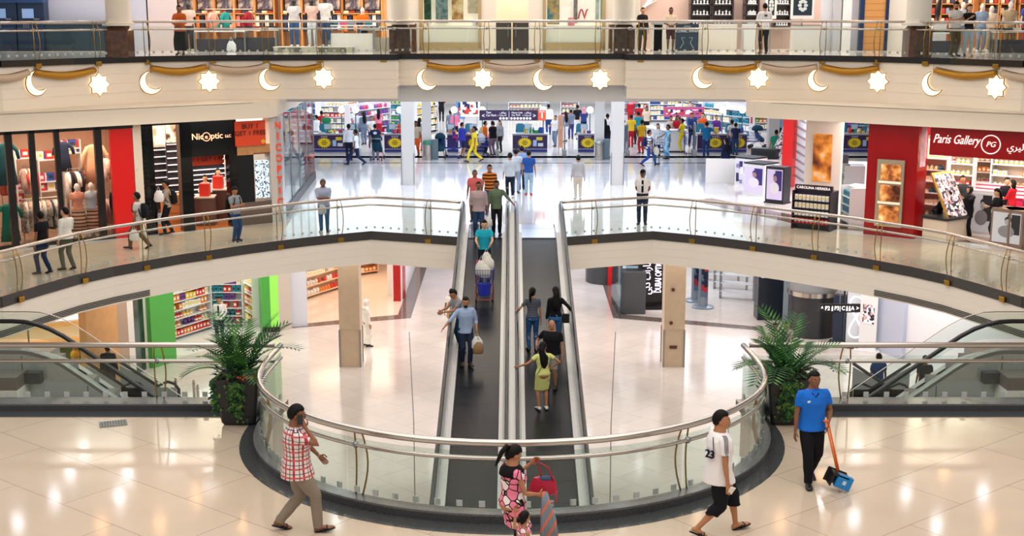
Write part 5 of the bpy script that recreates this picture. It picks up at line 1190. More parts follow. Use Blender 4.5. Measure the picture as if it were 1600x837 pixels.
for px, d, w, cs, kd, lb in ((522, 76, 2.9, reds, ['box'], 'wide shelf of red and white packs behind the checkouts'), (620, 78, 1.2, [4, 7, 8], ['box', 'pouch'], 'shelf of green and white packs beside the white column'),
        (452, 72, 1.5, mix_, ['box'], 'mixed shelf behind the glass optician shop'), (596, 88, 2.2, [5, 9, 7], ['bottle'], 'purple cosmetics shelf deep in the supermarket'), (668, 86, 1.6, warmc, ['box'], 'shelf of warm coloured packs behind the columns'),
        (826, 84, 2.6, [1, 7, 6], ['bottle'], 'low shelf of pale bottles above the hanging sign'), (890, 80, 1.1, mix_, ['box', 'bottle'], 'promotional shelf beside the white column in the aisle'), (1050, 82, 3.0, [1, 7, 2], ['box'], 'white shelf run behind the service desk'),
        (990, 88, 2.2, mix_, ['box'], 'far mixed shelf behind the yellow shirted shopper'), (1230, 70, 1.5, cool, ['box', 'bottle'], 'shelf of blue and white goods behind the green polo man'), (1180, 76, 2.0, mix_, ['box'], 'mixed shelf beside the red sale banner'), (1340, 74, 2.6, cool, ['box', 'pouch'], 'shelf behind the perfume shop opening'), (1275, 80, 2.4, mix_, ['box'], 'far shelf above the perfume shop wall')):
    G += 1; shelves('white supermarket '+lb, (gx(px, d), d, 0), R(random.uniform(-4, 4)), w, 1.75, 5, kd, cs, 'the supermarket', seed=G, step=.26, sh=.22)
for px, d, rz, w, cs, lb in ((572, 72, 62, 4.0, [5, 9, 7], 'slanting aisle of purple and white goods'), (480, 74, -55, 3.6, mix_, 'slanting aisle shelf beside the orange display'), (1110, 76, 118, 5.0, [1, 7, 2], 'long slanting shelf behind the service desk'), (1140, 72, 122, 4.0, [1, 8, 7], 'slanting shoe shelf next to the red banner'),
        (660, 74, 70, 3.0, [3, 7, 1], 'aisle shelf between the two left columns'), (1090, 84, 118, 5.0, mix_, 'farthest slanting shelf run'), (610, 82, 66, 4.0, [5, 2, 7], 'deep slanting purple aisle')):
    G += 1; shelves('white supermarket '+lb, (gx(px, d), d, 0), R(rz if rz < 90 else rz-180), w, 1.9, 5, ['box', 'pouch'], cs, 'the supermarket', seed=G, step=.3, sh=.24)
# stacked orange crates display, red sale banner, jersey dummies
t = thing('display_stand', 'tall stack of bright orange packs near the glass optician shop', 'display', (gx(472, 68), 68, 0))
for k in range(6):
    o = MB().box((0, 0, .14+k*.29), (1.25-.05*k, .6, .24), random.uniform(-.05, .05)).build('orange_pack', M('pack_orange', 'ee4a28', .45), t, bevel=.03)
    for j in (-.4, 0, .4): MB().box((j, -.31, .14+k*.29), (.3, .01, .08)).build('price_card', shw, o)
bn = thing('sale_banner', 'red and white sloping sale banner with white figures in the supermarket', 'banner', (0, 0, 0))
p0, p1 = P(1138, 200, d=74), P(1174, 200, d=70)
MB().wall((p0.x, 74), (p1.x, 70), .9, 2.6, .05).build('panel', M('banner_red', 'c01a2c', .5), bn)
bb = MB()
for i in range(10):
    u = i/10+.04; x = p0.x+(p1.x-p0.x)*u; y = 74-4*u; bb.box((x+.0, y-.06, 1.9-.1*(i % 3)), (.22, .03, .7-.15*(i % 2)), -.7); bb.ell((x, y-.07, 2.35-.12*(i % 3)), .09, .05, .11, 8, 6)
bb.build('white_figures', shw, bn)
for px, w_, z0, z1, d, c, lb in ((735, 1.1, 1.1, 2.9, 72, 'f2ead6', 'cream hanging card behind the direction sign'), (720, .5, .9, 2.9, 73, '5f94d0', 'blue hanging banner behind the direction sign'), (1068, 2.2, 1.25, 1.8, 70, 'c95a8a', 'pink framed promotion board over the service desk'), (876, .25, .3, 1.9, 63, 'e8b090', 'narrow peach pillar poster beside the checkout')):
    s_ = thing('promotion_board', lb, 'sign', (gx(px, d), d, 0)); MB().b(-w_/2, w_/2, 0, .05, z0, z1).build('board', M('board_'+c, c, .5), s_); MB().b(-w_/2+.12, w_/2-.12, -.01, 0, z0+.15, z1-.15).build('print', pat('print_'+c, 'cells', ['ffffff', c, 'd84a3a', '26356c'], (6, 1, 6), .5), s_)
    for s in (-1, 1): MB().tube([(s*w_*.35, .02, z0), (s*w_*.35, .02, 0 if z0 < 1.3 else 0)], .015, 5).build('post', steel_d, s_)
# hanging direction sign, on two wires from the ceiling
ds = thing('hanging_sign', 'long dark purple direction sign with white arrows, Arabic lettering and an orange end', 'sign', (0, 0, 0))
d = 58; a = P(749, 172, d=d); b = P(853, 188, d=d)
MB().b(a.x, b.x-.36, d, d+.12, b.z, a.z).build('sign_panel', M('sign_purple', '2b1640', .4), ds)
MB().b(b.x-.36, b.x, d, d+.12, b.z, a.z).build('gate_panel', M('sign_orange', 'ee5a2a', .4), ds)
zc_ = (a.z+b.z)/2; wl_ = M('sign_white', 'f5f3fa', .5, emit=.3)
text('gate_number', '1', .34, wl_, ds, (b.x-.18, d-.01, zc_-.02), bold=.01); text('gate_word', 'GATE', .10, wl_, ds, (b.x-.18, d-.01, a.z-.07))
for s_, sz, x, z, al in (('<', .26, a.x+.1, zc_-.03, 'LEFT'), ('>', .26, b.x-.52, zc_-.03, 'CENTER'), ('Taxi\nCar Park', .13, a.x+.3, zc_+.06, 'LEFT'), ('Metro Link\nCar Park', .11, a.x+1.45, zc_+.06, 'LEFT'), ('\ufed2\ufed7\ufe8d\ufeee\ufee3\n\ufe95\ufe8d\ufead\ufe8e\ufef4\ufeb4\ufedf\ufe8d', .11, a.x+1.22, zc_+.06, 'RIGHT'), ('\ufed2\ufed7\ufe8d\ufeee\ufee3\n\ufe95\ufe8d\ufead\ufe8e\ufef4\ufeb4\ufedf\ufe8d', .11, b.x-.66, zc_+.06, 'RIGHT')):
    text('lettering', s_, sz, wl_, ds, (x, d-.01, z), align=al)
ic = MB()
for i in range(3): ic.lathe([(.055, 0), (.055, .01)], (a.x+.95+i*.14, d-.012, b.z+.09), 12, 'y')
for i in range(7): ic.lathe([(.055, 0), (.055, .01)], (a.x+1.45+i*.14, d-.012, b.z+.09), 12, 'y')
ic.b(a.x+1.33, a.x+1.345, d-.01, d, b.z+.04, a.z-.05); ic.build('pictogram_discs', wl_, ds)
for x in (a.x+.35, b.x-.36): MB().tube([(x, d+.06, a.z), (x, d+.06, 4.05)], .012, 5).build('hanger', steel_d, ds)
# security gates, waste bins, pushchairs, trolleys
for px, lb in ((560, 'beside the man in white'), (777, 'behind the woman in mauve'), (882, 'in front of the shoppers by the aisle'), (980, 'near the yellow shirted shopper'), (1084, 'by the teal shirted man')):
    p = P(px, 244, 0); g = thing('security_gate', 'slim upright supermarket security gate '+lb, 'security gate', p)
    f = MB(); f.tube([(0, -.3, .05), (0, -.3, 1.45), (0, -.15, 1.62), (0, .15, 1.62), (0, .3, 1.45), (0, .3, .05)], .022, 6); f.build('frame', steel_d, g, smooth=True)
    MB().b(-.006, .006, -.28, .28, .2, 1.5).build('clear_panel', glassmat('gate_panel', 'dfe8ee', .1), g); MB().b(-.09, .09, -.35, .35, 0, .34).build('foot', steel_d, g, bevel=.02)
for px, lb in ((668, 'green topped steel litter bin beside the pushchair'), (936, 'round steel litter bin beside the white column')):
    p = P(px, 249.5, 0); g = thing('litter_bin', lb, 'bin', p); MB().lathe([(.2, 0), (.2, .7), (.22, .72)], n=18).build('bin_body', steel, g, smooth=40)
    MB().lathe([(.22, .72), (.22, .86), (.18, .92), (0, .93)], n=18).build('lid', M('bin_green', '2f7a66', .4) if px < 700 else steel_d, g, smooth=40)
    MB().b(.16, .5, .05, .4, 0, .95).build('side_cabinet', M('cabinet_grey', '5d6f78', .4), g)
def pushchair(px, py, rz, label, d=None):
    g = thing('pushchair', label, 'pushchair', P(px, py, 0), rz); c = cloth('1d4358')
    f = MB()
    for s in (-1, 1): f.tube([(s*.26, -.35, .1), (s*.24, .1, .6), (s*.22, .45, 1.05)], .015, 6); f.tube([(s*.26, .38, .1), (s*.24, -.1, .6)], .015, 6)
    f.tube([(-.22, .45, 1.05), (.22, .45, 1.05)], .02, 6); f.build('frame', steel_d, g, smooth=True)
    MB().loft([(V((0, -.22, .35)), V((.2, 0, 0)), Y_(.1)), (V((0, -.12, .5)), V((.23, 0, 0)), Y_(.2)), (V((0, .05, .7)), V((.22, 0, 0)), Y_(.12)), (V((0, .15, .95)), V((.2, 0, 0)), Y_(.06))], 14).build('seat', c, g, smooth=True)
    MB().ell((0, .05, .98), .26, .3, .24, 14, 8, fn=lambda q: V((q.x*.26, q.y*.3, max(-.05, q.z*.24)))).build('hood', cloth('17374a'), g, smooth=True)
    for x in (-.26, .26):
        for y in (-.35, .38): MB().lathe([(.03, -.02), (.11, -.02), (.11, .02), (.03, .02)], (x, y, .11), 14, 'x').build('wheel', black, g)
pushchair(688, 247, 0, 'teal pushchair with a raised hood parked beside the litter bin'); pushchair(590, 250, 3.1, 'dark pushchair held by the man in the navy printed t-shirt'); pushchair(1184, 232, 1.2, 'tall dark blue pushchair near the far white column')
trolley(P(707, 247, 0), R(80), 'blue trolley with a child in purple seated in it', True, True)
p = P(709, 240, 0); rt, J = human('small child in purple sitting in the blue trolley', p+V((0, -.1, .35)), -70, .95, 'b', 'short', 'k', 'tee', cloth('7d2f9a'), 'trousers', cloth('c23a8a'), feet=((-.1, .25, .35), (.1, .25, .35)), arms=('push', 'push'))
trolley(P(752, 244, 0), R(20), 'trolley full of bags behind the woman in yellow', True, True); trolley(P(1032, 247, 0), R(80), 'white trolley with bags pushed by the striped t-shirt man', False); trolley(P(1078, 241, 0), 0, 'blue trolley waiting beside the yellow uniformed attendant', True, True); trolley(P(1172, 236, 0), R(60), 'red framed trolley by the far column', True)
for px, py, c, n in ((1028, 247, 'dfe0e2', 1), (1036, 247, 'd6d9e0', 2), (752, 244, 'c8cdd8', 3)):
    bagged(P(px, py, 0)+V((0, -.1, 1.25)), 'bulging pale plastic bag in a trolley near the checkouts', c, 1.4, k=n)['group'] = 'bags in the entrance trolleys'
# shoppers further inside
def ins(px, d, label, yaw, *a, **k): k.setdefault('vox', .03); return human(label, (gx(px, d), d, 0), yaw, *a, **k)
CL = dict(w=cloth('e8e8ea'), g=cloth('1f7a55'), r=cloth('b3202e'), p=cloth('e07a9a'), b=cloth('2b3e7a'), k=cloth('17181f'), o=cloth('e8642a'), y=cloth('e9bc2c'), c=cloth('cfc0aa'), s=cloth('6f7f95'), t=cloth('1d8c9c'), v=cloth('6a3486'))
for px, d, lb, yaw, top, bot, hr in ((442, 63.5, 'woman in black and grey by the glass shop corner', 30, 'k', 'k', 'long'), (448, 66, 'shopper in yellow near the red counter', -20, 'y', 'b', 'short'), (495, 66, 'shopper in white reaching over a checkout', 60, 'w', 'b', 'short'), (503, 69, 'shopper in dark red behind the checkouts', 10, 'r', 'k', 'short'), (510, 67.5, 'cashier in green at the checkouts', 190, 'g', 'k', 'bun'),
        (558, 68.5, 'man in white and blue jeans inside the entrance', -20, 'w', 'b', 'short'), (569, 67.5, 'woman in a blue patterned dress walking in', 20, 's', 's', 'long'), (592, 71, 'shopper in pink and red in the purple aisle', 0, 'p', 'r', 'long'), (628, 64.8, 'shopper in orange beside the column', 0, 'o', 'k', 'short'), (580, 66, 'man in white leaning at the checkout belt', 200, 'w', 'b', 'crop'),
        (678, 75, 'shopper in cream between the columns', 30, 'c', 'k', 'short'), (690, 82, 'distant shopper in black in the aisle', 0, 'k', 'k', 'short'), (704, 70, 'man in dark grey beside the red checked shirt', 0, 's', 'k', 'short'), (711, 69, 'man in a red checked shirt seen from behind', 0, 'p', 'k', 'short'), (650, 62, 'woman in beige standing by the left column', 160, 'c', 'o', 'long'), (857, 73, 'shopper in a red and white top in the aisle', 0, 'w', 'b', 'short'),
        (868, 66.5, 'man in a red and white striped t-shirt in the aisle', 150, 'w', 's', 'crop'), (884, 69, 'woman in grey with red bag in the aisle', 20, 's', 'w', 'long'), (892, 70.5, 'tall man in a blue grey shirt in the aisle', 0, 's', 'b', 'crop'), (902, 73, 'shopper in white trousers in the aisle', 0, 'k', 'w', 'short'), (912, 72, 'shopper in a pink headscarf', 10, 'b', 'k', 'scarf'), (945, 62.5, 'woman in dark clothes between the two columns', 10, 'k', 'b', 'long'), (949, 66, 'shopper in white behind the column', 0, 'w', 'k', 'short'),
        (974, 63, 'man in a pale blue shirt by the column', 0, 's', 's', 'short'), (986, 66, 'shopper in a mustard shirt', 0, 'y', 'r', 'crop'), (997, 67.5, 'shopper in teal behind the service desk', 20, 't', 'k', 'short'), (1010, 72, 'shopper in cream with long hair', 170, 'c', 'k', 'long'), (998, 74, 'shopper in dark red at the back', 0, 'r', 'k', 'short'), (1048, 66, 'clerk in brown behind the service desk', 190, 'c', 'k', 'bun'), (1058, 65.5, 'clerk with long dark hair behind the service desk', 200, 'r', 'k', 'long'),
        (1081, 66.5, 'cashier in a bright blue apron', 185, 'b', 'k', 'short'), (1098, 67, 'shopper in orange with a dark cap of hair', 150, 'o', 'k', 'short'), (1119, 66, 'shopper in purple behind the checkout', 190, 'v', 'k', 'bun'), (1077, 77, 'distant shopper in brown by the slanting shelf', 30, 'c', 's', 'short'), (1211, 68, 'cashier in white beyond the column', 190, 'w', 'k', 'short'), (1223, 68, 'cashier in white with dark hair beyond the column', 170, 's', 'k', 'short'), (1322, 70, 'person in navy seen over the perfume shop', 20, 'b', 'k', 'short'), (1331, 69, 'person in purple seen over the perfume shop', -20, 'v', 'k', 'short'), (985, 78, 'far shopper in a red robe', 0, 'r', 'r', 'scarf'), (1060, 79, 'far white shirted shopper', 0, 'w', 'k', 'crop')):
    ins(px, d, lb+' in the supermarket' if 'supermarket' not in lb else lb, yaw, 1.66+.04*((px*7) % 4), 'abc'[px % 3], hr, 'r0'[0] if hr == 'scarf' and 0 else ('d98a9a' if hr == 'scarf' else 'k'), 'long' if px % 2 else 'tee', CL[top], 'trousers', CL[bot], arms=('down', ('hold', 'push', 'down')[px % 3]), step=(.0, .12, -.1)[px % 3])
# ======================= SHOPS OF THE FAR BALCONY LEVEL =======================
TL = V((7, 5)).normalized(); OL = V((-14.9, 37)); TR = V((7, -5)).normalized(); OR = V((7.9, 42))
def sfor(px, dep=0, z=1.2, side='L'):
    o, t = (OL, TL) if side == 'L' else (OR, TR); n = V((-t.y, t.x)); k = (px-800)/F; O = o+n*dep; h = CH-z
    return (k*(O.y*cos(PIT)+h*sin(PIT))-O.x)/(t.x-k*t.y*cos(PIT))
def LF(px, dep=0, z=0, side='L', zr=1.2):
    o, t = (OL, TL) if side == 'L' else (OR, TR); n = V((-t.y, t.x)); q = o+n*dep+t*sfor(px, dep, zr, side); return V((q.x, q.y, z))
ANG = {'L': atan2(5, 7), 'R': atan2(-5, 7)}
def front(mb, pa, pb, z0, z1, t=.12, dep=0, side='L'):
    a, b = LF(pa, dep, side=side), LF(pb, dep, side=side); mb.wall((a.x, a.y), (b.x, b.y), z0, z1, t); return mb
# --- left: clothes shop ---
area('boutique_lamp', LF(100, 1.6, 3.35), 5.5, 2.2, 260, 'ffd9bd', (0, 0, ANG['L']))
area('optician_lamp', LF(300, 1.8, 3.35), 5, 2.2, 230, 'fff0dc', (0, 0, ANG['L']))
area('corner_shop_lamp', (-9.9, 48, 3.3), 2.4, 9, 260, 'f6f4ff')
wallp('wall_boutique_back', LF(-120, 4.2)[:2], LF(170, 4.2)[:2], 0, 4, M('boutique_wall', 'dcb8a0', .7, var=.05))
wallp('wall_boutique_side', LF(205, 0.15)[:2], LF(175, 4.2)[:2], 0, 4, M('boutique_wall', 'dcb8a0', .7))
wallp('wall_optician_back', LF(190, 4.4)[:2], LF(430, 3.4)[:2], 0, 4, M('optician_wall', 'd9cdbb', .7))
fb = MB(); q = [LF(-120, 0), LF(430, 0), LF(430, 5.5), LF(-120, 5.5)]; fb.prism([(p.x, p.y) for p in q], .0, .006); struct('floor_boutique', fb, M('boutique_floor', '9b7c66', .15, var=.1))
fb = MB(); q = [LF(236, -.0), LF(425, 0), LF(425, 4.4), LF(215, 4.4)]; fb.prism([(p.x, p.y) for p in q], .006, .012); struct('floor_optician', fb, M('orange_floor', 'c8703a', .15, var=.12, vscale=3))
sf = thing('shopfront', 'black framed clothes shop window beside the bright red panel', 'shopfront', (0, 0, 0))
f = MB()
for a, b in ((16, 27), (53, 62), (92, 100), (154, 165)): front(f, a, b, 0, 3.5, .14)
front(f, -80, 214, 3.36, 3.5, .16); front(f, -80, 178, 0, .1, .14); f.build('frame', M('frame_dark', '1d1a1a', .25), sf)
g_ = MB()
for a, b in ((-80, 16), (27, 53), (62, 92), (100, 154), (165, 178)): front(g_, a, b, .1, 3.36, .015, .06)
g_.build('glazing', glass_s, sf)
front(MB(), 178, 212, 0, 3.36, .16).build('red_panel', redg, sf)
MB().b(0, 0, 0, 0, 0, 0)
pil = MB(); front(pil, 213, 236, 0, 3.5, .25); front(pil, 217, 219, 2.05, 2.13, .02, -.02); struct('trim_pilaster', pil, cream)
def dress(loc, rz, label, mat, L=1.2, sleeve=.35, w=.24, name='garment', cat='garment', group=None, long=False):
    t = MB(); t.loft([(V((0, 0, -L)), V((w*(1.25 if L > .8 else 1), 0, 0)), Y_(.1)), (V((0, 0, -L*.55)), V((w*.95, 0, 0)), Y_(.09)), (V((0, 0, -.28)), V((w*.82, 0, 0)), Y_(.08)), (V((0, 0, -.1)), V((w, 0, 0)), Y_(.07)), (V((0, 0, -.02)), V((w*.5, 0, 0)), Y_(.045))], 12)
    for s in (-1, 1): t.tube([(s*w*.75, 0, -.09), (s*(w+.08), 0, -.15-sleeve*.3), (s*(w+.12), 0, -.12-sleeve)], [.06, .06, .05], 8)
    o = t.build(name, mat, smooth=True); o.location = loc; o.rotation_euler = (0, 0, rz); MB().tube([(-.14, 0, -.06), (0, 0, .0), (.14, 0, -.06), (0, 0, .0), (0, 0, .07), (.03, 0, .1)], .006, 4).build('hanger', steel_d, o)
    return tag(o, label, cat, group)
aL = ANG['L']
def Lo(px, dep, z): return LF(px, dep, z, zr=z)
dress(Lo(13, .8, 1.25), aL, 'long emerald green dress on a hanger by the shop window', cloth('1f7a63', .1), 1.15)
dress(Lo(8, 1.5, 3.0), aL, 'dark teal garment hanging high beside the shop window', cloth('1e4f57'), 1.3, .4)
dress(Lo(147, 2.0, 2.75), aL, 'large peach coat hanging against the boutique wall', cloth('e8b592'), 1.25, .7, .3)
dress(Lo(98, 2.4, 2.85), aL, 'dark blue dress hanging on the upper boutique rail', cloth('24304a'), .95, .3, .2)
rackm = M('rail_chrome', 'cfc8c0', .2, 1)
def rack(pxa, pxb, dep, z, cols, label, n, pats=None, L=.75):
    label = label.replace('clothes rail', 'clothes rail', 1)
    a, b = Lo(pxa, dep, z), Lo(pxb, dep, z); t = thing('clothes_rail', label, 'clothes rail', (0, 0, 0)); 
    m_ = MB().tube([(a.x, a.y, 0.02), a, b, (b.x, b.y, .02)], .02, 6); m_.build('rail', rackm, t)
    for i in range(n):
        p = a.lerp(b, (i+.5)/n); c = cols[i % len(cols)]
        dress(p+V((0, 0, -.06)), aL+pi/2+random.uniform(-.25, .25), f'garment hanging on the {label}', MC.get(c) or cloth(c, .15), L*random.uniform(.85, 1.1), .35, .2, group='garments on the '+label)
pat('floral_a', 'noise', ['e6d9c8', 'b08a7a', '6a4a44'], 14); pat('floral_b', 'noise', ['d98a86', 'f0e0d4', '8a4a4a'], 16); pat('stripe_warm', 'stripes', ['d9a98c', '5a3a34'], (0, 0, 9), w=.4)
rack(34, 92, 1.0, 1.3, ['floral_a', 'e8e0d4', 'floral_a', 'c9b6a2', '3c4a58', 'floral_b', 'e9dfd6'], 'long clothes rail of patterned blouses in the window', 15, L=.85)
rack(104, 128, 1.9, 2.0, ['e9e4dc', '2c2a30', '3a3038', 'd8cfc4'], 'short clothes rail of black and white tops', 7)
rack(0, 14, 2.0, 2.2, ['e0684a', 'c83a34', 'e9b08c', '3a2a28'], 'short clothes rail of orange and red tops', 6)
rack(163, 175, 1.6, 2.4, ['floral_b', 'c9a08a', '6b4238', 'e0c8b4'], 'narrow clothes rail beside the red panel', 5); rack(160, 172, 1.2, 1.15, ['d98a80', 'b8a89a'], 'low clothes rail beside the red panel', 4)
rack(36, 52, 2.8, 2.1, ['floral_b', 'd94a3a', 'e8c0b0'], 'back clothes rail above the boutique shelf', 6)
def mannequin(loc, rz, label, top, bot, skirt=True, skin=None, h=1.72, head=True, arms=('down', 'down'), stand=True, vox=.024, tk='tee'):
    SKIN.setdefault('m', M('mannequin_white', 'e6ded6', .35)); SKIN.setdefault('n', M('mannequin_black', '1c1c20', .3))
    rt, J = human(label, loc, rz, h, skin or 'm', 'none', 'k', tk, top, 'skirt' if skirt else 'trousers', bot, 'white', arms=arms, fem=skirt, vox=vox)
    rt.name = 'mannequin'; rt['category'] = 'mannequin'
    if stand: MB().lathe([(.2, 0), (.2, .015), (.02, .03), (.018, .5)], (0, -.05, 0), 14).build('stand', steel_d, rt)
    return rt
mannequin(LF(121, .9), 200, 'mannequin in a coral cardigan and long striped skirt', cloth('e8997f'), MC['stripe_warm']); mannequin(LF(143, .9), 195, 'mannequin in a pale blue shirt and striped shorts', cloth('b9c6d2'), MC['stripe_warm'])
for px0, px1, dep, zz, lb in ((26, 54, 3.0, (.9, 1.3, 2.3), 'back boutique shelves with red boxes'), (62, 92, 3.0, (1.2, 1.5, 2.2), 'boutique shelves in the second window bay'), (100, 128, 3.2, (2.35, 2.5), 'high boutique shelf with bags'), (130, 152, 2.5, (1.45,), 'low boutique shelf beneath the peach coat')):
    a, b = LF(px0, dep, zr=1.5), LF(px1, dep, zr=1.5); t = thing('display_shelf', lb, 'shelf', (0, 0, 0)); m_ = MB()
    for z in zz: m_.wall((a.x, a.y), (b.x, b.y), z, z+.04, .4)
    m_.build('boards', shw, t); m_ = MB()
    for p in (a, b): m_.wall((p.x, p.y), (p.x+.03, p.y+.02), 0, max(zz)+.3, .35)
    m_.build('uprights', shw, t)
    for i, z in enumerate(zz):
        for j in range(4):
            q = a.lerp(b, (j+.5)/4); stock('pouch' if j % 2 else 'box', [0, 9, 7, 2, 0, 6][(i+j) % 6], Matrix.Translation((q.x-.1, q.y+.15, z+.04)) @ Matrix.Rotation(aL, 4, 'Z'), (.24, .2, .25), 'bag or folded top on a boutique shelf', 'accessories in the boutique')
# --- left: optician ---
of = thing('shopfront', 'black framed optician shopfront with a lit name sign and central doorway', 'shopfront', (0, 0, 0))
f = MB(); front(f, 226, 244, 0, 3.5, .3); front(f, 285, 303, 0, 3.5, .3); front(f, 360, 373, 0, 3.5, .3); front(f, 286, 372, 2.35, 3.5, .32); front(f, 226, 290, 3.4, 3.5, .3); f.build('frame', blackg, of)
p = LF(328, -.03, 3.0); text('name_sign', 'Nic   ptic', .28, M('sign_peach', 'ffb890', .5, emit=1.4), of, (p.x, p.y, 2.98), (pi/2, 0, aL), .01)
p = LF(326.5, -.05, 2.97); text('name_e', 'e', .2, MC['sign_peach'], of, p, (pi/2, 0, aL), .01); rg_ = MB().tube([(.13*cos(q), 0, .13*sin(q)) for q in [2*pi*k/20 for k in range(20)]], .012, 5, closed=True).build('name_ring', MC['sign_peach'], of); rg_.location = p; rg_.rotation_euler = (0, 0, aL)
p = LF(360, -.03, 3.0); text('name_suffix', 'LLC', .12, MC['sign_peach'], of, (p.x, p.y, 2.95), (pi/2, 0, aL), .01)
front(MB(), 303, 350, 2.0, 2.35, .04, .5).build('offer_banner', orange_s, of)
p = LF(326, .44, 2.2); text('banner_text', 'BUY 1 GET 1 FREE', .2, M('sign_ink', '2a0f08', .6), of, p, (pi/2, 0, aL), .003)
bs_ = thing('hanging_banner', 'orange hanging banner reading buy one get one free', 'sign', (0, 0, 0))
front(MB(), 371, 418, 2.6, 3.4, .05, -.06).build('banner', orange_s, bs_); p = LF(395, -.1, 3.0)
text('banner_text', 'BUY 1\nGET 1 FREE', .22, MC['sign_ink'], bs_, (p.x, p.y, 3.12), (pi/2, 0, aL), .003)
MB().lathe([(.07, 0), (.07, .02)], tuple(LF(414, -.12, 2.72)), 12, 'y').build('sticker', M('sticker', 'f2b33a', .5), bs_)
# lens display walls: dark cabinet with lit rows
ledw = M('lit_shelf', 'eef4ff', .5, emit=.35)
SPM = MB().ell((-.035, 0, 0), .03, .012, .024, 8, 4).ell((.035, 0, 0), .03, .012, .024, 8, 4).box((0, 0, 0), (.02, .01, .008)).mesh('spectacles', black)
def lensrack(pxa, pxb, dep, z0, z1, n, label, side='L', rz=None):
    a, b = LF(pxa, dep, side=side), LF(pxb, dep, side=side); t = thing('eyewear_rack', label, 'display', (0, 0, 0)); rd = random.Random(n)
    MB().wall((a.x, a.y), (b.x, b.y), 0, z1+.1, .1, .05).build('backboard', shd, t); spots = []; m_ = MB(); L = (b-a).length; dr = (b-a).normalized(); nn = V((-dr.y, dr.x, 0))
    for i in range(n):
        z = z0+(z1-z0)*i/(n-1); m_.wall((a.x, a.y), (b.x, b.y), z, z+.035, .04)
        x = .1
        while x < L-.1:
            SPS.append(None) if 0 else spots.append(a+dr*x+V((0, 0, z+.1))-nn*.02)
            x += .2
    m_.build('lit_shelf', ledw, t)
    for q in spots: o = link('spectacles', SPM, t); o.location = q; o.rotation_euler = (0, 0, atan2(dr.y, dr.x))
    return t
lensrack(240, 262, 3.0, .9, 2.3, 7, 'tall eyewear rack at the back beyond the first doorway'); lensrack(264, 290, 2.6, .9, 2.5, 8, 'eyewear rack beside the black portal'); lensrack(303, 352, 3.2, .5, 2.0, 10, 'wide eyewear wall behind the two shop assistants')
lensrack(374, 396, 2.5, 1.2, 2.4, 6, 'eyewear rack behind the hanging orange banner')
for pxa, pxb, z0, z1, lb in ((238, 262, 2.55, 3.4, 'upper fashion poster with a face'), (264, 286, 2.6, 3.4, 'upper fashion poster with lettering')):
    o = front(MB(), pxa, pxb, z0, z1, .04, 2.4).build('wall_poster', pat('poster_sepia', 'noise', ['241a16', 'a98a70', 'e6dccb', '3a2a22'], 2.2, .5)); tag(o, lb+' above the eyewear racks', 'poster')
cw = thing('wooden_counter', 'low wooden drawer counter in the optician doorway', 'counter', (0, 0, 0)); front(MB(), 258, 288, 0, .95, .5, 1.6).build('carcass', shwood, cw)
for k in range(3): front(MB(), 259, 287, .1+k*.28, .34+k*.28, .02, 1.57).build('drawer', M('drawer_wood', 'b87f4c', .4), cw)
rd_box = M('gift_red', 'd8321f', .4)
for px, dep, w_, h_, lb in ((320, .9, .62, .95, 'lower brown plinth'), (341, 1.7, .62, 1.05, 'rear brown plinth')):
    p = LF(px, dep); t = thing('display_plinth', lb+' carrying a red gift box in the optician', 'plinth', p, aL-.5)
    MB().b(-w_/2, w_/2, -w_/2, w_/2, 0, h_-.04).build('plinth_body', M('plinth_brown', '5b3a30', .35), t); MB().b(-w_/2-.02, w_/2+.02, -w_/2-.02, w_/2+.02, h_-.04, h_).build('plinth_top', M('plinth_edge', 'c9b8a8', .3), t)
    o = MB().b(-.16, .16, -.14, .14, 0, .42).build('gift_box', rd_box, bevel=.01); o.location = p+V((0, 0, h_)); tag(o, 'red box on the '+lb+' of the optician', 'box')
human('optician assistant with long dark hair behind the lower plinth', LF(321, 1.5), 185, 1.6, 'a', 'long', 'k', 'long', cloth('f0e4e2'), 'trousers', dk, fem=True, arms=('belly', 'hold')); human('optician assistant with dark hair beside the rear plinth', LF(341, 2.3), 210, 1.68, 'a', 'long', 'k', 'long', cloth('ecdcda'), 'trousers', dk, fem=True, arms=('belly', 'hold'))
# glazed cabinet and pier at the corner, then the glass shop running back
cb = thing('display_cabinet', 'lit glass eyewear cabinet on a brown base at the shop corner', 'cabinet', (0, 0, 0))
front(MB(), 373, 423, 0, .75, .6, .0).build('base', M('cabinet_base', '6b5a50', .3), cb); front(MB(), 373, 398, .75, 2.3, .5, .05).build('dark_case', black, cb)
front(MB(), 400, 421, .85, 2.1, .04, .05).build('lit_panel', pat('lit_glasses', 'cells', ['f4f8ff', 'c9d6e4', '3a4654', 'e8f0fa'], (24, 24, 24), .4, emit=.9), cb); front(MB(), 398, 424, .75, 2.35, .012, -.0).build('glass_door', glass_s, cb)
front(MB(), 373, 424, 2.3, 2.62, .5, 0).build('fascia_strip', shwood, cb)
pr = MB(); a = LF(424, 0); b = (-7.55, 42.4); pr.wall((a.x, a.y), (-7.75, 42.1), 0, 3.5, .5); struct('trim_corner_pier', pr, M('pier_pale', 'cfcac4', .3))
ltr = thing('vertical_sign', 'vertical row of raised orange red letters on the corner pier', 'sign', (0, 0, 0))
for i, ch in enumerate('NICOPTIC'): text('letter', ch, .32, M('letter_red', 'd8401f', .4, emit=.4), ltr, (-7.69, 42.10, 3.2-i*.36), (pi/2, 0, 0), .02, bold=.008)
MB().b(-7.78, -7.6, 42.12, 42.6, 0, 3.5).build('sign_post', M('pier_grey', 'b9bcc0', .25), ltr)
gs = thing('glass_shopfront', 'frameless glass shopfront with a black base running back from the corner', 'shopfront', (0, 0, 0))
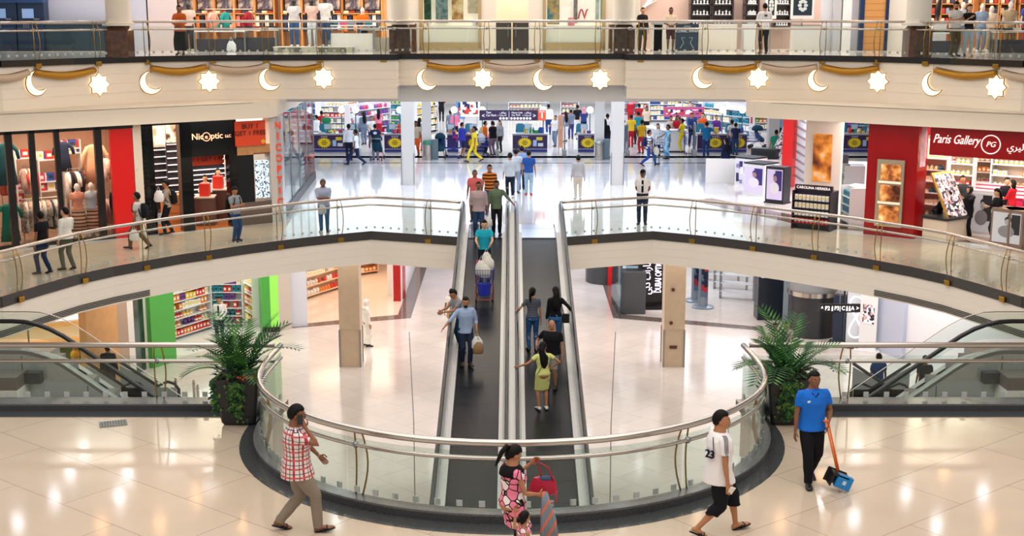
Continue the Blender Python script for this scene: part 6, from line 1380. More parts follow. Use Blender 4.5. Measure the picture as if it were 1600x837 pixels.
MB().wall((-7.7, 42.6), (-8.3, 53.5), .3, 3.4, .02).build('glass_wall', glassmat('corner_glass', 'dfe9ea', .12), gs); MB().wall((-7.65, 42.3), (-8.25, 53.6), 0, .3, .12).build('plinth', shd, gs)
for u in (.25, .5, .75, 1): MB().tube([(-7.7-.6*u, 42.6+10.9*u, .3), (-7.7-.6*u, 42.6+10.9*u, 3.4)], .02, 6).build('glass_fin', steel_d, gs)
wallp('wall_corner_shop_back', (-13, 44), (-12.4, 58), 0, 4, M('corner_wall', 'd5cfc8', .7)); wallp('wall_corner_shop_end', (-10.4, 58.3), (-13.2, 58.3), 0, 4, M('corner_wall', 'd5cfc8', .7))
for i, (x, y, h_, lb) in enumerate(((-8.9, 46, 1.2, 'nearer pale pedestal of lit trays'), (-9.1, 48.5, 1.25, 'second pale pedestal of lit trays'), (-8.8, 51.5, 1.3, 'farther pale pedestal of lit trays'))):
    t = thing('display_pedestal', lb+' behind the corner shop glass', 'display', (x, y, 0)); MB().b(-.35, .35, -.35, .35, 0, h_).build('pedestal_body', M('pedestal_grey', '9a9a9c', .3), t)
    for k in range(5): MB().b(.12, .37, -.3, .3, .3+k*.18, .4+k*.18).build('lit_tray', ledw, t)
ct = thing('red_counter', 'glossy orange red counter inside the corner glass shop', 'counter', (-9.3, 53, 0)); MB().b(-.9, 1.0, -.4, .4, 0, .95).build('counter_body', M('counter_red', 'd8381c', .3), ct); MB().b(-.95, 1.05, -.45, .45, .95, 1.02).build('counter_top', M('counter_top_red', 'f05a30', .3), ct)
for k in range(4): shelves('white eyewear shelf on the corner shop wall, bay '+('one', 'two', 'three', 'four')[k]+' from the pier', (-12.2, 45.5+3*k, 0), R(90), 2.4, 2.4, 6, ['box'], [1, 7, 8], 'the corner shop', step=.3, sh=.16, seed=60+k)
far(424, 262, 'mannequin-like passer in grey behind the corner glass', 0, 1.7, 'b', 'short', 'k', 'long', cloth('a9b4bc'), 'trousers', cloth('8a949c'))
# --- right: perfume shop ---
aR = ANG['R']; Rf = lambda px, dep=0, z=0: LF(px, dep, z, 'R', 1.2)
area('perfume_lamp', Rf(1480, 2.4, 3.35), 7, 3.5, 420, 'fff0e4', (0, 0, aR)); area('perfume_lamp', (12.2, 47.5, 3.35), 6, 4, 380, 'fbf3ff')
wd = M('deep_red', '9c0d14', .18, var=.06, vscale=2)
rp_ = thing('red_pillar', 'tall glossy red shop pillar with three lit picture panels', 'pillar', (0, 0, 0))
b_ = MB(); a, b = Rf(1352), Rf(1430); b_.wall((a.x, a.y), (b.x, b.y), 0, 3.5, .9); b_.build('pillar_body', wd, rp_)
b_ = MB(); c = Rf(1444, .5); b_.wall((b.x, b.y), (c.x, c.y), 0, 2.2, .3); b_.build('lower_side_panel', red, rp_)
b_ = MB(); b_.wall((b.x+.05, b.y+.1), (c.x, c.y+.1), 2.2, 3.5, .2); b_.build('upper_side_panel', pat('lit_poster', 'noise', ['e8e4ee', 'c9a0a8', '8a7a94'], 2), rp_)
front(MB(), 1368, 1410, .32, 2.4, .08, -.09, 'R').build('picture_frame', M('frame_silver', 'c9bca4', .25, .6), rp_)
sep = pat('sepia_photo', 'noise', ['3a1c10', '8a4a24', 'd8904c', 'f2d0a0'], 2.6, .4, emit=.55)
for k in range(3):
    front(MB(), 1374, 1405, .48+k*.64, .98+k*.64, .02, -.115, 'R').build('lit_picture', sep, rp_)
    front(MB(), 1371, 1406, .39+k*.64, .46+k*.64, .03, -.12, 'R').build('caption_ledge', M('ledge_cream', 'efe4cd', .4, emit=.3), rp_)
sb = thing('shop_fascia', 'deep red shop fascia with white script lettering and a round monogram', 'sign', (0, 0, 0))
front(MB(), 1447, 1680, 2.62, 3.5, .3, -.02, 'R').build('fascia_board', wd, sb)
wt = M('letter_white', 'f7e9e6', .4, emit=.7)
p = Rf(1487, -.06); text('name_script', 'Paris Gallery', .38, wt, sb, (p.x, p.y, 3.12), (pi/2, 0, aR), .015, shear=.35, sx=.7)
p = Rf(1541, -.06); text('monogram', 'PG', .22, wt, sb, (p.x, p.y, 3.04), (pi/2, 0, aR), .015, shear=.25)
ri = MB().tube([(.27*cos(q), 0, .27*sin(q)) for q in [2*pi*k/28 for k in range(28)]], .016, 6, closed=True).build('monogram_ring', wt, sb); ri.location = (p.x, p.y, 3.04); ri.rotation_euler = (0, 0, aR)
p = Rf(1586, -.06); text('name_arabic', '\ufef1\ufeae\ufef4\ufedf\ufe8e\ufe9f', .27, wt, sb, (p.x, p.y, 3.0), (pi/2, 0, aR), .015)
wallp('wall_perfume_back', Rf(1440, 6.5)[:2], Rf(1700, 5)[:2], 0, 4, M('perfume_wall', 'b3202a', .5)); wallp('wall_perfume_far', (7.9, 52), (16.5, 50.5), 0, 1.0, white)
fb = MB(); q = [(8.3, 46.8), (10.6, 42.7), (18, 37.2), (20, 40), (17, 51), (8.6, 52)]; fb.prism(q, .0, .006); struct('floor_perfume', fb, tilemat('perfume_floor', 'e9e2dc', 'd2cbc4', (.9, .9), R(-35), .1))
for px, dep, w, lb, cs in ((1452, 2.0, 1.2, 'beige shelf column beside the red side panel', [1, 7, 8]), (1476, 4.2, 2.0, 'dark backed shelf behind the crouching assistant', [0, 1, 9]), (1510, 5.6, 2.6, 'rear shelf of red and white boxes', [0, 1, 7]), (1560, 5.4, 2.6, 'rear shelf near the assistant in red', [0, 6, 3]), (1600, 4.8, 2.0, 'rear shelf at the edge of the perfume shop', [1, 6, 7])):
    p = Rf(px, dep); shelves('perfume shop '+lb, p, aR, w, 2.7, 7, ['box', 'bottle'], cs, 'the perfume shop', step=.17, sh=.16, seed=px, bm=M('shelf_beige', 'd9c6ae', .5))
def gondola(px, dep, rz, w, h, label, body, cols, header=None, dep2=.5, kinds=['box'], n=4, seed=0, loc=None, txt='', lit=False):
    p = Rf(px, dep) if loc is None else V(loc); t = thing('perfume_stand', label, 'display', p, rz)
    MB().b(-w/2, w/2, .0, dep2, 0, h).build('stand_body', body, t)
    if header: MB().b(-w/2, w/2, -.06, .05, h, h+.18).build('header', header, t)
    if txt: text('header_text', txt, .12, wt if header is not shw else shd, t, (0, -.07, h+.09))
    rd = random.Random(seed+px); Mw = Matrix.Translation(p) @ Matrix.Rotation(rz, 4, 'Z')
    for s in (-1, 1): MB().b(s*w/2-.02, s*w/2+.02, -.22, 0, 0, h).build('side_panel', body, t)
    for k in range(n):
        z = .2+k*(h-.25)/n; MB().b(-w/2, w/2, -.22, .0, z-.03, z).build('shelf', body if not lit else ledw, t); c = rd.choice(cols)
        x = -w/2+.05
        while x < w/2-.1: stock(rd.choice(kinds), c, Mw @ Matrix.Translation((x+.05, -.11, z)), (.1, .1, min(.2, (h-.25)/n-.08)), 'perfume or cosmetics pack on a perfume shop stand', 'cosmetics on the stands'); x += .13
    return t
gondola(1272, -.1, aR, 1.25, 1.25, 'navy four tier cosmetics stand with rows of small boxes behind the balustrade', M('stand_navy', '241c2c', .35), [0, 1, 6, 7], M('stand_navy', '241c2c', .35), n=4, seed=2, txt='CAROLINA HERRERA')
gondola(1332, 1.2, aR-.9, .9, 1.3, 'narrow white perfume stand beside the red pillar', shw, [1, 8, 7], None, n=4, seed=3)
pp = M('portrait_print', 'b79a86')
portrait = pat('portrait_violet', 'noise', ['2a1f4a', 'd9c6c9', '6a4fa0', 'f1e8ee'], 3.2, .4, emit=.3); bwp = pat('portrait_grey', 'noise', ['141416', 'c9c9c9', '6a6a6a', 'f0f0f0'], 3, .4, emit=.3)
def lightbox(loc, rz, w, h, label, pr_, frame=shw, base=.15, dep=.35, top=None):
    t = thing('display_stand', label, 'display', loc, rz); MB().b(-w/2, w/2, 0, dep, 0, h).build('stand_body', frame, t); MB().b(-w/2+.06, w/2-.06, -.012, 0, base, h-.1).build('portrait_panel', pr_ if pr_ not in (portrait, bwp) else M('poster_'+pr_.name, 'cfc4e4' if pr_ is portrait else 'b9bcc0', .4, emit=.25), t)
    if pr_ in (portrait, bwp):
        c1, c2, c3 = (M('fig_violet', '3b2a7a', .4), M('fig_cloth', 'f0ecf4', .4), M('fig_face', 'b08a86', .5)) if pr_ is portrait else (M('fig_dark', '2a2b30', .4), M('fig_cloth2', '8a8d92', .4), M('fig_face2', 'a9a9aa', .5))
        hh = h-.1-base; zc = base+hh*.5; q = MB()
        q.mat(0).b(.02, w/2-.08, -.016, -.012, base+hh*.3, h-.14); q.mat(1).ell((.0, -.016, zc-hh*.12), w*.26, .006, hh*.2, 14, 8); q.mat(0).ell((.06*w, -.02, zc+hh*.27), w*.13, .006, hh*.11, 12, 8); q.mat(2).ell((.04*w, -.022, zc+hh*.2), w*.1, .008, hh*.11, 12, 8)
        q.build('portrait_print', [c1, c2, c3], t)
        q = MB()
        for k in range(4): q.b(-w/2-.012, -w/2, .06, dep-.06, .2+k*(h-.3)/4, .2+k*(h-.3)/4+(h-.3)/4-.06)
        q.build('side_recess', M('recess_dark', '34323c', .4), t)
    MB().b(-w/2-.03, w/2+.03, -.03, dep+.03, 0, .05).build('base', frame, t)
    if top: MB().b(-w/2, w/2, -.01, dep, h, h+.06).build('top_edge', top, t)
    return t
lightbox(P(1162, 293, 0), aR-.2, .9, 1.15, 'white perfume kiosk with dark shelves beside the brown floor band', pat('kiosk_print', 'cells', ['3a3560', 'e0dcea', '8a86b0', 'f4f2f8'], (5, 5, 5), .4), top=shd, dep=.9)
lightbox(P(1177, 306, 0), aR-.2, .95, 1.2, 'white perfume kiosk with a lettered lid in front of the dark shelved kiosk', portrait, top=shd, dep=.9)
lightbox(P(1209, 318, 0), aR-.1, .75, 1.35, 'tall dark framed lightbox with a violet portrait on the stand', portrait, frame=shd, dep=.5)
lightbox(P(1192, 268, 0), aR, 1.2, 1.0, 'black low cabinet behind the white perfume kiosks', black, frame=shd, dep=.6)
lightbox(Rf(1535, 1.6), aR, .75, 1.45, 'white lightbox stand with a grey portrait inside the perfume shop', bwp, dep=.3)
lightbox(Rf(1575, .1), aR-.25, 1.0, 1.15, 'brown hexagonal perfume counter with two narrow dark picture panels', bwp, frame=M('counter_taupe', '8a7466', .35), dep=.7); lightbox(Rf(1600, .2), aR+.45, .8, 1.15, 'taupe perfume counter end with vertical picture strip', bwp, frame=M('counter_taupe', '8a7466', .35), dep=.7)
def slanted(loc, rz, label, fr, mats, w=1.0, h=1.5, zb_=.75):
    t = thing('slanted_display', label, 'display', loc, rz); Mx = Matrix.Rotation(R(-28), 3, 'X')
    m_ = MB().box((0, .3, zb_+h*.42), (w, .06, h), M=Mx); m_.build('board', fr, t); MB().box((0, .255, zb_+h*.42), (w-.1, .02, h-.1), M=Mx).build('picture_grid', mats, t)
    MB().b(-w/2-.1, w/2+.1, -.1, .75, 0, zb_-.08).build('cabinet', M('cabinet_cream', 'dccdb9', .4), t); MB().b(-w/2-.14, w/2+.14, -.14, .8, zb_-.08, zb_).build('cabinet_top', shd, t)
    return t
slanted(Rf(1496, .45), aR+1.25, 'gold edged slanted picture display on a cream cabinet', M('gold_edge', 'c99a3a', .35, .5), pat('picture_grid', 'cells', ['e8e2e8', '2a2030', 'c9a0a0', '6a5a70', 'f4f4f4'], (13, 13, 13), .4, emit=.2), 1.0, 1.5, .75)
slanted(P(1212, 268, 0), -1.1, 'white slanted product board leaning over the kiosks', shw, MC['picture_grid'], .8, 1.7, .5)
t = thing('wall_panel', 'cream wall panel with a large orange perfume picture', 'wall panel', (0, 0, 0)); a, b = Rf(1256, 2.2), Rf(1312, 2.2)
MB().wall((a.x, a.y), (b.x, b.y), 0, 3.5, .15).build('panel', M('panel_cream', 'efe4da', .5), t); a, b = Rf(1268, 2.15), Rf(1297, 2.15); MB().wall((a.x, a.y), (b.x, b.y), 1.25, 2.85, .03).build('picture', pat('amber_picture', 'noise', ['2b1812', 'a85a2a', 'e89a3c', 'f0d4b8'], 1.5, .4, emit=.25), t)
t = thing('shelf_wall', 'slim white lit shelving with red edge at the perfume shop entrance', 'shelf', (0, 0, 0)); a, b = P(1222, 240, d=51), P(1256, 240, d=48.5)
MB().wall((a.x, 51), (a.x+.35, 50.7), 0, 3.5, .3).build('red_edge', redg, t); MB().wall((a.x+.4, 50.7), (b.x, 48.5), 0, 3.5, .08, .1).build('back', shw, t)
for k in range(9): MB().wall((a.x+.4, 50.7), (b.x, 48.5), .5+k*.32, .53+k*.32, .12).build('shelf', steel_d, t)
for px, py, hh, lb, cs in ((1300, 285, 1.6, 'tall glass perfume tower with dark edges', mix_), (1325, 297, 1.4, 'open glass accessory tower beside the red pillar', mix_)):
    p = P(px, py+20, 0); gondola(px, 0, aR-1.1, .8, hh, lb, shd if px == 1300 else steel_d, [4, 0, 2, 7], n=5, seed=px, loc=p, kinds=['bottle', 'box'])
lightbox(P(1338, 335, 0), aR-.1, .7, 1.0, 'white and grey cube counter next to the red pillar', M('panel_taupe', 'b5a69c', .4), dep=.5)
# people in the perfume shop
human('assistant in black bending over beside the slanted display', Rf(1466, .7), 215, 1.66, 'a', 'bun', 'k', 'long', cloth('141318'), 'trousers', black, 'black', fem=True, lean=35, arms=('down', 'hold'), head=(0, 10), step=.12)
human('woman in a black headscarf and robe standing at the slanted display', Rf(1515, 1.0), 110, 1.68, 'a', 'scarf', '14131a', 'robe', cloth('16151b'), 'none', None, 'black', arms=('reach', 'down'))
human('long haired woman in black looking down at her hands in the perfume shop', Rf(1558, .6), 95, 1.72, 'a', 'long', 'k', 'long', cloth('17161c'), 'trousers', black, 'black', fem=True, arms=('text', 'text'), head=(0, 20))
human('assistant in red with dark hair at the back counter of the perfume shop', Rf(1582, 3.2), 40, 1.68, 'a', 'bob', 'k', 'long', cloth('c8202c'), 'trousers', dk, 'black', fem=True, arms=('hold', 'hold')); human('woman in a dark suit at the back of the perfume shop', Rf(1572, 3.6), 180, 1.7, 'a', 'bun', 'k', 'jacket', cloth('1a1c28'), 'trousers', dk, fem=True)
human('man in a grey jacket behind the slanted display', Rf(1503, 3.0), 180, 1.74, 'b', 'short', 'k', 'jacket', cloth('34363c'), 'trousers', dk)
t = thing('counter', 'pink and white striped counter at the rear of the perfume shop', 'counter', Rf(1540, 4.4), aR); MB().b(-1.2, 1.2, 0, .6, 0, .9).build('body', M('counter_pink', 'd8285a', .4), t); MB().b(-1.25, 1.25, -.05, .65, .9, 1.3).build('striped_top', pat('pink_white', 'stripes', ['f4e4e6', 'd84a6a'], (0, 0, 8), w=.4), t)
# ======================= FESTIVE GARLANDS, CRESCENTS AND STARS =======================
goldc = M('garland_gold', 'b8862a', .35, .6, bump=.6, bscale=60); silvc = M('garland_pale', 'cdb7a0', .5, .2, bump=.6, bscale=60)
rimm = M('lamp_rim', '7a4a2a', .4, .4); lampw = M('lamp_glow', 'ffe9bd', .5, emit=1.15)
def fpt(px):   # a point on the gallery's fascia line
    if 607 < px < 993: return V(((px-800)/F*44.1, 44.1-.12))
    path = uL[:-1]+[uC[0]] if px < 800 else [uC[-1]]+uR[1:]
    best = None
    for a, b in zip(path[:-1], path[1:]):
        for i in range(60):
            q = V(a).lerp(V(b), i/60); e = abs(800+F*q.x/(q.y*cos(PIT)+2.1*sin(PIT))-px)
            if best is None or e < best[0]: best = (e, q)
    return best[1]+V((0, -.12))
def frz(px):
    if 607 < px < 993: return 0
    d = fpt(px+6)-fpt(px-6); return atan2(d.y, d.x)
def crescent_pts(r=.36):
    o = []; 
    a0 = R(62)
    for k in range(25): a = a0+(2*pi-2*a0*1.0)*k/24; o.append((r*cos(a), r*sin(a)))
    cx = .46*r; r2 = sqrt((r*cos(a0)-cx)**2+(r*sin(a0))**2); b0 = atan2(r*sin(a0), r*cos(a0)-cx)
    for k in range(1, 20): a = -b0-(2*pi-2*b0)*k/20; o.append((cx+r2*cos(a), r2*sin(a)))
    t = R(35); return [(x*cos(t)-z*sin(t), x*sin(t)+z*cos(t)) for x, z in o]
star_pts = [((.36 if k % 2 == 0 else .27)*cos(R(22.5)*k+pi/2), (.36 if k % 2 == 0 else .27)*sin(R(22.5)*k+pi/2)) for k in range(16)]
def lamp(kind, px, zc, where):
    p = fpt(px); pts = crescent_pts() if kind == 'c' else star_pts
    t = thing('crescent_lamp' if kind == 'c' else 'star_lamp', ('glowing crescent moon lamp ' if kind == 'c' else 'glowing eight pointed star lamp ')+where, 'lamp', (p.x, p.y, zc), frz(px))
    MB().plate(pts, -.02, .03).build('lamp_face', lampw, t)
    MB().tube([(x, -.0, z) for x, z in pts], .022, 5, closed=True).build('rim', rimm, t)
    MB().tube([(0, 0, .3), (0, 0, 5.30-zc)], .008, 4).build('hanger', brass, t)
names = ['below the cash machines', 'beside the first round column', 'below the woman in the orange jacket', 'below the clothes store tables', 'below the denim mannequins', 'near the central fascia slot', 'below the jewellery window with the framed art', 'below the dark double doors', 'below the pink ribboned jewellery window', 'next to the second central column',
         'below the crystal cabinets', 'below the man in the printed shirt', 'below the framed crystal posters', 'below the timber panel', 'below the couple with a phone', 'below the bright store edge']
cps = [(60, 130, 'c'), (157, 132, 's'), (238, 129, 'c'), (328, 127, 's'), (422, 124, 'c'), (507, 122, 's'), (669, 124, 'c'), (755, 123, 's'), (849, 124, 'c'), (936, 124, 's'), (1098, 121, 'c'), (1184, 122, 's'), (1279, 125, 'c'), (1370, 127, 's'), (1455, 131, 'c'), (1554, 136, 's')]
for (px, py, k), nm in zip(cps, names):
    q = fpt(px); zc = P(px, py, d=q.y).z; lamp(k, px, zc, nm)
def garland(pa, pb, gold, where):
    a, b = fpt(pa), fpt(pb); pts = []; N = 14
    for i in range(N+1):
        u = i/N; q = fpt(pa+(pb-pa)*u); pts.append((q.x, q.y-.02, 5.09-.13*sin(pi*u)))
    t = thing('garland', ('gold' if gold else 'pale silver')+' tinsel garland swagged '+where, 'garland', (0, 0, 0))
    MB().tube(pts, [.085+.035*sin(pi*i/N) for i in range(N+1)], 10).build('tinsel_tube', goldc if gold else silvc, t, smooth=True)
    MB().tube([(x, y-.04, z+.11) for x, y, z in pts], .012, 4).build('cord', rimm, t)
for i, (a, b, g, w_) in enumerate(((-30, 50, 0, 'at the cash machine edge'), (58, 152, 1, 'between the cash machine crescent and star'), (238, 325, 1, 'between the orange jacket crescent and star'), (330, 417, 0, 'below the clothes store tables'), (422, 503, 1, 'between the denim mannequin crescent and star'), (669, 751, 1, 'below the framed art jewellery window'),
        (758, 842, 0, 'below the dark double doors'), (850, 934, 1, 'below the ribboned jewellery window'), (1098, 1181, 1, 'below the crystal cabinets'), (1188, 1274, 0, 'below the framed crystal posters'), (1281, 1370, 1, 'below the timber panel'), (1457, 1553, 1, 'below the couple with a phone'), (1560, 1660, 0, 'at the bright store edge'))): garland(a, b, g, w_)
# ======================= UPPER GALLERY SHOPS =======================
DU = 48.2; ZU = 5.45
def ux(px, d=DU, z=6.4): return (px-800)/F*(d*cos(PIT)+(CH-z)*sin(PIT))
def ub(mb, pa, pb, z0, z1, d=DU, t=.15): x0, x1 = ux(pa, d), ux(pb, d); return mb.b(x0, x1, d, d+t, ZU+z0, ZU+z1)
def uwall(name, pa, pb, m, z0=0, z1=4.2, d=DU, t=.2): return struct(name, ub(MB(), pa, pb, z0, z1, d, t), m)
area('store_lamp', (ux(430), 50.2, 9.2), 12, 3, 420, 'ffe6c8'); area('store_lamp', (ux(800), 49.6, 9.2), 7, 2, 260, 'fff0da'); area('store_lamp', (ux(1170), 49.6, 9.2), 10, 2.5, 300, 'ffeee6'); area('store_lamp', (ux(1540), 50.0, 9.2), 7, 3, 350, 'ffead2')
uwall('wall_bank', -60, 232, M('bank_wall', 'c3c6da', .5)); uwall('wall_gallery_pier', 230, 276, M('pier_blush', 'd9ccd0', .4)); uwall('wall_store_back', 276, 610, M('store_back', 'd8a87e', .6, var=.08), d=52.5)
uwall('wall_jewel', 605, 655, M('stone_pale', 'd9d3ca', .4)); uwall('wall_jewel_pier', 750, 775, MC['stone_pale']); uwall('wall_jewel_side', 825, 848, MC['stone_pale']); uwall('wall_jewel_end', 946, 1000, MC['stone_pale'])
uwall('wall_crystal', 995, 1292, M('crystal_pink', 'bba59e', .5), d=50.2); uwall('wall_shutter', 1283, 1346, M('shutter_white', 'd4d9e6', .4)); uwall('wall_gallery_right', 1385, 1445, white); uwall('wall_store_right', 1440, 1700, M('store_orange', 'd99a5e', .6, var=.1), d=52.5)
fb = MB(); fb.b(-22, 22, 46.6, 54, 5.45, 5.456); struct('floor_gallery_shops', fb, tilemat('gallery_tiles', 'dccfc0', 'b8aa9a', (.9, .9), R(0), .12))
def atm(px, label, w=1.0):
    t = thing('cash_machine', label, 'cash machine', (ux(px), DU-.75, ZU)); nv = M('atm_navy', '1d3454', .35); nv2 = M('atm_blue', '27467a', .35)
    MB().b(-w/2, w/2, 0, .7, 0, 1.0).build('lower_cabinet', nv, t, bevel=.02); MB().prism([(-w/2, .2), (w/2, .2), (w/2, .7), (-w/2, .7)], 1.0, 1.85).build('upper_cabinet', nv, t)
    MB().b(-w/2-.02, w/2+.02, .1, .7, 1.72, 1.9).build('hood', nv2, t, bevel=.02); MB().box((-.1, .17, 1.35), (.42, .02, .34)).build('screen', M('atm_screen', '7f9cc8', .2, emit=.4), t); MB().box((0, .16, 1.79), (.5, .03, .13)).build('logo_plate', M('atm_plate', 'dfe6ee', .4), t)
    k = MB()
    for i in range(3):
        for j in range(3): k.box((-.2+i*.08, -.02, .86+j*.06), (.05, .03, .04))
    k.box((.25, .05, 1.15), (.2, .05, .05)); k.build('keypad', steel_d, t); MB().b(-w/2+.05, w/2-.05, -.12, .05, .78, .84).build('ledge', nv2, t)
atm(15, 'navy cash machine with a four square symbol at the edge of the gallery wall'); atm(58, 'navy cash machine with a white logo plate beside its twin', .95)
for px, lb, c in ((10, 'small lit blue sign above the cash machine with four squares', '4a5ca8'), (59, 'white lit sign above the logo plated cash machine', 'e6ecf6')):
    t = thing('wall_sign', lb, 'sign', (ux(px), DU-.1, ZU+2.05)); MB().b(-.34, .34, 0, .08, -.16, .2).build('frame', M('sign_frame', '39456a', .3), t); MB().b(-.29, .29, -.01, 0, -.11, .15).build('lit_face', M('face_'+c, c, .4, emit=.9), t)
    if px > 30: text('lettering', 'HSBC', .15, M('sign_ink2', '2a2f3d', .5), t, (-.08, -.02, .02)); MB().add([(.1, -.02, .08), (.1, -.02, -.04), (.18, -.02, .02), (.26, -.02, .08), (.26, -.02, -.04)], [(0, 1, 2), (2, 4, 3)]).build('logo_mark', redg, t)
t = thing('low_counter', 'dark teal low counter beneath the bank wall', 'counter', (ux(120), DU-.6, ZU)); MB().b(-1.1, 1.3, 0, .5, 0, .95).build('body', M('counter_teal', '2b3f4e', .25), t); MB().b(-1.15, 1.35, -.04, .54, .95, 1.0).build('top', M('counter_slate', '4a5560', .3), t)
# clothes store: lit timber bays, tables, dummies
for i, px in enumerate((292, 322, 352, 385, 415, 458, 488, 520, 552, 582)):
    t = thing('display_bay', 'lit timber wall bay of the clothes store, behind the '+('coat rail', 'orange jacket woman', 'teal tops', 'pink tops', 'white bag', 'first denim dummy', 'second denim dummy', 'tall denim dummy', 'orange t-shirt', 'last rail')[i], 'display', (ux(px, 52), 52.0, ZU))
    f = MB(); f.b(-.42, -.38, -.3, .45, 0, 3); f.b(.38, .42, -.3, .45, 0, 3); f.b(-.4, .4, -.3, .45, 1.32, 1.36); f.b(-.4, .4, -.3, .45, 2.1, 2.14); f.build('timber_frame', shwood, t)
    cc = [['3b3f55', 'd9d4cc'], ['c8702c', '2c2c34'], ['1d8c8c', 'e6b0a8'], ['d97a7a', '8c2430'], ['e8e0d8', '3a3a44'], ['2a3450', 'd0d4dc'], ['25304a', '3e5478'], ['2c4068', 'd8dce4'], ['e07a2c', '2a3450'], ['d8d8dc', '4a5a78']][i]
    for j in range(4):
        c = cloth(cc[j % 2], .15); o = MB().box((-.29+j*.19, 0, .95+.02*j), (.15, .4, .62), 0).build('hung_garment', c, t, bevel=.03)
    MB().tube([(-.4, 0, 1.28), (.4, 0, 1.28)], .015, 5).build('rail', rackm, t)
    MB().b(-.3, .3, -.0, .1, 1.5, 2.0).build('poster', pat('denim_poster', 'noise', ['e8d8c8', '3a4a6a', 'c99a7a'], 2.5), t)
    for j in range(3): MB().box((-.25+j*.25, -.1, 1.40), (.2, .3, .1)).build('folded_stack', cloth(('8c3a30', '3a3f5c', 'd9c9b0')[(i+j) % 3]), t, bevel=.02)
dn = cloth('3a5a88')
for px, lb, tc, bc, s_ in ((460, 'first store dummy in a printed white vest and jeans beside the glass post', 'd9d9dc', dn, 'n'), (488, 'second store dummy in a pale pink top and white jeans', 'e6c4b8', cloth('cfd6e0'), 'n'), (509, 'tall store dummy in a white printed t-shirt and dark jeans', 'e6e6e6', cloth('3a4e70'), 'n')):
    mannequin((ux(px, 46.6), 46.6, ZU+.18), 180, lb, cloth(tc, .2), bc, False, s_, 1.74 if px != 509 else 1.86)
mannequin((ux(567, 47.4), 47.4, ZU), 180, 'headless torso in a bright orange t-shirt', cloth('e8701c'), cloth('26304a'), False, 'm', 1.6); mannequin((ux(295, 47.2), 47.2, ZU), 180, 'tall dark dummy in a pale blush top behind the orange jacket woman', cloth('d9bcae'), cloth('3a3a44'), False, 'n', 1.8)
t = thing('low_plinth', 'long mirrored plinth under the denim dummies', 'plinth', (ux(490, 46.5), 46.5, ZU)); MB().b(-1.4, 1.4, -.35, .35, 0, .17).build('plinth_body', pat('mirror_tiles', 'cells', ['8c8a72', 'c9c6b0', '6a6a58'], (5, 5, 5), .3), t); MB().b(-1.42, 1.42, -.37, .37, .17, .19).build('plinth_top', shw, t)
def table(px, d, w, h, label, body, tops):
    t = thing('display_table', label, 'table', (ux(px, d), d, ZU)); MB().b(-w/2, w/2, -.3, .3, h-.05, h).build('table_top', shw, t); MB().b(-w/2+.05, w/2-.05, -.25, .25, 0, h-.3).build('drawers', body, t)
    for sx in (-1, 1):
        for sy in (-1, 1): MB().b(sx*w/2-.03, sx*w/2+.03, sy*.27-.03, sy*.27+.03, 0, h-.05).build('leg', steel_d, t)
    for i in range(int(w/.3)):
        o = MB().box((0, 0, .05), (.24, .3, .1)).build('folded_garment', cloth(tops[i % len(tops)]), bevel=.02); o.location = (ux(px, d)-w/2+.18+i*.3, d, ZU+h); tag(o, 'folded top on the '+label, 'garment', 'folded tops on the '+label)
table(550, 46.8, 1.6, .95, 'white drawer table with folded tops', white, ['1d7a8c', 'd8447a', '7a8ca0', '2c3450']); table(592, 47.2, 1.3, .8, 'grey table beside the round column', M('table_grey', 'b8b4ae', .4), ['d8c9b0', '3a3f50'])
table(345, 46.9, 1.8, .75, 'dark table with a black bag on it', M('table_dark', '3a3a44', .4), ['8c2a3a', '2a2a34', '1d6a7a', '4a1f2a']); table(400, 47.0, 1.5, .8, 'low table of maroon and black tops', M('table_dark', '3a3a44', .4), ['5a1f2c', '1a1a22', '8c2430'])
bagged(V((ux(360, 46.3), 46.3, ZU+.51)), 'white printed shopping bag standing by the dark clothes table', 'dfe2e8', 1.2)
for k, (px, c) in enumerate(((335, 'd97a72'), (333, 'e6a89c'), (350, '1d8c8c'), (383, '8c2030'))): dress(V((ux(px+(k-1)*3, 48.4), 48.4, ZU+1.42)), pi/2-.3, ('coral blouse low', 'pale pink blouse high', 'teal striped top', 'maroon cardigan')[k]+' on the clothes store front rail', cloth(c), .7)
t = thing('clothes_rail', 'front clothes rail of the gallery clothes store behind the orange jacket woman', 'clothes rail', (0, 0, 0)); MB().tube([(ux(322, 48.4), 48.4, ZU), (ux(322, 48.4), 48.4, ZU+1.5), (ux(395, 48.4), 48.4, ZU+1.5), (ux(395, 48.4), 48.4, ZU)], .02, 6).build('rail', rackm, t)
# jewellery windows
def jwindow(pa, pb, label, cols, item):
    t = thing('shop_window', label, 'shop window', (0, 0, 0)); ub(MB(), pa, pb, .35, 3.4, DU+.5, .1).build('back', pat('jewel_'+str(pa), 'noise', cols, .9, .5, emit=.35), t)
    f = MB()
    for a, b in ((pa, pa+5), (pb-5, pb)): ub(f, a, b, 0, 3.4, DU-.05, .3)
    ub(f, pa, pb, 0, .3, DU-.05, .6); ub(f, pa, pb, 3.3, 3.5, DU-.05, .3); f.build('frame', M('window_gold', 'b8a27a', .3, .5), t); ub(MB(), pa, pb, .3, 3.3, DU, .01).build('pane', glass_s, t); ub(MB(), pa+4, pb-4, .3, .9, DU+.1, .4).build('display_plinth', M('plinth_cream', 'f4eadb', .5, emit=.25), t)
    return t
jwindow(655, 752, 'cream jewellery window with framed line art and green curtains', ['f4ead0', 'fff6e2', 'e9dcc0'], 0); jwindow(848, 946, 'cream jewellery window with a teal poster and pink ribbon sculpture', ['f8efe0', 'fffaf0', 'efe2cc'], 0)
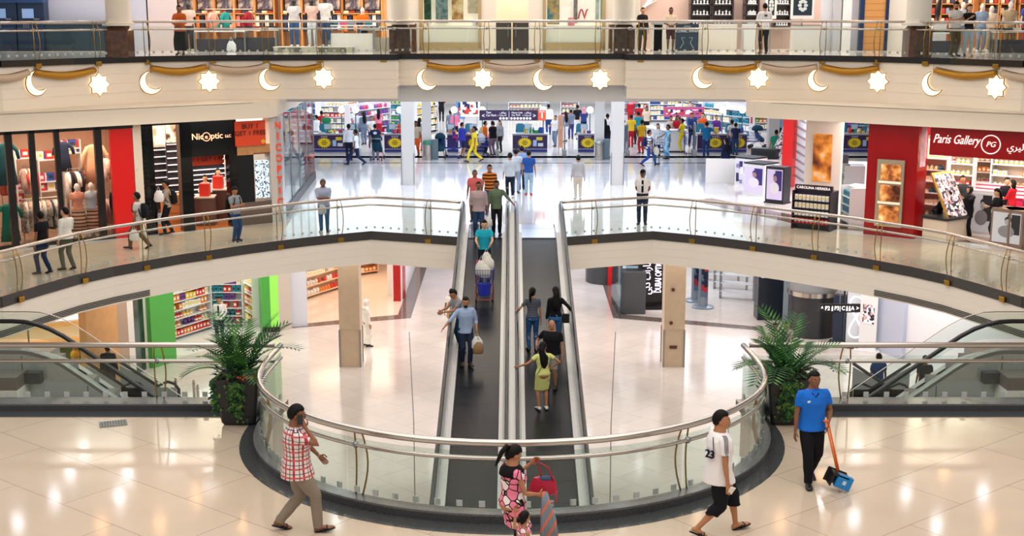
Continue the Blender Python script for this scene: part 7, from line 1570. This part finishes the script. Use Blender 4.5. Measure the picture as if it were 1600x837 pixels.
uwall('wall_jewel_doorback', 775, 825, M('door_cream', 'f4e6cf', .5, emit=0), d=DU+1.2); dr_ = thing('low_screen', 'pair of dark low glazed doors between the jewellery windows', 'doors', (0, 0, 0))
for a, b in ((775, 799), (801, 826)): o = ub(MB(), a, b, 0, 1.02, DU, .06).build('leaf', M('door_dark', '3a3430', .2), dr_); MB().tube([(ux(b if a < 790 else a)-.12*(1 if a < 790 else -1), DU-.06, ZU+.5), (ux(b if a < 790 else a)-.12*(1 if a < 790 else -1), DU-.06, ZU+.95)], .02, 6).build('pull_handle', steel, o)
for pa, pb, z0, z1, cols, lb in ((663, 674, 1.0, 2.6, ['1d3a2c', '3a6a4c', '12261c'], 'dark green hanging drape in the framed art window'), (681, 700, 1.0, 2.9, ['3a5a60', '8aa2a2', '22383c'], 'grey green slatted drape in the framed art window'), (706, 724, 1.1, 2.6, ['f4e6b8', 'c99a5a', '5a4a3a'], 'abstract picture with a dark figure'), (731, 748, 1.35, 1.85, ['f0e8d0', 'c9bfa0', 'efe6cc'], 'small framed line drawing'),
        (855, 874, .95, 2.5, ['2a8c9c', 'd9b46a', '1f6a7c'], 'teal poster with a gold figure'), (896, 902, 1.0, 2.6, ['6a6460', '9a948c', '4a4440'], 'narrow grey hanging panel'), (938, 945, 1.0, 2.6, ['7aa89a', 'a8c9bc', '5a887a'], 'sea green side drape'), (930, 936, 1.1, 2.6, ['dce6e0', 'f0f6f2', 'bccfc6'], 'white feathery hanging'), (657, 662, .35, .9, ['b8a27a', 'd9c9a0', '8a7a5a'], 'gold side panel')):
    o = ub(MB(), pa, pb, z0, z1, DU+.35, .04).build('window_panel', pat('wp_'+str(pa), 'noise', cols, 3, .5)); tag(o, lb+' in the jewellery display' if 'window' not in lb else lb, 'display panel')
rb = MB().tube([(ux(904+t_*1.4), DU+.3, ZU+1.15+.35*abs(sin(t_*.45))) for t_ in range(12)], .03, 6); o = rb.build('ribbon_sculpture', M('ribbon_pink', 'd05a6a', .4), smooth=True); tag(o, 'looping pink ribbon sculpture in the jewellery window', 'sculpture')
for px, s in ((893, .3), (742, .25), (668, .2)):
    o = MB().lathe([(.0, 0), (s*.4, 0), (s*.5, s*.7), (s*.3, s), (0, s)], n=14).build('display_cup', M('cup_pink', 'e08a9a', .4) if px > 800 else shw, smooth=40); o.location = (ux(px), DU+.3, ZU+.9); tag(o, {893: 'pink tapered cup in the teal poster window', 742: 'white display cup near the line drawing', 668: 'small white display cup before the green drape'}[px], 'display cup')
mb_ = MB(); ub(mb_, 632, 650, .0, 1.0, 46.3, .5); struct('trim_marble_base', mb_, brownm); mb_ = MB(); ub(mb_, 952, 982, .0, 1.0, 46.3, .5); struct('trim_marble_base_far', mb_, brownm)
# crystal shop: swan emblem, cabinets, counters, posters
t = thing('wall_emblem', 'white swan emblem on the pink wall of the crystal shop', 'emblem', (ux(1003), 50.1, ZU+1.75))
MB().tube([(-.25, 0, .2), (-.3, 0, .35), (-.18, 0, .5), (-.02, 0, .45), (.05, 0, .25), (-.1, 0, .0), (-.2, 0, -.2), (-.1, 0, -.38), (.2, 0, -.42)], [.02, .04, .045, .05, .05, .06, .07, .08, .06], 8).build('neck', shw, t, smooth=True)
for k in range(6): MB().tube([(.0+.05*k, 0, -.35+.02*k), (.35+.04*k, 0, -.1+.08*k), (.75-.03*k, 0, .1+.1*k)], [.03, .045, .005], 6).build('feather', shw, t, smooth=True)
cab = M('cabinet_espresso', '3a3434', .3); 
for i, (pa, pb) in enumerate(((1078, 1111), (1112, 1146), (1163, 1186), (1208, 1236))):
    t = thing('display_cabinet', 'dark glass cabinet of white crystal figures, '+('beside the pink wall', 'second along the pink wall', 'behind the printed shirt man', 'between the two framed posters')[i], 'cabinet', (0, 0, 0)); z1 = 2.1
    f = MB(); ub(f, pa, pb, .85, z1+.05, 50.0, .1); ub(f, pa, pa+2, .85, z1, 49.6, .5); ub(f, pb-2, pb, .85, z1, 49.6, .5)
    for z in (.85, 1.25, 1.65, 2.05): ub(f, pa, pb, z, z+.04, 49.6, .4)
    f.build('carcass', cab, t)
    for z in (.89, 1.29, 1.69):
        for j in range(5): x = ux(pa, 49.7)+.15+j*(ux(pb, 49.7)-ux(pa, 49.7)-.3)/4; q = MB().lathe([(.05, 0), (.06, .02), (.02, .06), (.04, .14), (.0, .2 if j % 2 else .13)], (0, 0, 0), 8).build('crystal_figure', M('crystal_white', 'eef2f6', .15, emit=.15)); q.location = (x, 49.75, ZU+z); tag(q, 'white crystal figure on a dark cabinet shelf', 'ornament', 'crystal figures in the cabinets')
for pa, pb, h_, lb, c in ((1022, 1075, .98, 'white crystal counter behind the navy poster', 'e6e2de'), (1094, 1152, .98, 'long white crystal counter beside the navy poster', 'dcd8d4'), (1163, 1183, .98, 'short white counter next to the man in the printed shirt', 'd9dce0'), (1240, 1283, .9, 'glass topped counter beneath the framed poster', 'cfd0d2'), (1020, 1035, .95, 'narrow white counter end near the shop assistant', 'e9e9ea')):
    t = thing('counter', lb, 'counter', (0, 0, 0)); ub(MB(), pa, pb, 0, h_, 47.6, .5).build('counter_body', M('cc_'+c, c, .35), t); ub(MB(), pa-1, pb+1, h_, h_+.05, 47.55, .6).build('counter_top', glassmat('counter_glass', 'dfe8ea', .2), t)
t = thing('poster_panel', 'navy poster with white lettering and swan necks in front of the crystal counter', 'poster', (0, 0, 0)); ub(MB(), 1056, 1092, .02, .98, 47.3, .05).build('panel', M('poster_navy', '1f3448', .3), t)
text('poster_title', 'ICONIC SWAN', .13, shw, t, (ux(1074, 47.3), 47.28, ZU+.72)); text('poster_top', 'CRYSTAL\nCOLLECTION', .06, shw, t, (ux(1074, 47.3), 47.28, ZU+.86))
for s in (-1, 1): MB().tube([(ux(1074, 47.3)+s*.25, 47.28, ZU+.1), (ux(1074, 47.3)+s*.12, 47.28, ZU+.3), (ux(1074, 47.3)+s*.2, 47.28, ZU+.5), (ux(1074, 47.3)+s*.08, 47.28, ZU+.48)], .018, 5).build('swan_neck', M('swan_grey', '7a94a4', .4), t)
for px, w_, lb in ((1204, .45, 'white framed dark crystal poster cut by the printed shirt man'), (1253, .95, 'white framed poster of a crystal flower with dark petals')):
    t = thing('framed_poster', lb, 'poster', (ux(px, 48.4), 48.4, ZU+1.5)); w_ = w_*.9; MB().b(-w_/2, w_/2, 0, .08, -.35, .65).build('frame', shw, t); MB().b(-w_/2+.08, w_/2-.08, -.01, 0, -.22, .5).build('print', M('print_navy', '1d2f40', .3), t)
    fl_ = MB()
    for k in range(8): a = 2*pi*k/8; fl_.ell((.13*cos(a)*w_, -.02, .14+.17*sin(a)), .07*w_+.02, .01, .06, 8, 5)
    fl_.build('crystal_flower', M('petal_grey', 'c9d2d6', .4), t); MB().tube([(0, .05, -.35), (0, .05, -1.5)], .03, 6).build('stand_pole', steel_d, t)
pn = thing('timber_panel', 'tall pine plank panel in a navy frame', 'panel', (0, 0, 0)); ub(MB(), 1350, 1383, 0, 3.4, DU-.3, .1).build('planks', pat('pine_planks', 'stripes', ['c8935a', '8a5a30'], (0, 0, 4.2), .5, w=.06), pn); f = MB(); ub(f, 1343, 1350, 0, 3.5, DU-.35, .2); ub(f, 1383, 1388, 0, 3.5, DU-.35, .2); f.build('frame', M('frame_navy', '14305a', .3), pn)
for a, b, c in ((1302, 1314, 'b8bcc6'), (1316, 1330, 'e6eaf0')): mb_ = MB(); ub(mb_, a, b, 0, 4, DU-.25, .2); struct('trim_pilaster_gallery', mb_, M('pil_'+c, c, .4))
# right hand store
for i, px in enumerate((1455, 1478, 1505, 1545, 1570, 1600)):
    t = thing('display_bay', 'bright orange backed bay of the right hand store, behind the '+('dark bird sculpture', 'man with the phone', 'long haired woman', 'beige dummy', 'khaki dummy', 'blue dummy')[i], 'display', (ux(px, 52), 52.0, ZU))
    f = MB(); f.b(-.3, -.27, -.2, .4, 0, 3); f.b(.27, .3, -.2, .4, 0, 3)
    for z in (.9, 1.3, 1.7, 2.1): f.b(-.3, .3, -.2, .4, z, z+.03)
    f.build('timber_frame', shwood, t)
    for j in range(3):
        for z in (.93, 1.33, 1.73): MB().box((-.18+j*.18, 0, z+.12), (.14, .25, .22)).build('folded_stack', cloth(['5a3a34', 'b8a894', '3a3f5c', 'd8cfc0', 'a83a34', '7a8ca8'][(i+j+int(z*3)) % 6]), t, bevel=.02)
for px, d, lb, tc, bc, h_ in ((1533, 46.4, 'store dummy in a denim jacket beside the couple', '8aa0bc', cloth('8a9ab0'), 1.74), (1577, 46.2, 'store dummy in a beige jumper and khaki trousers', 'b8a284', cloth('c2a878'), 1.8), (1548, 47.2, 'store dummy in cream seen behind the beige one', 'e6d4bc', cloth('b8a890'), 1.66), (1503, 47.6, 'store dummy in grey behind the couple', 'a8b4c0', cloth('8a94a4'), 1.8), (1606, 46.6, 'store dummy in bright blue and red at the gallery edge', '4a5ad0', cloth('c8283a'), 1.86)):
    mannequin((ux(px, d), d, ZU), 180, lb, cloth(tc, .15), bc, False, 'm', h_)
o = MB().loft([(V((0, 0, 0)), V((.03, 0, 0)), Y_(.03)), (V((-.03, 0, .3)), V((.11, 0, 0)), Y_(.09)), (V((0, 0, .62)), V((.09, 0, 0)), Y_(.07)), (V((.04, 0, .82)), V((.05, 0, 0)), Y_(.05)), (V((.06, 0, .95)), V((.02, 0, 0)), Y_(.02))], 12).build('bird_sculpture', SKIN['n'], smooth=True); o.location = (ux(1465, 47), 47, ZU+1.05); tag(o, 'dark upright bird sculpture by the right hand store entrance', 'sculpture')
t = thing('display_plinth', 'white plinth carrying the dark bird sculpture', 'plinth', (ux(1465, 47), 47, ZU)); MB().b(-.25, .25, -.25, .25, 0, 1.0).build('plinth_body', shw, t); MB().b(-.28, .28, -.28, .28, 1.0, 1.05).build('plinth_top', shw, t)
table(1465, 46.0, 1.4, .7, 'low table of red and navy tops by the right hand column', M('table_dark', '3a3a44', .4), ['c8283a', '26304a', '1d6a3a', '2a2a34']); table(1590, 45.8, 1.6, .75, 'low dark table below the store dummies', M('table_dark', '3a3a44', .4), ['26304a', '3a3f50', 'd8cfc0'])
# ======================= LOWER LEVEL SHOPS =======================
ZL = -5.0
def lw(name, a, b, z1, m, thing_label=None, cat=None, t=.25, z0=0):
    p, q = P(*a, ZL), P(*b, ZL); mb = MB().wall((p.x, p.y), (q.x, q.y), ZL+z0, ZL+z1, t)
    return tag(mb.build(name, m), thing_label, cat) if thing_label else struct(name, mb, m)
area('pharmacy_lamp', (-12, 50.5, -1.3), 6, 5, 300, 'f6fff4'); area('cafe_lamp', (-16.5, 44, -1.3), 4, 5, 220, 'ffd9a8'); area('fashion_lamp', (-7.0, 55, -1.3), 4.0, 6, 200, 'ffe2c8'); area('optical_lamp', (8, 56, -1.3), 7, 9, 420, 'eef4ff'); area('corridor_lamp', (0, 56, -1.3), 6, 9, 330, 'f4f2ff')
gr = M('pharmacy_green', '4fae4a', .35); grl = M('pharmacy_green_lit', '8fdc5a', .4, emit=.35)
lw('wall_panel', (268, 562), (231, 574), 4.0, gr, 'bright green wall panel at the pharmacy entrance', 'wall panel'); 
lw('wall_lower_white', (436, 513), (481, 509), 4.0, M('panel_white_blue', 'd6dae8', .35)); lw('trim_green_reveal', (411, 519), (424, 518), 4.0, gr, t=1.2); lw('trim_green_lit', (424, 518), (437, 517), 4.0, grl, t=.3); lw('trim_dark_plinth', (411, 520), (438, 518), .18, black, t=.1); lw('trim_lower_pier', (437, 517), (456, 513), 4.0, M('pier_stone', 'c9c0b6', .4), t=.2)
lw('trim_green_glass', (214, 585), (229, 576), 4.0, M('dark_green_glass', '31463e', .12, var=.5, vscale=1.5)); lw('trim_white_jamb', (229, 576), (234, 574), 4.0, white); lw('trim_white_jamb_far', (205, 590), (214, 585), 4.0, white); lw('trim_stone_jamb', (190, 600), (205, 592), 4.0, M('jamb_stone', 'b39a88', .4)); lw('wall_wood_panel', (142, 625), (190, 601), 4.0, M('cafe_wood', 'd9a468', .4, var=.08, vscale=3))
wallp('wall_cafe_back', (-24, 45), (-13.2, 49.5), -5, -1, M('cafe_wall', 'e0b27c', .6, var=.1)); wallp('wall_pharmacy_back', (-16, 58), (-8.6, 58), -5, -1, white); wallp('wall_pharmacy_side', (-8.9, 48), (-8.4, 58), -5, -1, white)
wallp('wall_pharmacy_left', P(268, 562, -5)[:2], (-15.5, 57), -5, -1, M('green_pale', 'a8d8a0', .4))
fb = MB(); a, b, c = P(268, 562, -5), P(411, 520, -5), (-8.6, 58); fb.prism([(a.x, a.y), (b.x, b.y), c, (-16, 58)], -5, -4.99); struct('floor_pharmacy', fb, M('pharmacy_floor', 'f0f0ee', .12))
def lshelf(px, py, rz, w, h, n, cs, label, kinds=['box', 'bottle'], step=.2, seed=5): p = P(px, py, ZL); return shelves(label, p, rz, w, h, n, kinds, cs, 'the lower level shops', step=step, sh=.24, seed=seed)
lshelf(285, 524, R(62), 2.6, 2.4, 7, [0, 5, 3, 6, 7], 'long slanting white pharmacy shelf next to the green panel', seed=1); lshelf(300, 470, R(62), 2.2, 2.2, 6, [3, 6, 0, 2], 'second slanting pharmacy shelf farther inside', seed=2)
lshelf(357, 508, 0, 1.3, 2.0, 6, [0, 7, 8, 5], 'facing pharmacy shelf behind the lower level security man', seed=3); lshelf(392, 500, R(-60), 2.6, 2.0, 5, [0, 6, 3, 9], 'slanting pharmacy shelf beside the facing one', seed=4); lshelf(400, 462, 0, 1.6, 1.9, 5, [0, 2, 7], 'rear pharmacy shelf by the green reveal', seed=6); lshelf(330, 470, 0, .8, 1.9, 4, [2, 4, 1], 'small pharmacy tower of blue and green packs', seed=7)
# orange lit fashion shop
wallp('wall_fashion_back', (-9.2, 60), (-4.4, 60), -5, -1, M('fashion_wall', 'f2d8c4', .6)); wallp('wall_fashion_side', (-9.0, 48.6), (-9.2, 60), -5, -1, M('fashion_wall', 'f2d8c4', .6))
a, b = P(614, 472, ZL), P(627, 470, ZL); fb = MB(); fb.prism([(-8.9, 47.9), (-4.6, 49.8), (-4.6, 60), (-9.2, 60)], -5, -4.99); struct('floor_fashion', fb, M('fashion_floor', 'f0dcc8', .12))
mb = MB().b(-5.0, -4.6, 52.2, 60, -5, -1); struct('wall_fashion_front', mb, M('fashion_white', 'efeaea', .4)); lw('trim_red_reveal', (626, 471), (634, 463), 4, red, t=.3)
t = thing('shop_pillar', 'white lower level pillar with a red slot beside the orange lit shop', 'pillar', (-4.9, 53.2, -5)); MB().b(-.4, .35, 0, .8, 0, 4).build('pillar_body', MC['fashion_white'], t); MB().b(.05, .3, -.02, .05, .5, 4).build('red_slot', redg, t); MB().b(.08, .27, -.04, 0, 1.9, 2.0).build('slot_label', shw, t)
shelves('tall lit shoe and bag shelves along the orange lit shop wall', (-8.7, 53, -5), R(62), 4.2, 3.4, 8, ['box', 'pouch'], [6, 1, 0, 7], 'the orange lit shop', step=.24, sh=.2, seed=9, fm=M('shelf_peach', 'ecc9a8', .5)); shelves('second tall shelf deeper in the orange lit shop', (-7.4, 57.5, -5), R(40), 2.6, 3.2, 8, ['box', 'pouch'], [6, 1, 3], 'the orange lit shop', step=.24, sh=.2, seed=10, fm=MC['shelf_peach'])
# optical shop
t = thing('illuminated_sign', 'tall black sign with glowing vertical optician lettering', 'sign', P(1020, 487, ZL)); MB().b(-.62, .42, 0, .25, .0, 3.9).build('sign_panel', blackg, t); MB().b(-.7, .5, -.05, .3, 0, .08).build('base', shw, t)
lm = M('letters_glow', 'f6e4ff', .5, emit=2.2); text('latin_letters', 'DUBAI OPTICAL', .36, lm, t, (.2, -.02, 1.55), (pi/2, -pi/2, 0), .01, sx=.58); text('arabic_letters', '\ufef2\ufe91\ufea9 \ufe95\ufe8d\ufead\ufe8e\ufec8\ufee7', .42, lm, t, (-.26, -.02, 1.5), (pi/2, -pi/2, 0), .01, sx=.8)
t = thing('display_pedestal', 'dark grey tapered pedestal with a glass case beside the glowing optician sign', 'display', P(991, 491, ZL)); MB().b(-.5, .45, 0, .7, 0, 1.75).build('pedestal_body', M('pedestal_dark', '4a4d52', .35), t, bevel=.04); MB().b(-.3, .3, .1, .6, 1.75, 2.3).build('glass_case', glassmat('case_glass', 'd5e2e8', .25), t)
lensr = MB(); p = P(975, 480, ZL)
t = thing('eyewear_rack', 'lit eyewear rack wall behind the dark pedestal', 'display', (p.x+.3, p.y+1.2, ZL)); MB().b(-.3, 1.3, 0, .1, 0, 3.8).build('backboard', shd, t)
for k in range(10): MB().b(-.28, 1.28, -.02, 0, .4+k*.33, .5+k*.33).build('lit_shelf', ledw, t)
t = thing('round_pillar', 'dark round pillar with a red stripe at the corridor mouth', 'pillar', P(950, 445, ZL)); MB().lathe([(.95, 0), (.95, 3.9)], (0, .9, 0), 28).build('pillar_body', M('pillar_dark', '3a3c40', .2), t, smooth=40); MB().lathe([(.98, 1.0), (.98, 1.12)], (0, .9, 0), 28).build('steel_band', steel, t, smooth=40); MB().b(-.02, .2, -.1, 0, 0, 3.9).build('red_stripe', redg, t)
MB_ = MB().wall((P(955, 470, ZL).x, P(955, 470, ZL).y), (P(968, 498, ZL).x, P(968, 498, ZL).y), -5, -1, .03); tag(MB_.build('glass_screen', glassmat('screen_blue', 'cfe0e6', .2)), 'clear glass screen beside the eyewear rack on the lower level', 'glass screen')
for px, py, lb in ((1087, 470, 'slim grey display tower with round feet beyond the right stone column'), (1098, 480, 'second slim grey display tower with round feet')):
    t = thing('display_tower', lb, 'display', P(px, py, ZL)); MB().lathe([(.45, 0), (.45, .05), (.2, .1), (.2, 3.6)], n=18).build('tower_body', M('tower_grey', '8a98a6', .3, .4), t, smooth=40); MB().b(-.12, .14, -.24, -.18, .5, 3.6).build('tower_panel', pat('tower_dark', 'cells', ['22304a', '5a6a84', '14203a', 'a02c3a'], (4, 4, 4), .4), t)
t = thing('glass_kiosk', 'dark kiosk with lit white product shelves on the lower level', 'kiosk', P(1213, 500, ZL)); MB().b(-.75, .65, 0, .8, 0, 3.9).build('kiosk_body', M('kiosk_navy', '17202e', .3), t)
for k in range(4):
    for j in range(3): MB().b(-.65+j*.42, -.3+j*.42, -.03, 0, 1.7+k*.55, 2.0+k*.55).build('lit_cell', ledw, t)
lw('trim_grey_pier', (1222, 506), (1241, 510), 4, M('pier_slate', '7a8894', .3)); lw('trim_black_pier', (1241, 511), (1247, 512), 4, black); lw('trim_red_pier', (1247, 512), (1258, 514), 4, redg)
t = thing('round_pillar', 'large grey round pillar with a steel band and black lower half', 'pillar', P(1275, 530, ZL)); MB().lathe([(.86, 1.6), (.86, 3.9)], (0, .86, 0), 32).build('upper_shaft', M('pillar_grey', '8c8e92', .4), t, smooth=40); MB().lathe([(.87, 0), (.87, 1.6)], (0, .86, 0), 32).build('lower_shaft', M('pillar_black', '2a2c30', .3), t, smooth=40); MB().lathe([(.92, 1.55), (.92, 1.72)], (0, .86, 0), 32).build('steel_band', steel, t, smooth=40)
wallp('wall_lower_alcove', P(1285, 518, -5)[:2], P(1368, 521, -5)[:2], -5, -1, M('alcove_white', 'f2f2f4', .45))
wallp('wall_lower_right', P(1360, 541, -5)[:2], P(1600, 632, -5)[:2], -5, -1, M('wall_white_cool', 'e4e4ea', .45)); mb = MB(); a, b = P(1362, 543, -5), P(1405, 559, -5); mb.wall((a.x, a.y-.25), (b.x, b.y-.25), -5, -1, .2); struct('wall_blue_grey', mb, M('wall_periwinkle', 'b9c0d4', .45))
def stnd(px, py, lb, w, h, body): p = P(px, py, ZL); t = thing('display_stand', lb, 'display', p, R(-25)); MB().b(-w/2, w/2, 0, .3, 0, h).build('stand_body', body, t); MB().b(-w/2-.15, w/2+.15, -.15, .45, 0, .04).build('base', body, t); return t
stnd(1310, 537, 'narrow dark information stand beside the grey pillar', .45, 1.8, M('stand_blue', '1f2c44', .3)); t = stnd(1337, 541, 'black framed case with a glowing figure of eight tube', .75, 2.3, M('case_pale', 'dfe2ea', .3))
f = MB()
for sx in (-.42, .42): f.b(sx-.03, sx+.03, -.4, -.34, 0, 2.5); f.b(sx-.03, sx+.03, .3, .36, 0, 2.5)
f.b(-.42, .42, -.4, -.34, 2.45, 2.5); f.b(-.42, .42, -.4, .36, 0, .05); f.build('frame', black, t); MB().tube([(.22*sin(2*a), -.3, 1.15+.75*cos(a)) for a in [2*pi*k/40 for k in range(40)]], .028, 6, closed=True).build('glow_tube', M('tube_glow', 'ffffff', .5, emit=1.6), t)
t = stnd(1354, 548, 'pale information board with pictures behind the glowing tube case', .6, 2.3, shw); MB().b(-.2, .2, -.02, 0, 1.0, 1.7).build('picture', MC['picture_grid'], t)
ds = thing('hanging_sign', 'small black hanging sign with white parking level and toilet symbols', 'sign', (0, 0, 0)); d = 43; a, b = P(1281, 475, d=d), P(1344, 488, d=d); MB().b(a.x, b.x, d, d+.1, b.z, a.z).build('sign_panel', black, ds)
W_ = b.x-a.x; M('sign_white2', 'f5f3fa', .5, emit=.8)
for s_, u in (('^', .06), ('P2', .19), ('P3', .42), ('|', .5), ('C', .58), ('A', .81), ('>', .93)): text('lettering', s_, .2, MC['sign_white2'], ds, (a.x+W_*u, d-.01, (a.z+b.z)/2), sx=.85, bold=.004)
f = MB()
for x in (W_*-.19, W_*.17, W_*.235): f.ell(((a.x+b.x)/2+x, d-.01, (a.z+b.z)/2+.06), .022, .01, .022, 8, 6); f.b((a.x+b.x)/2+x-.025, (a.x+b.x)/2+x+.025, d-.015, d-.005, (a.z+b.z)/2-.09, (a.z+b.z)/2+.035)
f.build('person_symbols', MC['sign_white2'], ds); MB().tube([((a.x+b.x)/2, d+.05, a.z), ((a.x+b.x)/2, d+.05, -.95)], .015, 5).build('hanger', steel_d, ds)
for px, py, k in ((1118, 420, 0), (1128, 432, 1), (1140, 445, 2), (1150, 460, 3)):
    p = P(px, py+8, ZL); t = thing('shelf_unit', 'low white rack of pale goods deep in the lower level hall, '+('farthest', 'third from the kiosk', 'second from the kiosk', 'nearest the kiosk')[k], 'shelf', p, R(-20))
    for q in range(4): MB().b(-.7, .7, 0, .4, .3+q*.35, .34+q*.35).build('shelf', shw, t)
    for s in (-1, 1): MB().b(s*.7-.02, s*.7+.02, 0, .4, 0, 1.45).build('side_panel', steel_d, t)
t = thing('bakery_counter', 'green and wood cafe counter with a white awning on the lower level', 'counter', P(125, 600, ZL)+V((-.3, 1.0, 0)), R(25)); MB().b(-1.6, 1.6, 0, .7, 0, 1.1).build('counter_body', M('counter_green', '4a5a2a', .4, var=.3), t); MB().b(-1.7, 1.7, -.1, .8, 1.1, 1.16).build('counter_top', shwood, t); MB().add([(-1.6, -.3, 2.0), (1.6, -.3, 2.0), (1.6, .7, 2.5), (-1.6, .7, 2.5), (-1.6, -.3, 1.95), (1.6, -.3, 1.95), (1.6, .7, 2.45), (-1.6, .7, 2.45)], [(0, 1, 2, 3), (7, 6, 5, 4), (0, 4, 5, 1)]).build('awning', shw, t)
for s in (-1, 1): MB().tube([(s*1.5, .6, 1.1), (s*1.5, .6, 2.45)], .03, 6).build('post', steel_d, t)
# ======================= SHELF STOCK =======================
near = {}
for i, (k, c, m4, lb, gp) in enumerate(STKL): near.setdefault(k, []).append(((m4.translation-V((0, 0, CH))).length, i))
bulk = MB(); bm = []; 
for k, L_ in near.items():
    L_.sort(); nm = {'box': 'product_box', 'bottle': 'bottle', 'pouch': 'product_pouch'}[k]
    for j, (dd, i) in enumerate(L_):
        k_, c, m4, lb, gp = STKL[i]
        if j < 290:
            o = link(nm, STK[k, c]); o.matrix_world = m4; tag(o, lb, 'bottle' if k == 'bottle' else 'product', gp)
        else:
            me = STK[k, c]; 
            for mi, mt in enumerate(me.materials):
                if mt not in bm: bm.append(mt)
            b0 = len(bulk.v); bulk.v += [tuple(m4 @ v.co) for v in me.vertices]
            for pl in me.polygons: bulk.f.append(tuple(v+b0 for v in pl.vertices)); bulk.m.append(bm.index(me.materials[pl.material_index]))
if bulk.v: o = bulk.build('shelf_stock', bm); o['kind'] = 'stuff'; tag(o, 'remaining small boxes, packets and bottles on the farther supermarket shelves', 'products')
